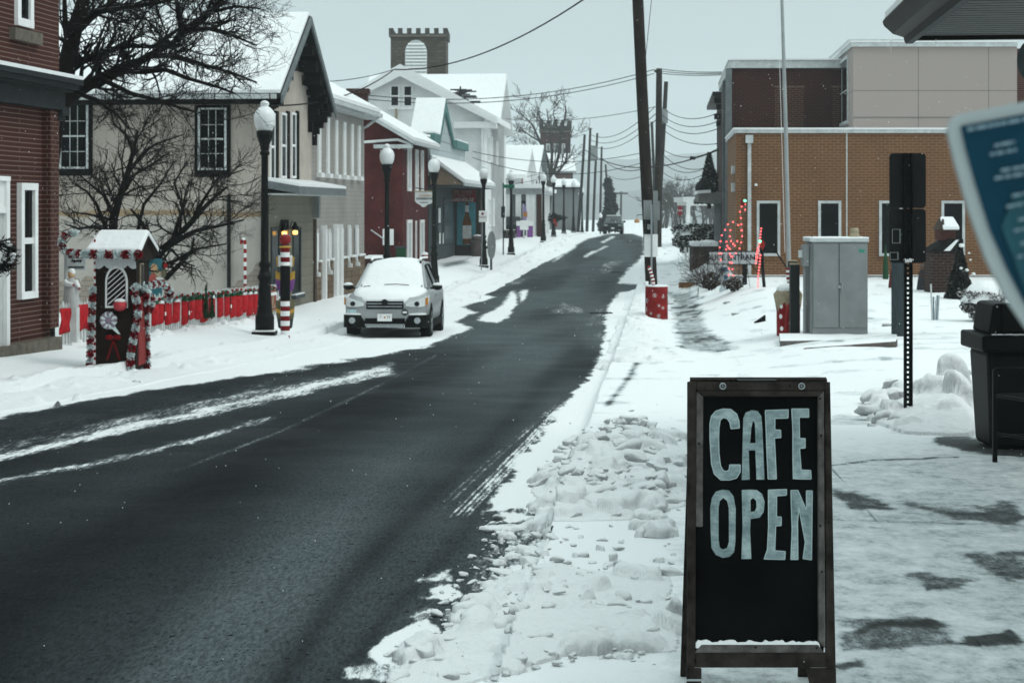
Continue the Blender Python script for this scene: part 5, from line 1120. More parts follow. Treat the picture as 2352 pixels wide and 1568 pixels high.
# porch house beyond it
B = thing('porch_house', 'narrow brick house with a grey porch roof beyond the police station', 'house', (8.6, 77, h1(8.6,76)))
x0_ = Xu(1662,74); zg = h1(9,75)-.5
MB().box(x0_, x0_+6, 74, 84, zg, Zv(225,74)).build('wall', M('porch_brick', (.06,.045,.04), .85, .3, 3), B)
m = MB(); m.box(x0_-.5, x0_+6, 73.6, 84.3, Zv(222,74), Zv(212,74)); m.build('roof', MT['iron'], B)
m = MB()
for k, v in enumerate((225,240,262,278)): m.box(x0_-.42+.09*(k % 2), x0_-.002, 73.8, 74.2, Zv(v+12,74), Zv(v,74))
m.build('bracket', MT['blackflat'], B)
px = Xu(1612,72.5)
m = MB(); m.prism([(px,72.5,Zv(463,72.5)),(px,72.5,Zv(445,72.5)),(Xu(1680,72.5),72.5,Zv(440,72.5)),(Xu(1680,72.5),72.5,Zv(470,72.5))], (0,9,0)); p = m.build('porch_roof', M('porch_roof_grey', (.17,.165,.16), .8, .2, 3), B)
MB().prism([(px-.05,72.45,Zv(445,72.5)+.005),(px-.05,72.45,Zv(443,72.5)+.10),(Xu(1640,72.5),72.45,Zv(441,72.5)+.1),(Xu(1640,72.5),72.45,Zv(443.2,72.5)+.006)], (0,9,0)).build('roof_snow', MT['snow_clean'], p)
for u, w in ((1645,.30),(1667,.2)): MB().box(Xu(u,73), Xu(u,73)+w, 72.9, 73.2, zg, Zv(468,73)).build('porch_post', MT['greymetal'], B)
MB().box(Xu(1652,74)-.02, Xu(1676,74), 73.85, 73.99, zg, Zv(470,74)).build('doorway', MT['blackflat'], B)
tag(MB().lathe((Xu(1603,76),76,Zv(431,76)), [(.05,-.05),(.30,0),(.32,.04)], 14, axis='y').tube([(Xu(1603,76),76.02,Zv(431,76)),(Xu(1612,76),76.1,Zv(444,76))], .03, 6).build('satellite_dish', MT['iron']), 'dark satellite dish on the grey porch roof edge', 'dish')
SH[:] = [0, 0]
B = thing('white_porch', 'small white flat roofed porch with a square white column far down the right kerb', 'porch', (10.8, 107, h1(10.8,105)))
m = MB(); m.box(Xu(1569,104), Xu(1660,104), 104, 110, Zv(464,104), Zv(455,104)); m.box(Xu(1577,104), Xu(1660,104), 104.1, 110, Zv(472,104), Zv(464,104)-.002); r = m.build('roof', MT['white'], B); MB().box(Xu(1568,104), Xu(1660,104), 103.9, 110, Zv(455,104)+.002, Zv(452.5,104)).build('roof_snow', MT['snow_clean'], r)
for u in (1577,1642): MB().box(Xu(u,104.2), Xu(u+8.5,104.2), 104.2, 104.5, h1(11,104)-.5, Zv(472,104)-.004).build('column', MT['white'], B)
# stop sign, hedges, white fence on the far right corner
t = thing('stop_sign', 'small red octagonal stop sign far down the right kerb', 'sign', (Xu(1562,101), 101, h1(Xu(1562,101),101)))
cx, cz = Xu(1562,101), Zv(484,101); MB().prism([(cx+.15*math.cos(rad(22.5+45*k)),101,cz+.34*math.sin(rad(22.5+45*k))) for k in range(8)], (0,.02,0)).build('plate', M('stop_red', (.20,.014,.025), .5), t); text('STOP', .15, (cx,100.99,cz), (1,0,0), (0,0,1), MT['vinyl'], t, squeeze=.75)
MB().box(cx-.03, cx+.03, 101.03, 101.08, ORI[t.name].z, cz+.3).build('post', MT['iron'], t)
shrub('hedge', 'big dark clipped hedge capped with snow on the far right corner', 'hedge', 1583, 578, 79, (.78,.9,.78), 5200, .075, MT['hedge'], 41, 'snowy hedges on the far right corner', .03, 5, .6)
shrub('hedge', 'loose snow laden hedge beside the porch post', 'hedge', 1622, 578, 77, (.72,.8,.72), 3600, .085, MT['hedge'], 42, 'snowy hedges on the far right corner', 0, 5, .65)
shrub('hedge', 'low round snow capped shrub above the dark corner wall', 'hedge', 1628, 582, 70, (.55,.5,.30), 2600, .06, MT['hedge'], 43, 'snowy hedges on the far right corner', .08, 4, .5)
tag(MB().box(Xu(1592,69), Xu(1650,69), 69, 70.4, h1(8,69)-.4, Zv(566,69)).build('corner_wall', M('low_brick_wall', (.035,.026,.022), .9, .3, 5, snow=(.5,.8,4,.3))), 'low dark brick retaining wall with thick snow on top', 'wall'); cw = bpy.data.objects['corner_wall']; MB().box(Xu(1591,69), Xu(1651,69), 68.95, 70.45, Zv(566,69)+.002, Zv(555,69)).build('snow_cap', MT['snow_clean'], cw, bevel=.05)
t = thing('white_fence', 'short leaning white picket fence by the far right hedge', 'fence', (Xu(1588,72), 72, h1(Xu(1588,72),72)))
for k in range(6): 
    x = Xu(1574,73.5)+k*.13; MB().hexa([(x,73.5-k*.3,ORI[t.name].z),(x+.09,73.5-k*.3,ORI[t.name].z),(x+.09,73.53-k*.3,ORI[t.name].z),(x,73.53-k*.3,ORI[t.name].z),(x-.04,73.5-k*.3,ORI[t.name].z+.85),(x+.05,73.5-k*.3,ORI[t.name].z+.85),(x+.05,73.53-k*.3,ORI[t.name].z+.85),(x-.04,73.53-k*.3,ORI[t.name].z+.85)]).build('picket', MT['white'], t)
# conifer, far evergreen, far woods
def conifer(name, label, u, v0, v1, Y, w, n, leaf, seed, mat):
    x = Xu(u, Y); za, zt = Zv(v0, Y), Zv(v1, Y); t = thing(name, label, 'tree', (x, Y, za)); MB().tube([(x,Y,za-.2),(x,Y,zt-.3)], [.12,.02], 6).build('trunk', MT['bark'], t)
    foliage('crown', mat, t, (x, Y, (za+zt)/2+.1), (w, w, (zt-za)/2), n, leaf, seed, cone=True)
    if Y > 150: [foliage('bough', mat, t, (x+w*random.uniform(-.75,.75)*(1-f*.6), Y, za+(zt-za)*f), (w*.5*(1.2-f*.6), w*.5, (zt-za)*.09), 240, leaf, seed+int(f*100)) for f in (.12,.22,.33,.45,.55,.66,.78,.9)]
conifer('conifer', 'narrow dark conifer beside the brick house gable', 1629, 470, 358, 82, .72, 4200, .12, 51, M('conifer_green', (.020,.022,.018), .9, .4, 8, snow=(.75,1,6,.5)))
conifer('conifer', 'dark ragged evergreen standing behind the oncoming dark car', 1400, 532, 412, 205, 1.15, 700, .38, 52, M('evergreen_far', (.016,.022,.02), .9, .4, 1))
random.seed(61); t = tag(bpy.data.objects.new('woods', None), 'hazy grey bare woods beyond the right kerb', None, None, 'stuff'); COL.objects.link(t); t.location = (22, 230, -4); ORI['woods'] = Vector((22,230,-4))
tw = Twigs(3)
for k in range(46):
    Y = random.uniform(205, 300); u = random.uniform(1490, 1690); x = Xu(u, Y); hh = (Zv(random.uniform(424, 475), Y)-Zv(524, Y))*.85
    zb2 = Zv(524, Y); tw.grow((x,Y,zb2), (random.uniform(-.1,.1),0,1), hh, .16, 3, .22, .05, 4, .03)
tw.build('woods_branches', M('woods_bark', (.05,.047,.045), .95), t); t['kind'] = 'stuff'

# ------------------------------------------------------------------ utility poles
def pole(name, label, pts, Y, r0, r1, mat, parts=(), dy=0):
    P = [W(u, v, Y) for u, v in pts]; t = thing(name, label, 'utility pole', P[0], 'wooden utility poles'); m = len(P)-1
    MB().tube(P, [r0+(r1-r0)*i/m for i in range(m+1)], 12).build('shaft', mat, t); return t, P
Y1 = 45.2
t, P = pole('utility_pole', 'thick leaning brown utility pole behind the red barrel', [(1497,668),(1492,560),(1484,400),(1474,200),(1465,0),(1456,-190)], Y1, .165, .15, MT['polewood'])
for u, v, w_, h_, mt, nm in ((1492,482,13,44,'greymetal','meter_box'),(1499,505,0,0,None,None)):
    if mt: MB().box(Xu(u-w_,Y1-.3), Xu(u+w_-8,Y1-.3), Y1-.34, Y1-.14, Zv(v+h_/2,Y1), Zv(v-h_/2,Y1)).build(nm, MT[mt], t)
MB().box(Xu(1483,44.8), Xu(1500,44.8), 44.8, 45.0, Zv(536,44.8), Zv(505,44.8)).build('black_box', MT['black'], t)
MB().box(Xu(1487,44.75), Xu(1497,44.75), 44.76, 44.798, Zv(527,44.8), Zv(515,44.8)).build('meter_face', MT['greymetal'], t)
for u0, u1, va, vb in ((1500,1511,438,462),(1500,1516,462,506),(1498,1510,506,540)): MB().box(Xu(u0,45.1), Xu(u1,45.1), 45.1, 45.25, Zv(vb,45.1), Zv(va,45.1)+.0).build('sign_back', MT['greymetal'], t)
MB().box(Xu(1481,44.7), Xu(1512,44.7), 44.86, 44.9, Zv(590,44.9), Zv(538,44.9)).build('white_band', MT['white'], t)
MB().box(Xu(1495,44.7), Xu(1499,44.7), 44.74, 44.79, Zv(662,44.8), Zv(470,44.8)).build('conduit', MT['steel'], t)
Y2 = 105
t, P = pole('utility_pole', 'dark brown upright utility pole right of the leaning pole', [(1511,570),(1512,400),(1514,158)], Y2, .24, .19, MT['polewood'])
MB().tube([W(1514,170,Y2), W(1503,162,Y2)], .08, 6).build('arm', MT['polewood'], t)
t, P = pole('utility_pole', 'slimmer dark pole leaning across behind the upright pole', [(1511,540),(1518,400),(1525,280),(1530,188)], 130, .2, .16, MT['polewood'])
MB().lathe(W(1524,268,129.4), [(.25,-.55),(.34,-.5),(.34,.5),(.2,.6)], 12).build('transformer', MT['greymetal'], t)
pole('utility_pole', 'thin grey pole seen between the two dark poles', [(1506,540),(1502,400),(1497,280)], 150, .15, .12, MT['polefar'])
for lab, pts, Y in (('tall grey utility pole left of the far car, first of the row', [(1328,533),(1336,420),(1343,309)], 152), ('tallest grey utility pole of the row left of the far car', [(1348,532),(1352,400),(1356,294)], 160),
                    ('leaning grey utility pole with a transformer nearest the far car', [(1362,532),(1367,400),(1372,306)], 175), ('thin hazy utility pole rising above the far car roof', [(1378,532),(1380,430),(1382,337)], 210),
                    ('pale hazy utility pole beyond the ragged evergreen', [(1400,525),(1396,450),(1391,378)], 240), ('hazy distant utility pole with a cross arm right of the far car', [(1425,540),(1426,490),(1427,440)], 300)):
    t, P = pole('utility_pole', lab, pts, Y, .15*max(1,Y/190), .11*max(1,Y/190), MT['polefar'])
    if 'transformer' in lab: MB().lathe(W(1364,350,Y-.4), [(.2,-.9),(.42,-.8),(.42,.6),(.2,.7)], 12).build('transformer', MT['greymetal'], t)
    if 'cross' in lab: MB().box(P[2].x-1.2, P[2].x+1.2, Y-.1, Y+.1, P[2].z-.5, P[2].z-.2).build('cross_arm', MT['polefar'], t)
# ------------------------------------------------------------------ overhead wires
def wire(label, a, b, sag, r, n=18, mat='blackflat', group=None):
    A, Bq = W(*a), W(*b); P = [A.lerp(Bq, i/n)-Vector((0,0,sag*4*(i/n)*(1-i/n))) for i in range(n+1)]
    o = MB().tube(P, r*.72, 5).build('overhead_wire', MT[mat]); tag(o, label, 'wire', group or 'overhead wires'); return o
wire('thick black cable slanting across the sky above the stone tower', (1345,-4,46), (905,160,62), .55, .032)
wire('black cable running from the stone tower down past the stucco gable', (905,160,62), (620,243,38.5), .35, .028)
wire('thin dark wire crossing the white hall attic toward the stucco house', (905,160,62), (735,188,58), .1, .02)
wire('thin cable running from the first street lamp to the stucco wall', (620,243,38.5), (470,275,38.9), .12, .014)
wire('dark wire along the stucco wall under its window', (470,400,38.9), (605,402,39.6), .25, .014)
for dv in (0, 9): wire('one of two pale wires crossing the sky from the white hall to the poles', (800,214+dv,100), (1503,160+dv,105), 1.0, .035, mat='polefar', group='pale wires over the street')
for dv in (0, 5, 10): wire('one of three pale wires running right from the upright pole top', (1514,158+dv,105), (1662,166+dv*.6,72), .08, .03, mat='polefar', group='pale wires at the pole top')
for k, (va, vb) in enumerate(((245,318),(262,330),(277,342))):
    wire('one of three dark wires falling from the upright pole to the row of far poles', (1505,va,104.6), (1357,vb-8,160), .9, .035, group='wires to the far poles')
    wire('one of three dark wires running right from the crossing poles to the brick house', (1520,va+2,105), (1656,va+12+k*2,74), .5, .028, group='wires to the brick house')
for k, (a, b, s_) in enumerate((((1130,270,120),(1503,246,105),.5), ((1515,292,105),(1650,330,76),.4), ((1085,348,104),(1500,345,105),.7), ((1085,362,104),(1500,366,105),1.0), ((1160,412,128),(1345,345,152),.6), ((1130,425,122),(1345,365,152),.6), ((1345,345,152),(1650,345,80),1.2), ((1382,362,200),(1500,382,105),.8), ((1518,340,105),(1648,342,80),.5), ((1518,350,105),(1640,378,85),.6), ((1518,370,105),(1640,375,85),.6), ((1391,400,240),(1505,392,150),.8), ((1518,392,120),(1630,392,90),.6), ((1440,445,300),(1500,440,190),.8))):
    wire(['thin wire from the white hall eave to the upright pole', 'drooping wire from the crossing pole down to the brick house', 'level dark wire across the white hall front', 'second wire just below the level wire on the white hall', 'wire rising from the far houses to the first far pole', 'lower wire rising from the far houses to the first far pole', 'long dark wire from the first far pole across to the porch house', 'faint wire between the hazy pole and the leaning pole', 'short wire from the crossing poles to the porch house top', 'slanting wire toward the narrow conifer', 'lower wire toward the narrow conifer', 'faint wire from the pale hazy pole to the thin pole', 'faint low wire before the hills right of the poles', 'faint distant wire beside the cross arm pole'][k], a, b, s_, .028 if a[2] < 140 else .05, mat='polefar' if k in (0,7,11,12,13) else 'blackflat')
wire('thin guy wire running up beside the leaning pole', (1475,205,45), (1497,-6,45), .02, .012)
tag(MB().tube([W(1585,362,90), W(1597,364,90)], .09, 8).build('splice_case', MT['blackflat']), 'small black splice case hanging on a wire before the hills', 'splice case')
t = thing('traffic_light', 'small orange traffic light hanging on a wire over the far road', 'traffic light', W(1463,512,240))
MB().lathe(W(1463,507,240), [(.2,-.3),(.42,-.25),(.36,.05),(.12,.25)], 10).build('signal_head', MT['orange'], t); MB().tube([W(1463,500,240), W(1463,494,240), W(1490,492,200)], .05, 6).build('hanger', MT['polefar'], t)

# ------------------------------------------------------------------ street lamps (one built, the rest copied)
def make_lamp():
    t = thing('street_lamp', 'x', 'street lamp', (0,0,0), 'old fashioned street lamps along the left kerb')
    m = MB(); m.box(-.235, .235, -.235, .235, -.05, .075); pl_ = m.build('plinth', MT['black'], t, bevel=.01)
    MB().box(-.225, .225, -.225, .225, .077, .105).build('snow_ledge', MT['snow_clean'], pl_)
    MB().lathe((0,0,0), [(.195,.077),(.195,.36),(.185,.40),(.165,.43),(.155,.50),(.125,.95),(.115,1.10),(.150,1.16),(.155,1.20),(.12,1.25),(.095,1.36),(.125,1.42),(.125,1.46),(.085,1.52),(.078,2.4),(.070,3.2),(.072,3.68),(.105,3.70),(.105,3.74),(.078,3.78)], 16).build('post', MT['black'], t)
    MB().lathe((0,0,0), [(.078,3.781),(.095,3.83),(.10,3.90),(.135,3.98),(.165,4.08),(.175,4.16),(.16,4.18),(.12,4.185)], 16).build('capital', MT['black'], t)
    MB().lathe((0,0,0), [(.12,4.187),(.16,4.20),(.205,4.30),(.222,4.42),(.218,4.50),(.19,4.58),(.13,4.65),(.085,4.68),(.078,4.70),(.095,4.73),(.085,4.77),(.04,4.80),(.012,4.81)], 20).build('globe', MT['globe'], t)
    return t
lamp = make_lamp()
LP = [(608,34.0,'frosted globe street lamp before the stucco house, nearest one'), (889,49.7,'street lamp rising behind the silver car before the red house'), (997,60.6,'street lamp beside the hanging shield sign and dark shop windows'), (1111,78.6,'street lamp beside the small parking notice, before the white hall'),
      (1174,94.0,'street lamp beside the green street name plate'), (1248,113.5,'street lamp before the long porch with the brick pillar'), (1271.5,128.5,'street lamp wearing a dark garland with red bow'), (1295,143,'street lamp standing before the plain grey shed'), (1317,152,'street lamp at the grey shed right edge'), (1337,166,'faint street lamp between the two tallest far poles'), (1379,185,'tiny faint street lamp left of the far car'), (1393,215,'tiniest faint street lamp touching the ragged evergreen')]
for i, (u, Y, lab) in enumerate(LP):
    o = lamp if i == 0 else copy_tree(lamp); x = Xu(u, Y)
    zz = h1(x, Y) if Y < 155 else Zv(533, Y)+(-.25 if u < 1350 else -2.6)
    place(o, (x, Y, zz), 0, lab)
x, Y = Xu(1271.5,128.5), 128.2
t = thing('lamp_garland', 'dark evergreen garland with a red bow tied round a street lamp', 'garland', (x, Y, Zv(505,Y)))
foliage('evergreen', MT['darkgreen'], t, (x, Y, Zv(503,Y)), (.42,.35,.45), 260, .12, 71); foliage('sprig', MT['darkgreen'], t, (x+.55, Y, Zv(500,Y)), (.45,.2,.16), 140, .12, 72)
MB().ball((x+.05,Y-.4,Zv(508,Y)), .12, .08, .2, 8, 6).ball((x+.18,Y-.4,Zv(516,Y)), .10, .08, .17, 8, 6).build('bow', MT['red'], t)
# small kerbside signs on the left
t = thing('parking_sign', 'small white notice with red lettering on a slim grey post', 'sign', (Xu(1106,76), 76, h1(Xu(1106,76),76)))
MB().box(Xu(1100,75.9), Xu(1118,75.9), 75.9, 75.93, Zv(510,75.9), Zv(484,75.9)).build('plate', MT['vinyl'], t); MB().tube([(Xu(1105.5,76),76,ORI[t.name].z),(Xu(1109,76),76,Zv(486,76))], .03, 6).build('post', MT['steel'], t)
MB().lathe((Xu(1108.5,75.9),75.88,Zv(491,75.9)), [(.06,0),(.06,.015)], 12, axis='y').build('emblem', MT['darkred'], t); text('PARKING', .09, (Xu(1109,75.9),75.89,Zv(499,75.9)), (1,0,0), (0,0,1), MT['darkred'], t)
t = thing('street_name_sign', 'small green street name plate on a thin dark post', 'sign', (Xu(1156,92.5), 92.5, h1(Xu(1156,92.5),92.5)))
MB().box(Xu(1155,92.4), Xu(1182,92.4), 92.4, 92.44, Zv(432,92.4), Zv(424,92.4)).build('plate', MT['signgreen'], t); MB().tube([(Xu(1156,92.5),92.5,ORI[t.name].z),(Xu(1156,92.5),92.5,Zv(420,92.5))], .04, 6).build('post', MT['iron'], t)
MB().box(Xu(1151,92.3), Xu(1160,92.3), 92.38, 92.4, Zv(500,92.3), Zv(474,92.3)).build('sign_back', MT['iron'], t)
t = thing('round_sign', 'grey round sign seen nearly edge on at the left kerb', 'sign', (Xu(1126,74), 74, h1(Xu(1126,74),74)))
c = W(1128,563,74); fr = Frame(c.x, c.y, .45, 1); m = MB()
m.prism([fr.p(.42*math.cos(w), 0, c.z+.62*math.sin(w)) for w in np.linspace(0, 2*math.pi, 22)[:-1]], (fr.n[0]*.04, fr.n[1]*.04, 0)).build('disc', MT['greymetal'], t)
MB().box(c.x-.05, c.x+.05, 74.02, 74.12, ORI[t.name].z-.1, c.z+.2).build('post', MT['slate'], t); MB().tube([(c.x-.32,74.1,c.z-.1),(c.x,74.1,c.z-.1)], .07, 6).build('bracket', MT['iron'], t)
t = thing('hanging_sign', 'white shield shaped shop sign hanging by the red house', 'sign', (Xu(973,66), 66, Zv(440,66)))
Ys = 66; sh = [(660,443),(660,452),(661,462)]
pts = [(953,441),(996,441),(996,462),(991,467),(982,470),(977,475),(971,476),(965,471),(958,467),(953,462)]
MB().prism([W(u,v,Ys) for u, v in pts], (0,.06,0)).build('panel', MT['offwhite'], t)
text('Creative', .14, W(976,449,Ys-.01), (1,0,0), (0,0,1), MT['orange'], t); text('EXPRESSIONS', .105, W(974.5,456.5,Ys-.01), (1,0,0), (0,0,1), MT['slate'], t, bold=.002); MB().box(Xu(964,Ys), Xu(984,Ys), Ys-.012, Ys-.002, Zv(466,Ys), Zv(464.5,Ys)).build('rule_line', MT['slate'], t)
MB().tube([W(955,432,Ys), W(1000,438,60.4)], .02, 6).build('bracket', MT['black'], t)
MB().box(Xu(951,Ys), Xu(998,Ys), Ys-.02, Ys+.08, Zv(441,Ys)+.002, Zv(438.5,Ys)).build('top_rail', MT['tan'], t)
# ------------------------------------------------------------------ holiday things on the left walk
def tinsel(t, pts, r, seg, seed, n=95):
    """tinsel garland: alternating tufts of white and red foil strips"""
    pts = [Vector(p) for p in pts]; d = [0]
    for a, b in zip(pts[:-1], pts[1:]): d.append(d[-1]+(b-a).length)
    g = np.random.default_rng(seed); k = 0; s = 0.0
    def at(x):
        i = min(max(int(np.searchsorted(d, x))-1, 0), len(pts)-2); return pts[i].lerp(pts[i+1], (x-d[i])/max(1e-6, d[i+1]-d[i]))
    while s < d[-1]:
        c0, c1 = at(s), at(min(d[-1], s+seg)); w = .06+.88*g.random((n,1)); P = np.array(c0)*(1-w)+np.array(c1)*w
        a = g.normal(size=(n,3)); a /= np.linalg.norm(a, axis=1, keepdims=True); b = np.cross(a, g.normal(size=(n,3))); b /= np.linalg.norm(b, axis=1, keepdims=True)
        P = P+a*r*.25; V = np.stack([P-a*r*.2+b*r*.22, P-a*r*.2-b*r*.22, P+a*r*.8-b*r*.22, P+a*r*.8+b*r*.22], 1).reshape(-1, 3)
        np_obj('white_tuft' if k % 2 == 0 else 'red_tuft', V, np.arange(n*4).reshape(-1, 4), MT['whitetinsel'] if k % 2 == 0 else MT['redtinsel'], parent=t, smooth=False)
        s += seg; k += 1
Yb = 23.7; S = Frame(Xu(218,Yb), Yb, 1, -.07); wB = Xu(314,Yb)-Xu(218,Yb); dep = .62; zg = h1(Xu(260,Yb), Yb+.2)-.03; zE = Zv(583,Yb); zR = zE+.25
T = thing('gingerbread_booth', 'brown gingerbread style booth with an arched window and thick snow on its roof', 'booth', (Xu(262,Yb), Yb+.3, zg))
MB().fbox(S, 0, wB, -.04, 0, zg+.02, zE).build('front_panel', MT['brown'], T)
E = Frame(*S.p(wB,0,0)[:2], -S.n[0], -S.n[1], 1)     # right side runs back
MB().fbox(E, .045, dep, -.04, 0, zg, zE).build('side_panel', MT['brown'], T)
MB().fbox(E, .10, dep-.10, 0, .012, zg+.05, zE-.62).build('red_panel', M('faded_red', (.22,.03,.028), .6, .2), T)
MB().fbox(S, 0, wB, -dep, -dep+.03, zg, zE).fbox(S, 0, .03, -dep+.031, -.041, zg, zE).build('back_panel', MT['brown'], T)
q = dict(o=-.10, e=.16)
m = MB(); sm = MB(); mid = -dep/2
for d0 in (q['e'], -dep-q['e']):
    qq = [S.p(-.09,d0,zE-.02),S.p(wB+.12,d0,zE-.02),S.p(wB+.10,mid,zR),S.p(-.03,mid,zR)]; m.slab(qq, .03); sm.prism([p+Vector((0,0,.004)) for p in qq], (0,0,.10))
r = m.build('roof', MT['brown'], T); sm.build('roof_snow', MT['snow_clean'], r, bevel=.035)
m = MB().prism([S.p(wB+.02,q['e']-.02,zE-.10),S.p(wB+.02,-dep-q['e'],zE-.10),S.p(wB+.02,mid,zR-.05)], (S.t[0]*.03,S.t[1]*.03,0)); m.build('gable_board', MT['brown'], T)
# icing edge
pts = [S.p(.0,.0,zE)]; n = 40; low = []
for i in range(n+1):
    x = wB*i/n; low.append(S.p(x, 0, zE-.16-.055*abs(math.sin(i/n*math.pi*3.5+.6))))
MB().prism([S.p(0,0,zE-.04)]+[S.p(wB,0,zE-.04)]+low[::-1], (S.n[0]*.012,S.n[1]*.012,0)).build('icing', M('icing_white', (.60,.63,.64), .6, .1, 30), T)
cx = S.a(268); z0w, zsw = Zv(702,Yb), Zv(655,Yb); rw = .135; zc = Zv(648,Yb)
def arch(rr, zb_, dz=0): return [S.p(cx-rr,0,zb_),S.p(cx+rr,0,zb_)]+[S.p(cx+rr*math.cos(w), 0, zc+rr*1.45*math.sin(w)) for w in np.linspace(0, math.pi, 16)]
wd = MB().prism(arch(rw+.03, z0w-.03), (S.n[0]*.012,S.n[1]*.012,0)).build('window', MT['white'], T)
MB().prism([p+Vector((S.n[0]*.013,S.n[1]*.013,0)) for p in arch(rw, z0w)], (S.n[0]*.004,S.n[1]*.004,0)).build('pane', M('dark_pane', (.018,.008,.012), .4), wd)
m = MB()
for k in range(-7, 5):     # slanting candy bars, cut to the arch
    x0_ = cx-rw+.085*k
    for i in range(46):
        a = x0_+i*.0145; z = z0w+.0125*i; zt_ = zc+rw*1.45*math.sqrt(max(0, 1-((a-cx)/rw)**2)) if abs(a-cx) < rw else -9
        if z+.014 < zt_ and cx-rw < a < cx+rw-.012: m.prism([S.p(a,.018,z),S.p(a+.0148,.018,z+.0128),S.p(a+.0148,.018,z+.0278),S.p(a,.018,z+.015)], (S.n[0]*.005,S.n[1]*.005,0))
m.build('candy_bars', MT['vinyl'], wd)
m = MB()
for zz, d in ((.95, 1),): m.fbox(E, .18, .34, .0, .016, zE-.5, zE-.14)
m.build('side_window', MT['tan'], T); MB().fbox(E, .20, .32, .017, .02, zE-.48, zE-.16).build('side_pane', MT['glass'], T)
m = MB()
for i in range(18): m.fbox(S, -.012, .012, 0, .014, zg+.03+i*.105, zg+.075+i*.105)
m.build('candy_edging', MT['red'], T); m = MB()
for i in range(18): m.fbox(S, -.012, .012, 0, .0138, zg+.076+i*.105, zg+.134+i*.105)
m.build('white_edging', MT['vinyl'], T)
# sweets fixed to the door
c = S.p(S.a(252), .05, Zv(735,Yb)); t = thing('candy_ornament', 'pale swirled lollipop ornament with ribbon on the booth front', 'ornament', c)
m = MB(); m2 = MB()
for k in range(16):
    w = k*2*math.pi/16; p = (c.x+.08*math.cos(w), c.y-.01, c.z+.085*math.sin(w)); (m if k % 2 else m2).ball(p, .045, .03, .04, 8, 6, .2)
m2.ball((c.x,c.y,c.z), .06, .05, .06, 8, 6, .1); m.build('white_swirl', MT['whitetinsel'], t); m2.build('lilac_swirl', M('lilac_foil', (.25,.20,.26), .4), t)
MB().prism([(c.x+.03,c.y,c.z-.10),(c.x+.09,c.y,c.z-.08),(c.x+.17,c.y,c.z-.20),(c.x+.13,c.y,c.z-.19)], (0,-.01,0)).build('ribbon', MT['whitetinsel'], t)
c = S.p(S.a(279), .07, Zv(700,Yb)); t = thing('candy_ornament', 'round red cellophane sweet with a snow cap on the booth front', 'ornament', c)
MB().ball(c, .10, .07, .085, 14, 9, .06).build('sweet', M('red_foil', (.42,.05,.06), .25, .3, 8), t); MB().ball(c+Vector((0,.0,.062)), .085, .06, .035, 12, 6, .06).build('snow_cap', MT['snow_clean'], t)
c = S.p(S.a(262), .03, Zv(790,Yb)); t = thing('ribbon_bow', 'dark red ribbon bow with two tails on the booth front', 'bow', c)
MB().ball(c+Vector((-.06,0,.10)), .06,.02,.04,8,6).ball(c+Vector((.05,0,.10)), .06,.02,.04,8,6).build('loop', MT['darkred'], t)
m = MB()
for s_ in (-1, 1): m.prism([(c.x-.012,c.y,c.z+.06),(c.x+.012,c.y,c.z+.06),(c.x+s_*.09+.012,c.y,c.z-.22),(c.x+s_*.09-.012,c.y,c.z-.22)], (0,-.008,0))
m.build('tail', MT['darkred'], t)
# tinsel garlands
def garland(label, pts, r, seg, seed): t = thing('tinsel_garland', label, 'garland', pts[len(pts)//2], 'red and white tinsel garlands'); tinsel(t, pts, r, seg, seed); return t
garland('red and white tinsel garland along the snowy booth eave', [S.p(x,.20,zE+.0) for x in np.linspace(-.12, wB+.10, 8)], .065, .115, 1)
garland('red and white tinsel garland down the booth left corner', [W(213,660,Yb-.05), W(211,720,Yb-.05), W(207,790,Yb-.05), W(206,838,Yb-.05)], .055, .10, 2)
garland('red and white tinsel garland spiralling down the booth front right corner', [W(318,655,Yb-.1), W(306,665,Yb-.1), W(313,690,Yb-.1), W(318,720,Yb-.1), W(310,760,Yb-.1), W(302,800,Yb-.1), W(298,835,Yb-.1), W(306,856,Yb-.1)], .06, .10, 3)
garland('red and white tinsel garland down the booth back right corner', [W(330,655,Yb+.2), W(336,690,Yb+.3), W(334,740,Yb+.4), W(337,790,Yb+.45), W(338,846,Yb+.45)], .06, .11, 4)
garland('hooked red and white tinsel garland reaching left from the booth roof', [W(205,583,Yb+.2), W(180,583,Yb+.3), W(158,580,Yb+.5), W(143,573,Yb+.6), W(139,555,Yb+.6), W(147,540,Yb+.6), W(165,533,Yb+.6), W(175,535,Yb+.6)], .062, .12, 5)
garland('curled red and white tinsel garland on the fence right of the booth', [W(322,668,26), W(345,655,26.4), W(372,650,27), W(392,668,27.4), W(388,690,27.4)], .065, .13, 6)
garland('short red and white tinsel garland hanging against the fence', [W(338,668,26), W(350,690,26.2), W(345,715,26.2)], .06, .12, 7)
# picket fence with cloths and stockings
fx0, fy0 = Xu(141,27.6), 27.6; fx1, fy1 = Xu(640,40.0), 40.0; FF = Frame(fx0, fy0, fx1-fx0, fy1-fy0, 1); Lf = math.hypot(fx1-fx0, fy1-fy0)
T = thing('picket_fence', 'long white picket fence hung with red cloth along the left walk', 'fence', FF.p(Lf/2,0,h1(*FF.p(Lf/2,0,0)[:2])))
def fz(a): p = FF.p(a,0,0); return h1(p.x, p.y)
n = 98; proto = None
for i in range(n):
    a = Lf*i/n; z = fz(a)-.04; hh = .76+random.uniform(-.02,.03)
    m = MB().prism([FF.p(a,0,z),FF.p(a+.085,0,z),FF.p(a+.085,0,z+hh-.07),FF.p(a+.0425,0,z+hh),FF.p(a,0,z+hh-.07)], (FF.n[0]*.02,FF.n[1]*.02,0)); m.build('picket', MT['offwhite'], T)
m = MB()
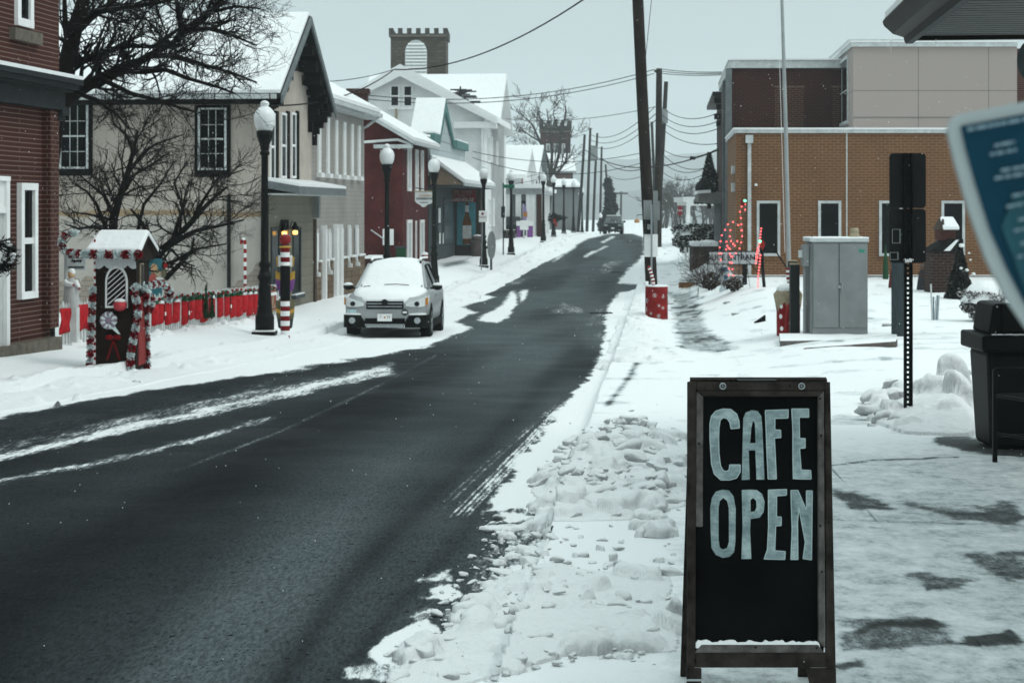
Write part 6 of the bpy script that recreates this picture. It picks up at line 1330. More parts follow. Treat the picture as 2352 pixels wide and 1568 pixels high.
for zz in (.18, .55):
    for i in range(20): a0, a1 = Lf*i/20, Lf*(i+1)/20; m.hexa([FF.p(a0,-.04,fz(a0)+zz),FF.p(a1,-.04,fz(a1)+zz),FF.p(a1,-.002,fz(a1)+zz),FF.p(a0,-.002,fz(a0)+zz),FF.p(a0,-.04,fz(a0)+zz+.07),FF.p(a1,-.04,fz(a1)+zz+.07),FF.p(a1,-.002,fz(a1)+zz+.07),FF.p(a0,-.002,fz(a0)+zz+.07)])
m.build('rail', MT['offwhite'], T)
# loose snow at the fence foot
random.seed(33); ch = []
for k in range(120):
    a = random.uniform(0, Lf); p = FF.p(a, random.uniform(.0, .5), 0); ch.append(rand_chunk(p.x, p.y, random.uniform(.03, .10)))
lumps('snow_drift', -8.2, -5.0, 27, 40.5, .05, ch, None, 'small snow lumps along the foot of the picket fence')
def cloth(label, u0, u1, dz0, dz1, nm='red_cloth', wav=.05):
    a0, a1 = FF.a(u0,.04), FF.a(u1,.04); nx, nz = 10, 8; vs = []
    for i in range(nx+1):
        for j in range(nz+1):
            a = a0+(a1-a0)*i/nx; f = j/nz; z = fz(a)+dz0+(dz1-dz0)*f+.02*math.sin(a*9)*(1-f); vs.append(FF.p(a, .035+wav*(.3+math.sin(a*13+j*.7)*.35+random.uniform(-.15,.15)), z))
    k = nz+1; o = MB().add(vs, [(i*k+j,(i+1)*k+j,(i+1)*k+j+1,i*k+j+1) for i in range(nx) for j in range(nz)], True)
    o = o.build('red_cloth', MT['redcloth']); o.modifiers.new('thickness', 'SOLIDIFY').thickness = .008
    tag(o, label, 'cloth'); return o
cloth('red cloth strip on the fence beside the brick corner', 137, 161, .20, .62); cloth('wide red cloth on the fence left of the booth', 166, 212, .22, .66)
def stocking(u, w, h_, sash, toe, label, grp):
    a = FF.a(u, .05); z = fz(a)+.56; t = thing('christmas_stocking', label, 'stocking', FF.p(a,.05,z), grp)
    tl = random.uniform(-.03,.03); f = toe*.10
    out = [(-w/2,0),(w/2,0),(w/2+tl,-h_*.62),(w/2+tl+max(f,0),-h_*.80),(w/2+tl+max(f,0)*.8,-h_*.97),(0+tl+f*.2,-h_),(-w/2+tl+min(f,0),-h_*.97),(-w/2+tl+min(f,0),-h_*.80),(-w/2+tl,-h_*.62)]
    m = MB(); n_ = len(out); ct = FF.p(a,.115,z-h_*.55); fr = [FF.p(a+x,.045,z+y) for x, y in out]; bk = [FF.p(a+x,.025,z+y) for x, y in out]
    infl = [FF.p(a+x*.75,.10,z+y*.86-.03) for x, y in out]
    m.add(fr+infl+[ct], [(i,(i+1)%n_,n_+(i+1)%n_,n_+i) for i in range(n_)]+[(n_+i,n_+(i+1)%n_,2*n_) for i in range(n_)], True); m.add(fr+bk, [(i,n_+i,n_+(i+1)%n_,(i+1)%n_) for i in range(n_)]+[tuple(range(2*n_-1,n_-1,-1))])
    m.build('sock', MT['redcloth'], t)
    if sash:
        m = MB().fbox(FF, a+w*.15, a+w*.42, .105, .125, z-h_*.8, z-.02); m.build('sash', MT['darkred'], t); MB().fbox(FF, a+w*.12, a+w*.40, .126, .134, z-h_*.58, z-h_*.42).build('buckle', MT['white'], t)
    MB().fbox(FF, a-w*.4, a+w*.4, .02, .09, z-.005, z+.05).build('cuff', MT['green'] if int(u) % 3 else MT['snow_clean'], t)
where = ['just right of the booth garland', 'second from the booth garland', 'third from the booth garland, curled toe', 'fourth along the fence, wide', 'fifth along the fence, with a buckle', 'sixth along the fence, narrow', 'left of the first green cone', 'under the first dark green cone', 'under the second dark green cone', 'right of the second green cone', 'middle one with white buckle', 'third past the green cones', 'fourth past the green cones', 'fifth past the green cones', 'second last before the banner', 'last before the banner']
us = [356, 369, 386, 405, 424, 440, 455, 470, 486, 505, 521, 535, 548, 561, 573, 585]
for i, u in enumerate(us):
    a = FF.a(u); pxw = 3800/FF.Y(a)
    stocking(u, random.uniform(15, 18)/pxw*1.6, random.uniform(.40,.50), i in (1,4,10), [0,0,1,0,0,-1,1,-1,0,0,0,0,1,0,1,1][i], 'red stuffed stocking on the fence, '+where[i], 'red stockings along the fence')
g_ = thing('fence_garland', 'green garland with red baubles along the fence top', 'garland', FF.p(Lf*.7,.05,fz(Lf*.7)+.65))
g = np.random.default_rng(9); nq = 1100; aa = FF.a(352)+(Lf-FF.a(352))*g.random(nq); P = np.array([FF.p(a,.05,fz(a)+.62+.03*math.sin(a*7)) for a in aa])+g.normal(size=(nq,3))*.022
a_ = g.normal(size=(nq,3)); a_ /= np.linalg.norm(a_,axis=1,keepdims=True); b_ = np.cross(a_, g.normal(size=(nq,3))); b_ /= np.linalg.norm(b_,axis=1,keepdims=True)
np_obj('greenery', np.stack([P-a_*.035,P+b_*.012,P+a_*.035,P-b_*.012],1).reshape(-1,3), np.arange(nq*4).reshape(-1,4), MT['green'], parent=g_, smooth=False)
for k in range(26): a = FF.a(356)+(Lf-FF.a(356))*k/26; MB().ball(FF.p(a,.09,fz(a)+.66+random.uniform(-.02,.03)), .03, n=8, m=5).build('bauble', MT['red'], g_)
for u, v0, v1, lab in ((473,655,730,'first dark green cone tree hung on the red fence'), (487,675,728,'second shorter dark green cone tree hung on the red fence')):
    a = FF.a(u,.12); Yc = FF.Y(a,.12); c = FF.p(a,.12,Zv(v1,Yc)); t = thing('cone_tree', lab, 'ornament', c); foliage('needles', MT['green'], t, (c.x,c.y,(Zv(v0,Yc)+Zv(v1,Yc))/2), (.055,.055,(Zv(v0,Yc)-Zv(v1,Yc))/2), 420, .03, u, cone=True); MB().tube([c-Vector((0,0,.04)), c+Vector((0,0,.3))], .014, 6).build('stem', MT['iron'], t)
# banner sign at the fence end
a0, a1 = FF.a(596,.10), FF.a(634,.10); za = fz(a1)
t = thing('banner_sign', 'cream festive board with red border at the fence end', 'sign', FF.p(a0,.1,fz(a0)))
MB().fbox(FF, a0, a1, .08, .10, fz(a0)+.06, fz(a0)+.58).build('panel', MT['tan'], t)
m = MB()
for q in ((a0,a1,.55,.58),(a0,a1,.12,.15),(a0,a0+.04,.151,.549),(a1-.04,a1,.151,.549)): m.fbox(FF, q[0], q[1], .101, .108, fz(a0)+q[2], fz(a0)+q[3])
m.build('border', MT['red'], t); text('SANTA', .42, FF.p((a0+a1)/2,.112,fz(a0)+.32), FF.p(1,0,0)-FF.p(0,0,0), (0,0,1), M('banner_letter', (.40,.10,.08), .6), t, squeeze=1.05)
MB().fbox(FF, a0+.05, a1-.05, .101, .13, fz(a0)+.46, fz(a0)+.53).build('snow_paint', MT['white'], t)
# agency sign and white robed figure by the brick corner
Ya = 28.2; t = thing('agency_sign', 'small white agency sign above the fence beside the brick corner', 'sign', (Xu(175,Ya), Ya, Zv(620,Ya)))
MB().box(Xu(153,Ya), Xu(197,Ya), Ya, Ya+.03, Zv(620,Ya), Zv(582,Ya)).build('panel', MT['paletrim'], t)
text('Goodfellow', .065, (Xu(176,Ya), Ya-.004, Zv(589.5,Ya)), (1,0,0), (0,0,1), MT['blackflat'], t, bold=.004, squeeze=.9); text('Agency', .06, (Xu(176,Ya), Ya-.004, Zv(598.5,Ya)), (1,0,0), (0,0,1), MT['blackflat'], t, bold=.004)
MB().box(Xu(157,Ya), Xu(193,Ya), Ya-.006, Ya-.001, Zv(616,Ya), Zv(611.5,Ya)).build('text_bar', MT['slate'], t)
MB().tube([(Xu(150,Ya),Ya+.06,h1(Xu(150,Ya),Ya)),(Xu(150,Ya),Ya+.06,Zv(580,Ya))], .04, 8).build('post', MT['offwhite'], t)
Ya = 28.0; cx = Xu(163,Ya); zs = Zv(706,Ya); k = (Zv(620,Ya)-zs)/86
t = thing('robed_figure', 'white robed holiday figure behind the fence beside the brick corner', 'figure', (cx, Ya, zs))
MB().lathe((cx,Ya,zs), [(.13,0),(.135,.10),(.125,.25),(.10,.38),(.085,.45),(.05,.50)], 14).build('robe', M('robe_white', (.42,.42,.41), .85, .1, 8), t)
MB().ball((cx,Ya,zs+.56), .058, .06, .07, 10, 8).build('head', MT['skin'], t); MB().ball((cx+.01,Ya+.01,zs+.60), .065, .065, .06, 10, 6, .1).build('white_hood', MT['white'], t)
MB().tube([(cx-.08,Ya-.02,zs+.44),(cx-.03,Ya-.10,zs+.40),(cx+.06,Ya-.11,zs+.39)], [.045,.045,.035], 8).tube([(cx+.08,Ya,zs+.44),(cx+.13,Ya-.05,zs+.36),(cx+.16,Ya-.08,zs+.33)], [.045,.04,.03], 8).build('sleeve', MT['white'], t)
MB().ball((cx+.165,Ya-.085,zs+.32), .026).ball((cx+.075,Ya-.115,zs+.385), .024).build('hand', M('mitten_rose', (.30,.12,.12), .7), t)
MB().box(cx-.12, cx+.12, Ya-.1, Ya+.1, fz(1.0)-.05, zs-.001).build('pedestal', MT['offwhite'], t)
# painted cut-out beside the booth
Yc = 32.6; x0_ = Xu(342,Yc); t = thing('painted_board', 'painted board with yellow and red shapes behind the booth', 'board', (Xu(358,Yc), Yc, h1(Xu(358,Yc),Yc)))
MB().box(Xu(342,Yc), Xu(372,Yc), Yc, Yc+.02, h1(x0_,Yc), Zv(594,Yc)).build('panel', MT['teal'], t)
def oval(u, v, ru, rv, y, nm, mt): c = W(u, v, y); s = y/FL; MB().prism([(c.x+ru*s*math.cos(w), y, c.z+rv*s*math.sin(w)) for w in np.linspace(0, 6.283, 18)[:-1]], (0,-.008,0)).build(nm, mt, t)
oval(354, 617, 8, 12, Yc-.002, 'yellow_shape', MT['skin']); oval(362, 630, 9, 10, Yc-.012, 'cream_shape', M('cream', (.55,.45,.30), .7)); oval(351, 645, 9, 18, Yc-.022, 'red_shape', M('pink_red', (.50,.12,.10), .7)); oval(366, 640, 8, 4, Yc-.024, 'white_shape', MT['white'])
t = thing('mitten_ornament', 'small red and green mitten shaped ornament on a stick', 'ornament', (Xu(379,32.4), 32.4, h1(Xu(379,32.4),32.4)))
MB().tube([ORI[t.name], W(379,640,32.4)], .012, 6).build('stick', MT['wood'], t); oval(380, 610, 5, 6, 32.38, 'red_cuff', MT['red']); oval(376, 628, 6, 9, 32.37, 'green_mitten', MT['olive'])
# candy cane pole
def cane(t, pts, r, n_str, seed=0, white=None):
    P = [Vector(p) for p in pts]; d = [0]
    for a, b in zip(P[:-1], P[1:]): d.append(d[-1]+(b-a).length)
    def at(x): i = min(max(int(np.searchsorted(d, x))-1, 0), len(P)-2); return P[i].lerp(P[i+1], (x-d[i])/max(1e-6, d[i+1]-d[i]))
    m, w = MB(), MB()
    for k in range(n_str): s = d[-1]*k/n_str; e = d[-1]*(k+1)/n_str; (m if k % 2 == 0 else w).tube([at(s), at((s+e)/2), at(e)], r, 10)
    m.build('red_stripe', MT['red'], t); w.build('white_stripe', MT['white'], t)
Yc = 39.4; t = thing('candy_cane', 'slim striped candy cane pole above the fence by the stucco wall', 'candy cane', (Xu(563,Yc), Yc, h1(Xu(563,Yc),Yc)))
cane(t, [(Xu(563,Yc),Yc,ORI[t.name].z)]+[W(u,v,Yc) for u, v in ((563,600),(563,562),(562,551),(558,547),(555,551),(554,560))], .036, 19)
# striped nutcracker pole
Yc = 32.6; cx = Xu(655,Yc); zg = h1(cx,Yc)-.03; t = thing('striped_pole', 'red and white striped post topped by a big red ball before the olive shop', 'post', (cx, Yc, zg))
rr = Xu(666,Yc)-Xu(655,Yc); zt = Zv(568,Yc); N = 19
for k in range(N): MB().lathe((cx,Yc,zg), [(rr*.97,(zt-zg)*k/N),(rr*.97,(zt-zg)*(k+1)/N)], 18).build('red_band' if k % 2 == 0 else 'white_band', MT['darkred'] if k % 2 == 0 else MT['white'], t)
MB().ball((cx,Yc,Zv(550,Yc)), .115, n=18, m=12).build('red_ball', M('ball_red', (.24,.02,.02), .35, .2, 6, snow=(.80,.98,4,.15)), t)
m = MB()
for k in range(14): w = k*2*math.pi/14; m.ball((cx+rr*math.cos(w),Yc+rr*math.sin(w),Zv(567,Yc)), .03, .03, .02, 6, 4)
m.build('gold_rope', MT['yellow'], t)
MB().lathe((cx,Yc,0), [(rr*1.04,Zv(690,Yc)),(rr*1.04,Zv(610,Yc))], 18).build('dark_wrap', MT['blackflat'], t)
def flat(us, nm, mt, y=Yc+.06): MB().prism([W(u,v,y) for u, v in us], (0,.02,0)).build(nm, mt, t)
for s_ in (-1, 1):
    f = lambda L_: [(655+s_*(u-655), v) for u, v in (L_ if s_ > 0 else L_[::-1])]
    flat(f([(664,588),(671,586),(671,612),(664,614)]), 'white_epaulette', MT['white']); flat(f([(671.5,588),(676,592),(674,612),(671.5,612)]), 'gold_fringe', MT['yellow'])
    flat(f([(665,628),(677,622),(677,640),(665,644)]), 'gold_cuff', MT['yellow']); flat(f([(665,645),(678,641),(674,662),(665,674)]), 'purple_sleeve', MT['purple']); flat(f([(665,690),(677,690),(675,728),(665,735)]), 'olive_coat', MT['olive'], Yc+.09)
    flat(f([(665,712),(676,708),(676,716),(665,722)]), 'gold_trim', MT['yellow'], Yc+.065); flat(f([(665,734),(674,728),(671,752),(665,756)]), 'blue_leg', MT['slate'], Yc+.09)

# ------------------------------------------------------------------ silver wagon under snow
def loft(m, secs, smooth=True, caps=True):
    n = len(secs[0][1]); vs = []
    for y, pts in secs:
        full = [(x, y, z) for x, z in pts]+[(-x, y, z) for x, z in pts[-2::-1]] if pts[-1][0] == 0 else [(x, y, z) for x, z in pts]
        vs += full
    k = len(full); b = len(secs)
    m.add(vs, [(i*k+j, i*k+j+1, (i+1)*k+j+1, (i+1)*k+j) for i in range(b-1) for j in range(k-1)], smooth)
    if caps: m.add(vs[:k], [tuple(range(k-1,-1,-1))]); m.add(vs[-k:], [tuple(range(k))])
    return m
def wheel(t, x, y, r, w, spokes=5, side=1, ty=None, rm=None):
    tyre = MB().lathe((x,y,r), [(r*.62,-w/2),(r*.9,-w/2),(r,-w*.36),(r,w*.36),(r*.9,w/2),(r*.62,w/2)], 28, axis='x').build('tyre', MT['rubber'], t)
    m = MB(); xo = x+side*(w/2-.012)
    m.lathe((x,y,r), [(r*.63,-w*.45),(r*.63,w*.45)], 24, axis='x')
    wr = t
    def spoke(a): 
        pts = [(xo, y+r*.10*math.cos(a+1.2), r+r*.10*math.sin(a+1.2)), (xo, y+r*.10*math.cos(a-1.2), r+r*.10*math.sin(a-1.2)), (xo, y+r*.66*math.cos(a-.17), r+r*.66*math.sin(a-.17)), (xo, y+r*.66*math.cos(a+.17), r+r*.66*math.sin(a+.17))]
        m.prism(pts, (side*.016,0,0))
    d = MB().lathe((x,y,r), [(r*.60,-w*.40),(r*.60,w*.40)], 24, axis='x').build('brake_disc', MT['iron'], tyre)
    for k in range(spokes): spoke(k*2*math.pi/spokes+.4)
    m2 = MB(); m2.sm = m.sm; m2.v = m.v; m2.f = m.f
    for k in range(24):
        a, b = k*2*math.pi/24, (k+1)*2*math.pi/24
        m.prism([(xo,y+r*.62*math.cos(a),r+r*.62*math.sin(a)),(xo,y+r*.62*math.cos(b),r+r*.62*math.sin(b)),(xo,y+r*.70*math.cos(b),r+r*.70*math.sin(b)),(xo,y+r*.70*math.cos(a),r+r*.70*math.sin(a))], (side*.014,0,0))
    m.build('rim', MT['steel'], tyre); return tyre
silver = M('silver_paint', (.33,.345,.35), .38, .10, 2, metal=.3, spec=.3, coat=.15)
def wrap(sx, L, th):
    m = MB()   # a panel that follows the rounded nose
    for (xa, ya, a0, a1), (xb, yb, b0, b1) in zip(L[:-1], L[1:]):
        k = .6; q = [(xa,ya,a0),(xb,yb,b0),(xb-th*.5,yb+th,b0),(xa-th*.2,ya+th,a0),(xa,ya,a1),(xb,yb,b1),(xb-th*.5,yb+th,b1),(xa-th*.2,ya+th,a1)]
        q = [(sx*x, y, z) for x, y, z in q]
        m.hexa(q if sx > 0 else [q[1],q[0],q[3],q[2],q[5],q[4],q[7],q[6]])
    return m
def make_wagon():
    t = thing('parked_car', 'silver estate car thickly covered with snow, parked facing the camera', 'car', (0,0,0))
    def sec(s, zb, zt, c, sh=.89): return [(.62*s,zb),(.83*s,zb+.03),(.895*s,zb+.20),(.91*s,min(.68,zt-.14)),(sh*s,zt-.09),(.80*s,zt-.015),(.42*s,zt+c*.8),(0,zt+c)]
    m = loft(MB(), [(0,sec(.78,.27,.74,.03)),(.05,sec(.87,.23,.80,.04)),(.14,sec(.94,.22,.86,.05)),(.32,sec(.985,.22,.90,.05)),(.62,sec(1.0,.22,.95,.05)),(.95,sec(1.0,.22,.99,.04)),(1.25,sec(1,.22,1.03,.02)),(2.4,sec(1,.22,1.06,0)),(3.8,sec(1,.22,1.08,0)),(4.45,sec(.97,.25,1.06,0)),(4.72,sec(.90,.32,1.0,0)),(4.78,sec(.85,.38,.95,0))])
    m.build('body', silver, t)
    def cab(wb, wt, zb, zm, zt, c): return [(wb,zb),(wb-.02,zm),(wt+.02,zt-.04),(wt-.03,zt),(wt*.5,zt+c*.8),(0,zt+c)]
    m = loft(MB(), [(1.10,cab(.76,.72,.96,1.0,1.05,.02)),(1.5,cab(.80,.665,1.0,1.06,1.31,.03)),(1.98,cab(.82,.60,1.0,1.08,1.55,.05)),(2.6,cab(.83,.585,1.0,1.08,1.585,.06)),(3.4,cab(.83,.58,1.0,1.08,1.58,.06)),(4.1,cab(.81,.56,1.0,1.08,1.53,.05)),(4.5,cab(.77,.54,1.0,1.06,1.36,.03)),(4.72,cab(.72,.58,.96,1.0,1.06,.01))])
    m.build('side_glass', M('frosted_side_glass', (.16,.175,.18), .4, .75, 9), t)
    for sx in (-1, 1):
        MB().tube([(sx*.775,1.12,1.05),(sx*.68,1.55,1.32),(sx*.615,1.98,1.56),(sx*.60,2.6,1.60),(sx*.595,3.4,1.60),(sx*.57,4.1,1.545),(sx*.56,4.5,1.37)], .035, 8).build('roof_pillar', silver, t)
        MB().tube([(sx*.83,2.35,1.05),(sx*.61,2.45,1.585)], .03, 6).tube([(sx*.83,3.35,1.06),(sx*.60,3.4,1.585)], .03, 6).build('door_pillar', MT['black'], t)
        MB().tube([(sx*.56,2.0,1.60),(sx*.55,2.15,1.68),(sx*.54,3.7,1.69),(sx*.53,3.95,1.60)], .026, 8).build('roof_rail', MT['iron'], t)
        MB().tube([(sx*.555,2.05,1.66),(sx*.55,2.15,1.715),(sx*.54,3.7,1.725)], .03, 8).build('rail_snow', MT['snow_clean'], t)
        MB().box(sx*.86-.05, sx*.86+.05, 1.9, 3.0, .80, .815).build('side_trim', MT['iron'], t) if False else None
        mr = MB().ball((sx*.995,1.42,1.08), .115, .075, .075, 12, 8).build('mirror', MT['iron'], t); MB().ball((sx*.995,1.42,1.125), .11, .075, .05, 12, 6, .03).build('snow_cap', MT['snow_clean'], mr); MB().box(sx*.90-.06, sx*.90+.06, 1.40, 1.47, 1.03, 1.07).build('mirror_arm', MT['black'], mr)
        for y in (.93, 3.68):
            MB().lathe((sx*.80,y,.335), [(.40,-.11),(.41,.112)], 26, axis='x').build('wheel_arch', MT['blackflat'], t)
            wheel(t, sx*.815, y, .335, .215, 5, sx)
        MB().box(min(sx*.80,sx*.925), max(sx*.80,sx*.925), 1.36, 3.26, .22, .36).build('sill_cladding', MT['blackflat'], t)
        # head lamp wrapping round the corner
        def pts(q): return [(sx*x, y, z) for x, y, z in q]
        hl = wrap(sx, [(.45,-.03,.70,.755),(.60,-.03,.68,.80),(.735,-.028,.675,.84),(.815,.03,.685,.87),(.88,.125,.71,.895),(.918,.30,.75,.915),(.915,.52,.82,.93)], .05).build('headlight', M('lamp_clear_%d' % (sx+1), (.66,.69,.69), .12, .1, 8, spec=.4), t)
        MB().ball((sx*.69,-.035,.745), .055, .02, .052, 12, 8).build('lamp_lens', MT['iron'], hl); wrap(sx, [(.862,.085,.71,.86),(.890,.125,.72,.875),(.908,.19,.73,.88)], .04).build('turn_signal', MT['orange'], hl)
        wrap(sx, [(.44,-.045,.235,.36),(.54,-.045,.235,.50),(.72,-.04,.235,.505),(.80,.01,.235,.505),(.875,.10,.235,.505),(.925,.26,.235,.50),(.932,.50,.235,.50)], .12).build('bumper_corner', MT['blackflat'], t)
        c = (sx*.70,-.045,.39); MB().lathe(c, [(.068,-.02),(.066,.03)], 16, axis='y').build('fog_lamp', M('fog_glass_%d' % (sx+1), (.30,.33,.34), .15, .3, 40, spec=.7), t)
        wrap(sx, [(.53,-.05,.507,.54),(.72,-.048,.508,.55),(.80,.0,.508,.55),(.88,.10,.508,.545)], .05).build('corner_snow', MT['snow_clean'], t)
        for y in (1.98, 3.0): MB().box(min(sx*.905,sx*.935), max(sx*.905,sx*.935), y, y+.16, .88, .905).build('door_handle', silver, t)
    MB().box(-.40, .40, -.028, .05, .63, .83).build('grille', MT['blackflat'], t, bevel=.01)
    m = MB(); m.box(-.385, .385, -.05, -.029, .735, .760).box(-.37, .37, -.05, -.029, .672, .698); m.build('grille_bar', MT['steel'], t, bevel=.008)
    MB().box(-.41, .41, -.06, -.001, .80, .86).build('grille_snow', MT['snow_clean'], t, bevel=.02)
    MB().lathe((0,-.062,.775), [(.07,-.012),(.07,.012)], 18, axis='y').build('badge', MT['iron'], t)
    MB().box(-.43, .43, -.03, .05, .315, .435).build('lower_intake', MT['blackflat'], t)
    MB().hexa([(-.40,-.05,.24),(.40,-.05,.24),(.40,.1,.24),(-.40,.1,.24),(-.40,-.035,.30),(.40,-.035,.30),(.40,.1,.30),(-.40,.1,.30)]).build('skid_plate', MT['steel'], t)
    MB().box(-.43, .43, -.045, .02, .301, .313).build('intake_trim', silver, t)
    pl_ = MB().box(-.155, .155, -.058, -.032, .375, .53).build('number_plate', MT['vinyl'], t)
    text('77', .085, (.085,-.059,.455), (1,0,0), (0,0,1), MT['slate'], pl_); text('7', .07, (-.085,-.059,.465), (1,0,0), (0,0,1), MT['slate'], pl_); MB().lathe((0,-.0595,.455), [(.022,0),(.022,.001)], 10, axis='y').build('plate_emblem', MT['orange'], pl_)
    MB().lathe((.43,-.034,.565), [(.072,-.006),(.072,.006)], 20, axis='y').build('bumper_sticker', MT['slate'], t); MB().box(.385, .475, -.044, -.0405, .545, .585).build('sticker_text', MT['vinyl'], t)
    wrap(-1, [(.62,-.04,.555,.62),(.735,-.038,.555,.622),(.82,.02,.555,.62)], .03).build('pale_sticker', M('pale_teal', (.40,.56,.58), .5), t)
    MB().box(-.74, .74, .5, 4.6, .255, .30).build('underbody', MT['blackflat'], t)
    # the blanket of snow: bonnet, windscreen and roof in one soft shape
    def sn(w, z, c, e=.0): return [(w,z-.055),(w*.985,z+.0),(w*.80,z+.02+c*.4),(w*.4,z+.03+c*.85),(0,z+.032+c)]
    m = loft(MB(), [(.0,sn(.40,.775,.03)),(.05,sn(.47,.82,.06)),(.16,sn(.58,.875,.075)),(.35,sn(.70,.92,.075)),(.7,sn(.775,.97,.06)),(1.05,sn(.80,1.03,.045)),(1.16,sn(.775,1.065,.03)),(1.5,sn(.675,1.315,.05)),(1.92,sn(.60,1.565,.06)),(2.1,sn(.575,1.61,.07)),(2.8,sn(.56,1.625,.075)),(3.6,sn(.555,1.62,.075)),(4.15,sn(.53,1.57,.06)),(4.3,sn(.50,1.49,.03))])
    m.build('snow_cover', MT['snow_clean'], t)
    MB().tube([(-.15,1.095,1.135),(.12,1.085,1.145),(.40,1.10,1.125)], .009, 5).tube([(-.62,1.10,1.09),(-.46,1.095,1.105)], .008, 5).build('wiper', MT['black'], t)
    return t
car = make_wagon(); cxx, cyy = Xu(884,35.4), 35.4; place(car, (cxx, cyy, h1(cxx+.1,cyy+2)-.005), -.045)
zA, zB = h1(cxx, cyy+.9), h1(cxx+.35, cyy+3.7); car.rotation_euler = (math.atan2(zB-zA, 2.75), 0, -.045); car.location.z = zA-.93*math.tan(car.rotation_euler[0])-.01
# red ornament bag seen over the car roof
t = thing('gift_bag', 'small red bag with a snow cap standing behind the silver car roof', 'ornament', (Xu(976,58), 58, h1(Xu(976,58),58)))
MB().tube([ORI[t.name], W(976,606,58)], .06, 8).build('post', MT['iron'], t); MB().ball(W(976,594,58), .15, .15, .20, 12, 8, .05).build('bag', MT['darkred'], t); MB().ball(W(976,584,58), .12, .12, .08, 10, 6, .05).build('snow_cap', MT['snow_clean'], t)

# ------------------------------------------------------------------ dark off-roader coming over the crest
def make_suv():
    t = thing('oncoming_car', 'small dark green off-roader driving toward us on the far crest', 'car', (0,0,0)); g = M('dark_green_paint', (.030,.040,.040), .35, .15, 3, coat=.3)
    def s(y, w, zb, zt): return (y, [(w*.9,zb),(w,zb+.12),(w,zt-.12),(w*.94,zt),(0,zt+.03)])
    loft(MB(), [s(0,.80,.42,.98), s(.1,.86,.36,1.03), s(1.1,.90,.34,1.10), s(4.1,.90,.36,1.10), s(4.25,.86,.45,1.0)]).build('body', g, t)
    loft(MB(), [(1.05,[(.80,1.08),(.78,1.1),(0,1.13)]),(1.75,[(.82,1.08),(.66,1.62),(0,1.67)]),(4.05,[(.82,1.08),(.66,1.62),(0,1.66)]),(4.2,[(.80,1.08),(.74,1.2),(0,1.22)])]).build('cabin', g, t)
    MB().hexa([(-.74,1.07,1.13),(.74,1.07,1.13),(.7,1.2,1.13),(-.7,1.2,1.13),(-.60,1.66,1.58),(.60,1.66,1.58),(.6,1.75,1.58),(-.6,1.75,1.58)]).build('windscreen', M('windscreen_grey', (.10,.115,.12), .15), t)
    MB().box(-.62, .62, 1.8, 4.0, 1.665, 1.72).build('roof_snow', MT['snow'], t)
    MB().box(-.42, .42, -.03, .02, .72, .92).build('grille', MT['blackflat'], t); m = MB(); [m.box(-.40+.115*k, -.345+.115*k, -.04, -.031, .73, .91) for k in range(7)]; m.build('grille_bar', g, t)
    for sx in (-1, 1):
        MB().box(min(sx*.48,sx*.76), max(sx*.48,sx*.76), -.03, .03, .76, .90).build('headlight', M('suv_lamp_%d' % (sx+1), (.30,.33,.33), .2), t); MB().ball((sx*1.02,1.15,1.15), .13, .08, .10, 8, 6).build('mirror', MT['black'], t)
        for y in (.85, 3.45): wheel(t, sx*.80, y, .36, .23, 5, sx)
    MB().box(-.88, .88, -.09, .1, .48, .66).build('bumper', MT['blackflat'], t, bevel=.03); MB().box(-.15, .15, -.11, -.091, .50, .62).build('number_plate', MT['vinyl'], t)
    MB().tube([(-.8,1.35,1.2),(-.7,1.5,1.6)], .02, 5).build('aerial', MT['black'], t)
    return t
suv = make_suv(); x, y = Xu(1407.5,150), 150; place(suv, (x, y, h1(x, y+.8)), -.09)
# ------------------------------------------------------------------ chalkboard A-frame
YA0, YA1 = 5.80, 5.555; NV = Vector((0,-.977,.212))
def q(x, y): return (1561.6+x*.458, 849.8+y*.458)
def QA(u, v, off=0.0): return W(u, v, YA0-(YA0-YA1)*(v-870)/760)+NV*off
T = thing('sandwich_board', 'black chalkboard sandwich board reading cafe open in a worn wooden frame', 'sign', (.85, 5.7, h1(.85,5.7)))
def plank(pts, o0, o1, nm, mt, bev=.002): return MB().prism([QA(*q(*p), o0) for p in pts], NV*(o1-o0)).build(nm, mt, T, bevel=bev)
woodA = M('old_frame_wood', (.025,.021,.018), .85, .7, 16, bs=80, bstr=.5); woodB = M('grey_moulding', (.085,.08,.075), .85, .5, 22, bs=70, bstr=.5)
plank([(75,60),(710,62),(722,1410),(70,1410)][::-1], -.012, -.001, 'chalkboard', MT['board'])
plank([(36,60),(78,60),(74,1490),(34,1490)], 0, .022, 'stile', woodA); plank([(722,62),(748,62),(776,1490),(728,1490)], 0, .022, 'stile', woodA)
plank([(79,62),(721,62),(721,104),(79,104)], 0, .021, 'rail', woodA); plank([(75,1412),(727,1412),(729,1488),(75,1488)], 0, .021, 'rail', woodA)
plank([(34,1491),(106,1491),(104,1712),(32,1712)], -.008, .019, 'leg', woodA); plank([(634,1491),(778,1491),(782,1712),(678,1712)], -.008, .019, 'leg', woodA)
plank([(30,1545),(108,1545),(108,1556),(30,1556)], .0195, .022, 'leg_strap', MT['steel'], 0)
plank([(80,108),(114,136),(112,786),(76,784)], .0, .024, 'moulding', woodB, .004); plank([(718,105),(722,1392),(690,1362),(688,136)], .0, .024, 'moulding', woodB, .004)
plank([(82,106),(718,106),(690,134),(114,134)], .0, .022, 'moulding', woodA, .004); plank([(102,1372),(688,1372),(718,1414),(70,1414)], .0, .026, 'moulding', woodB, .004)
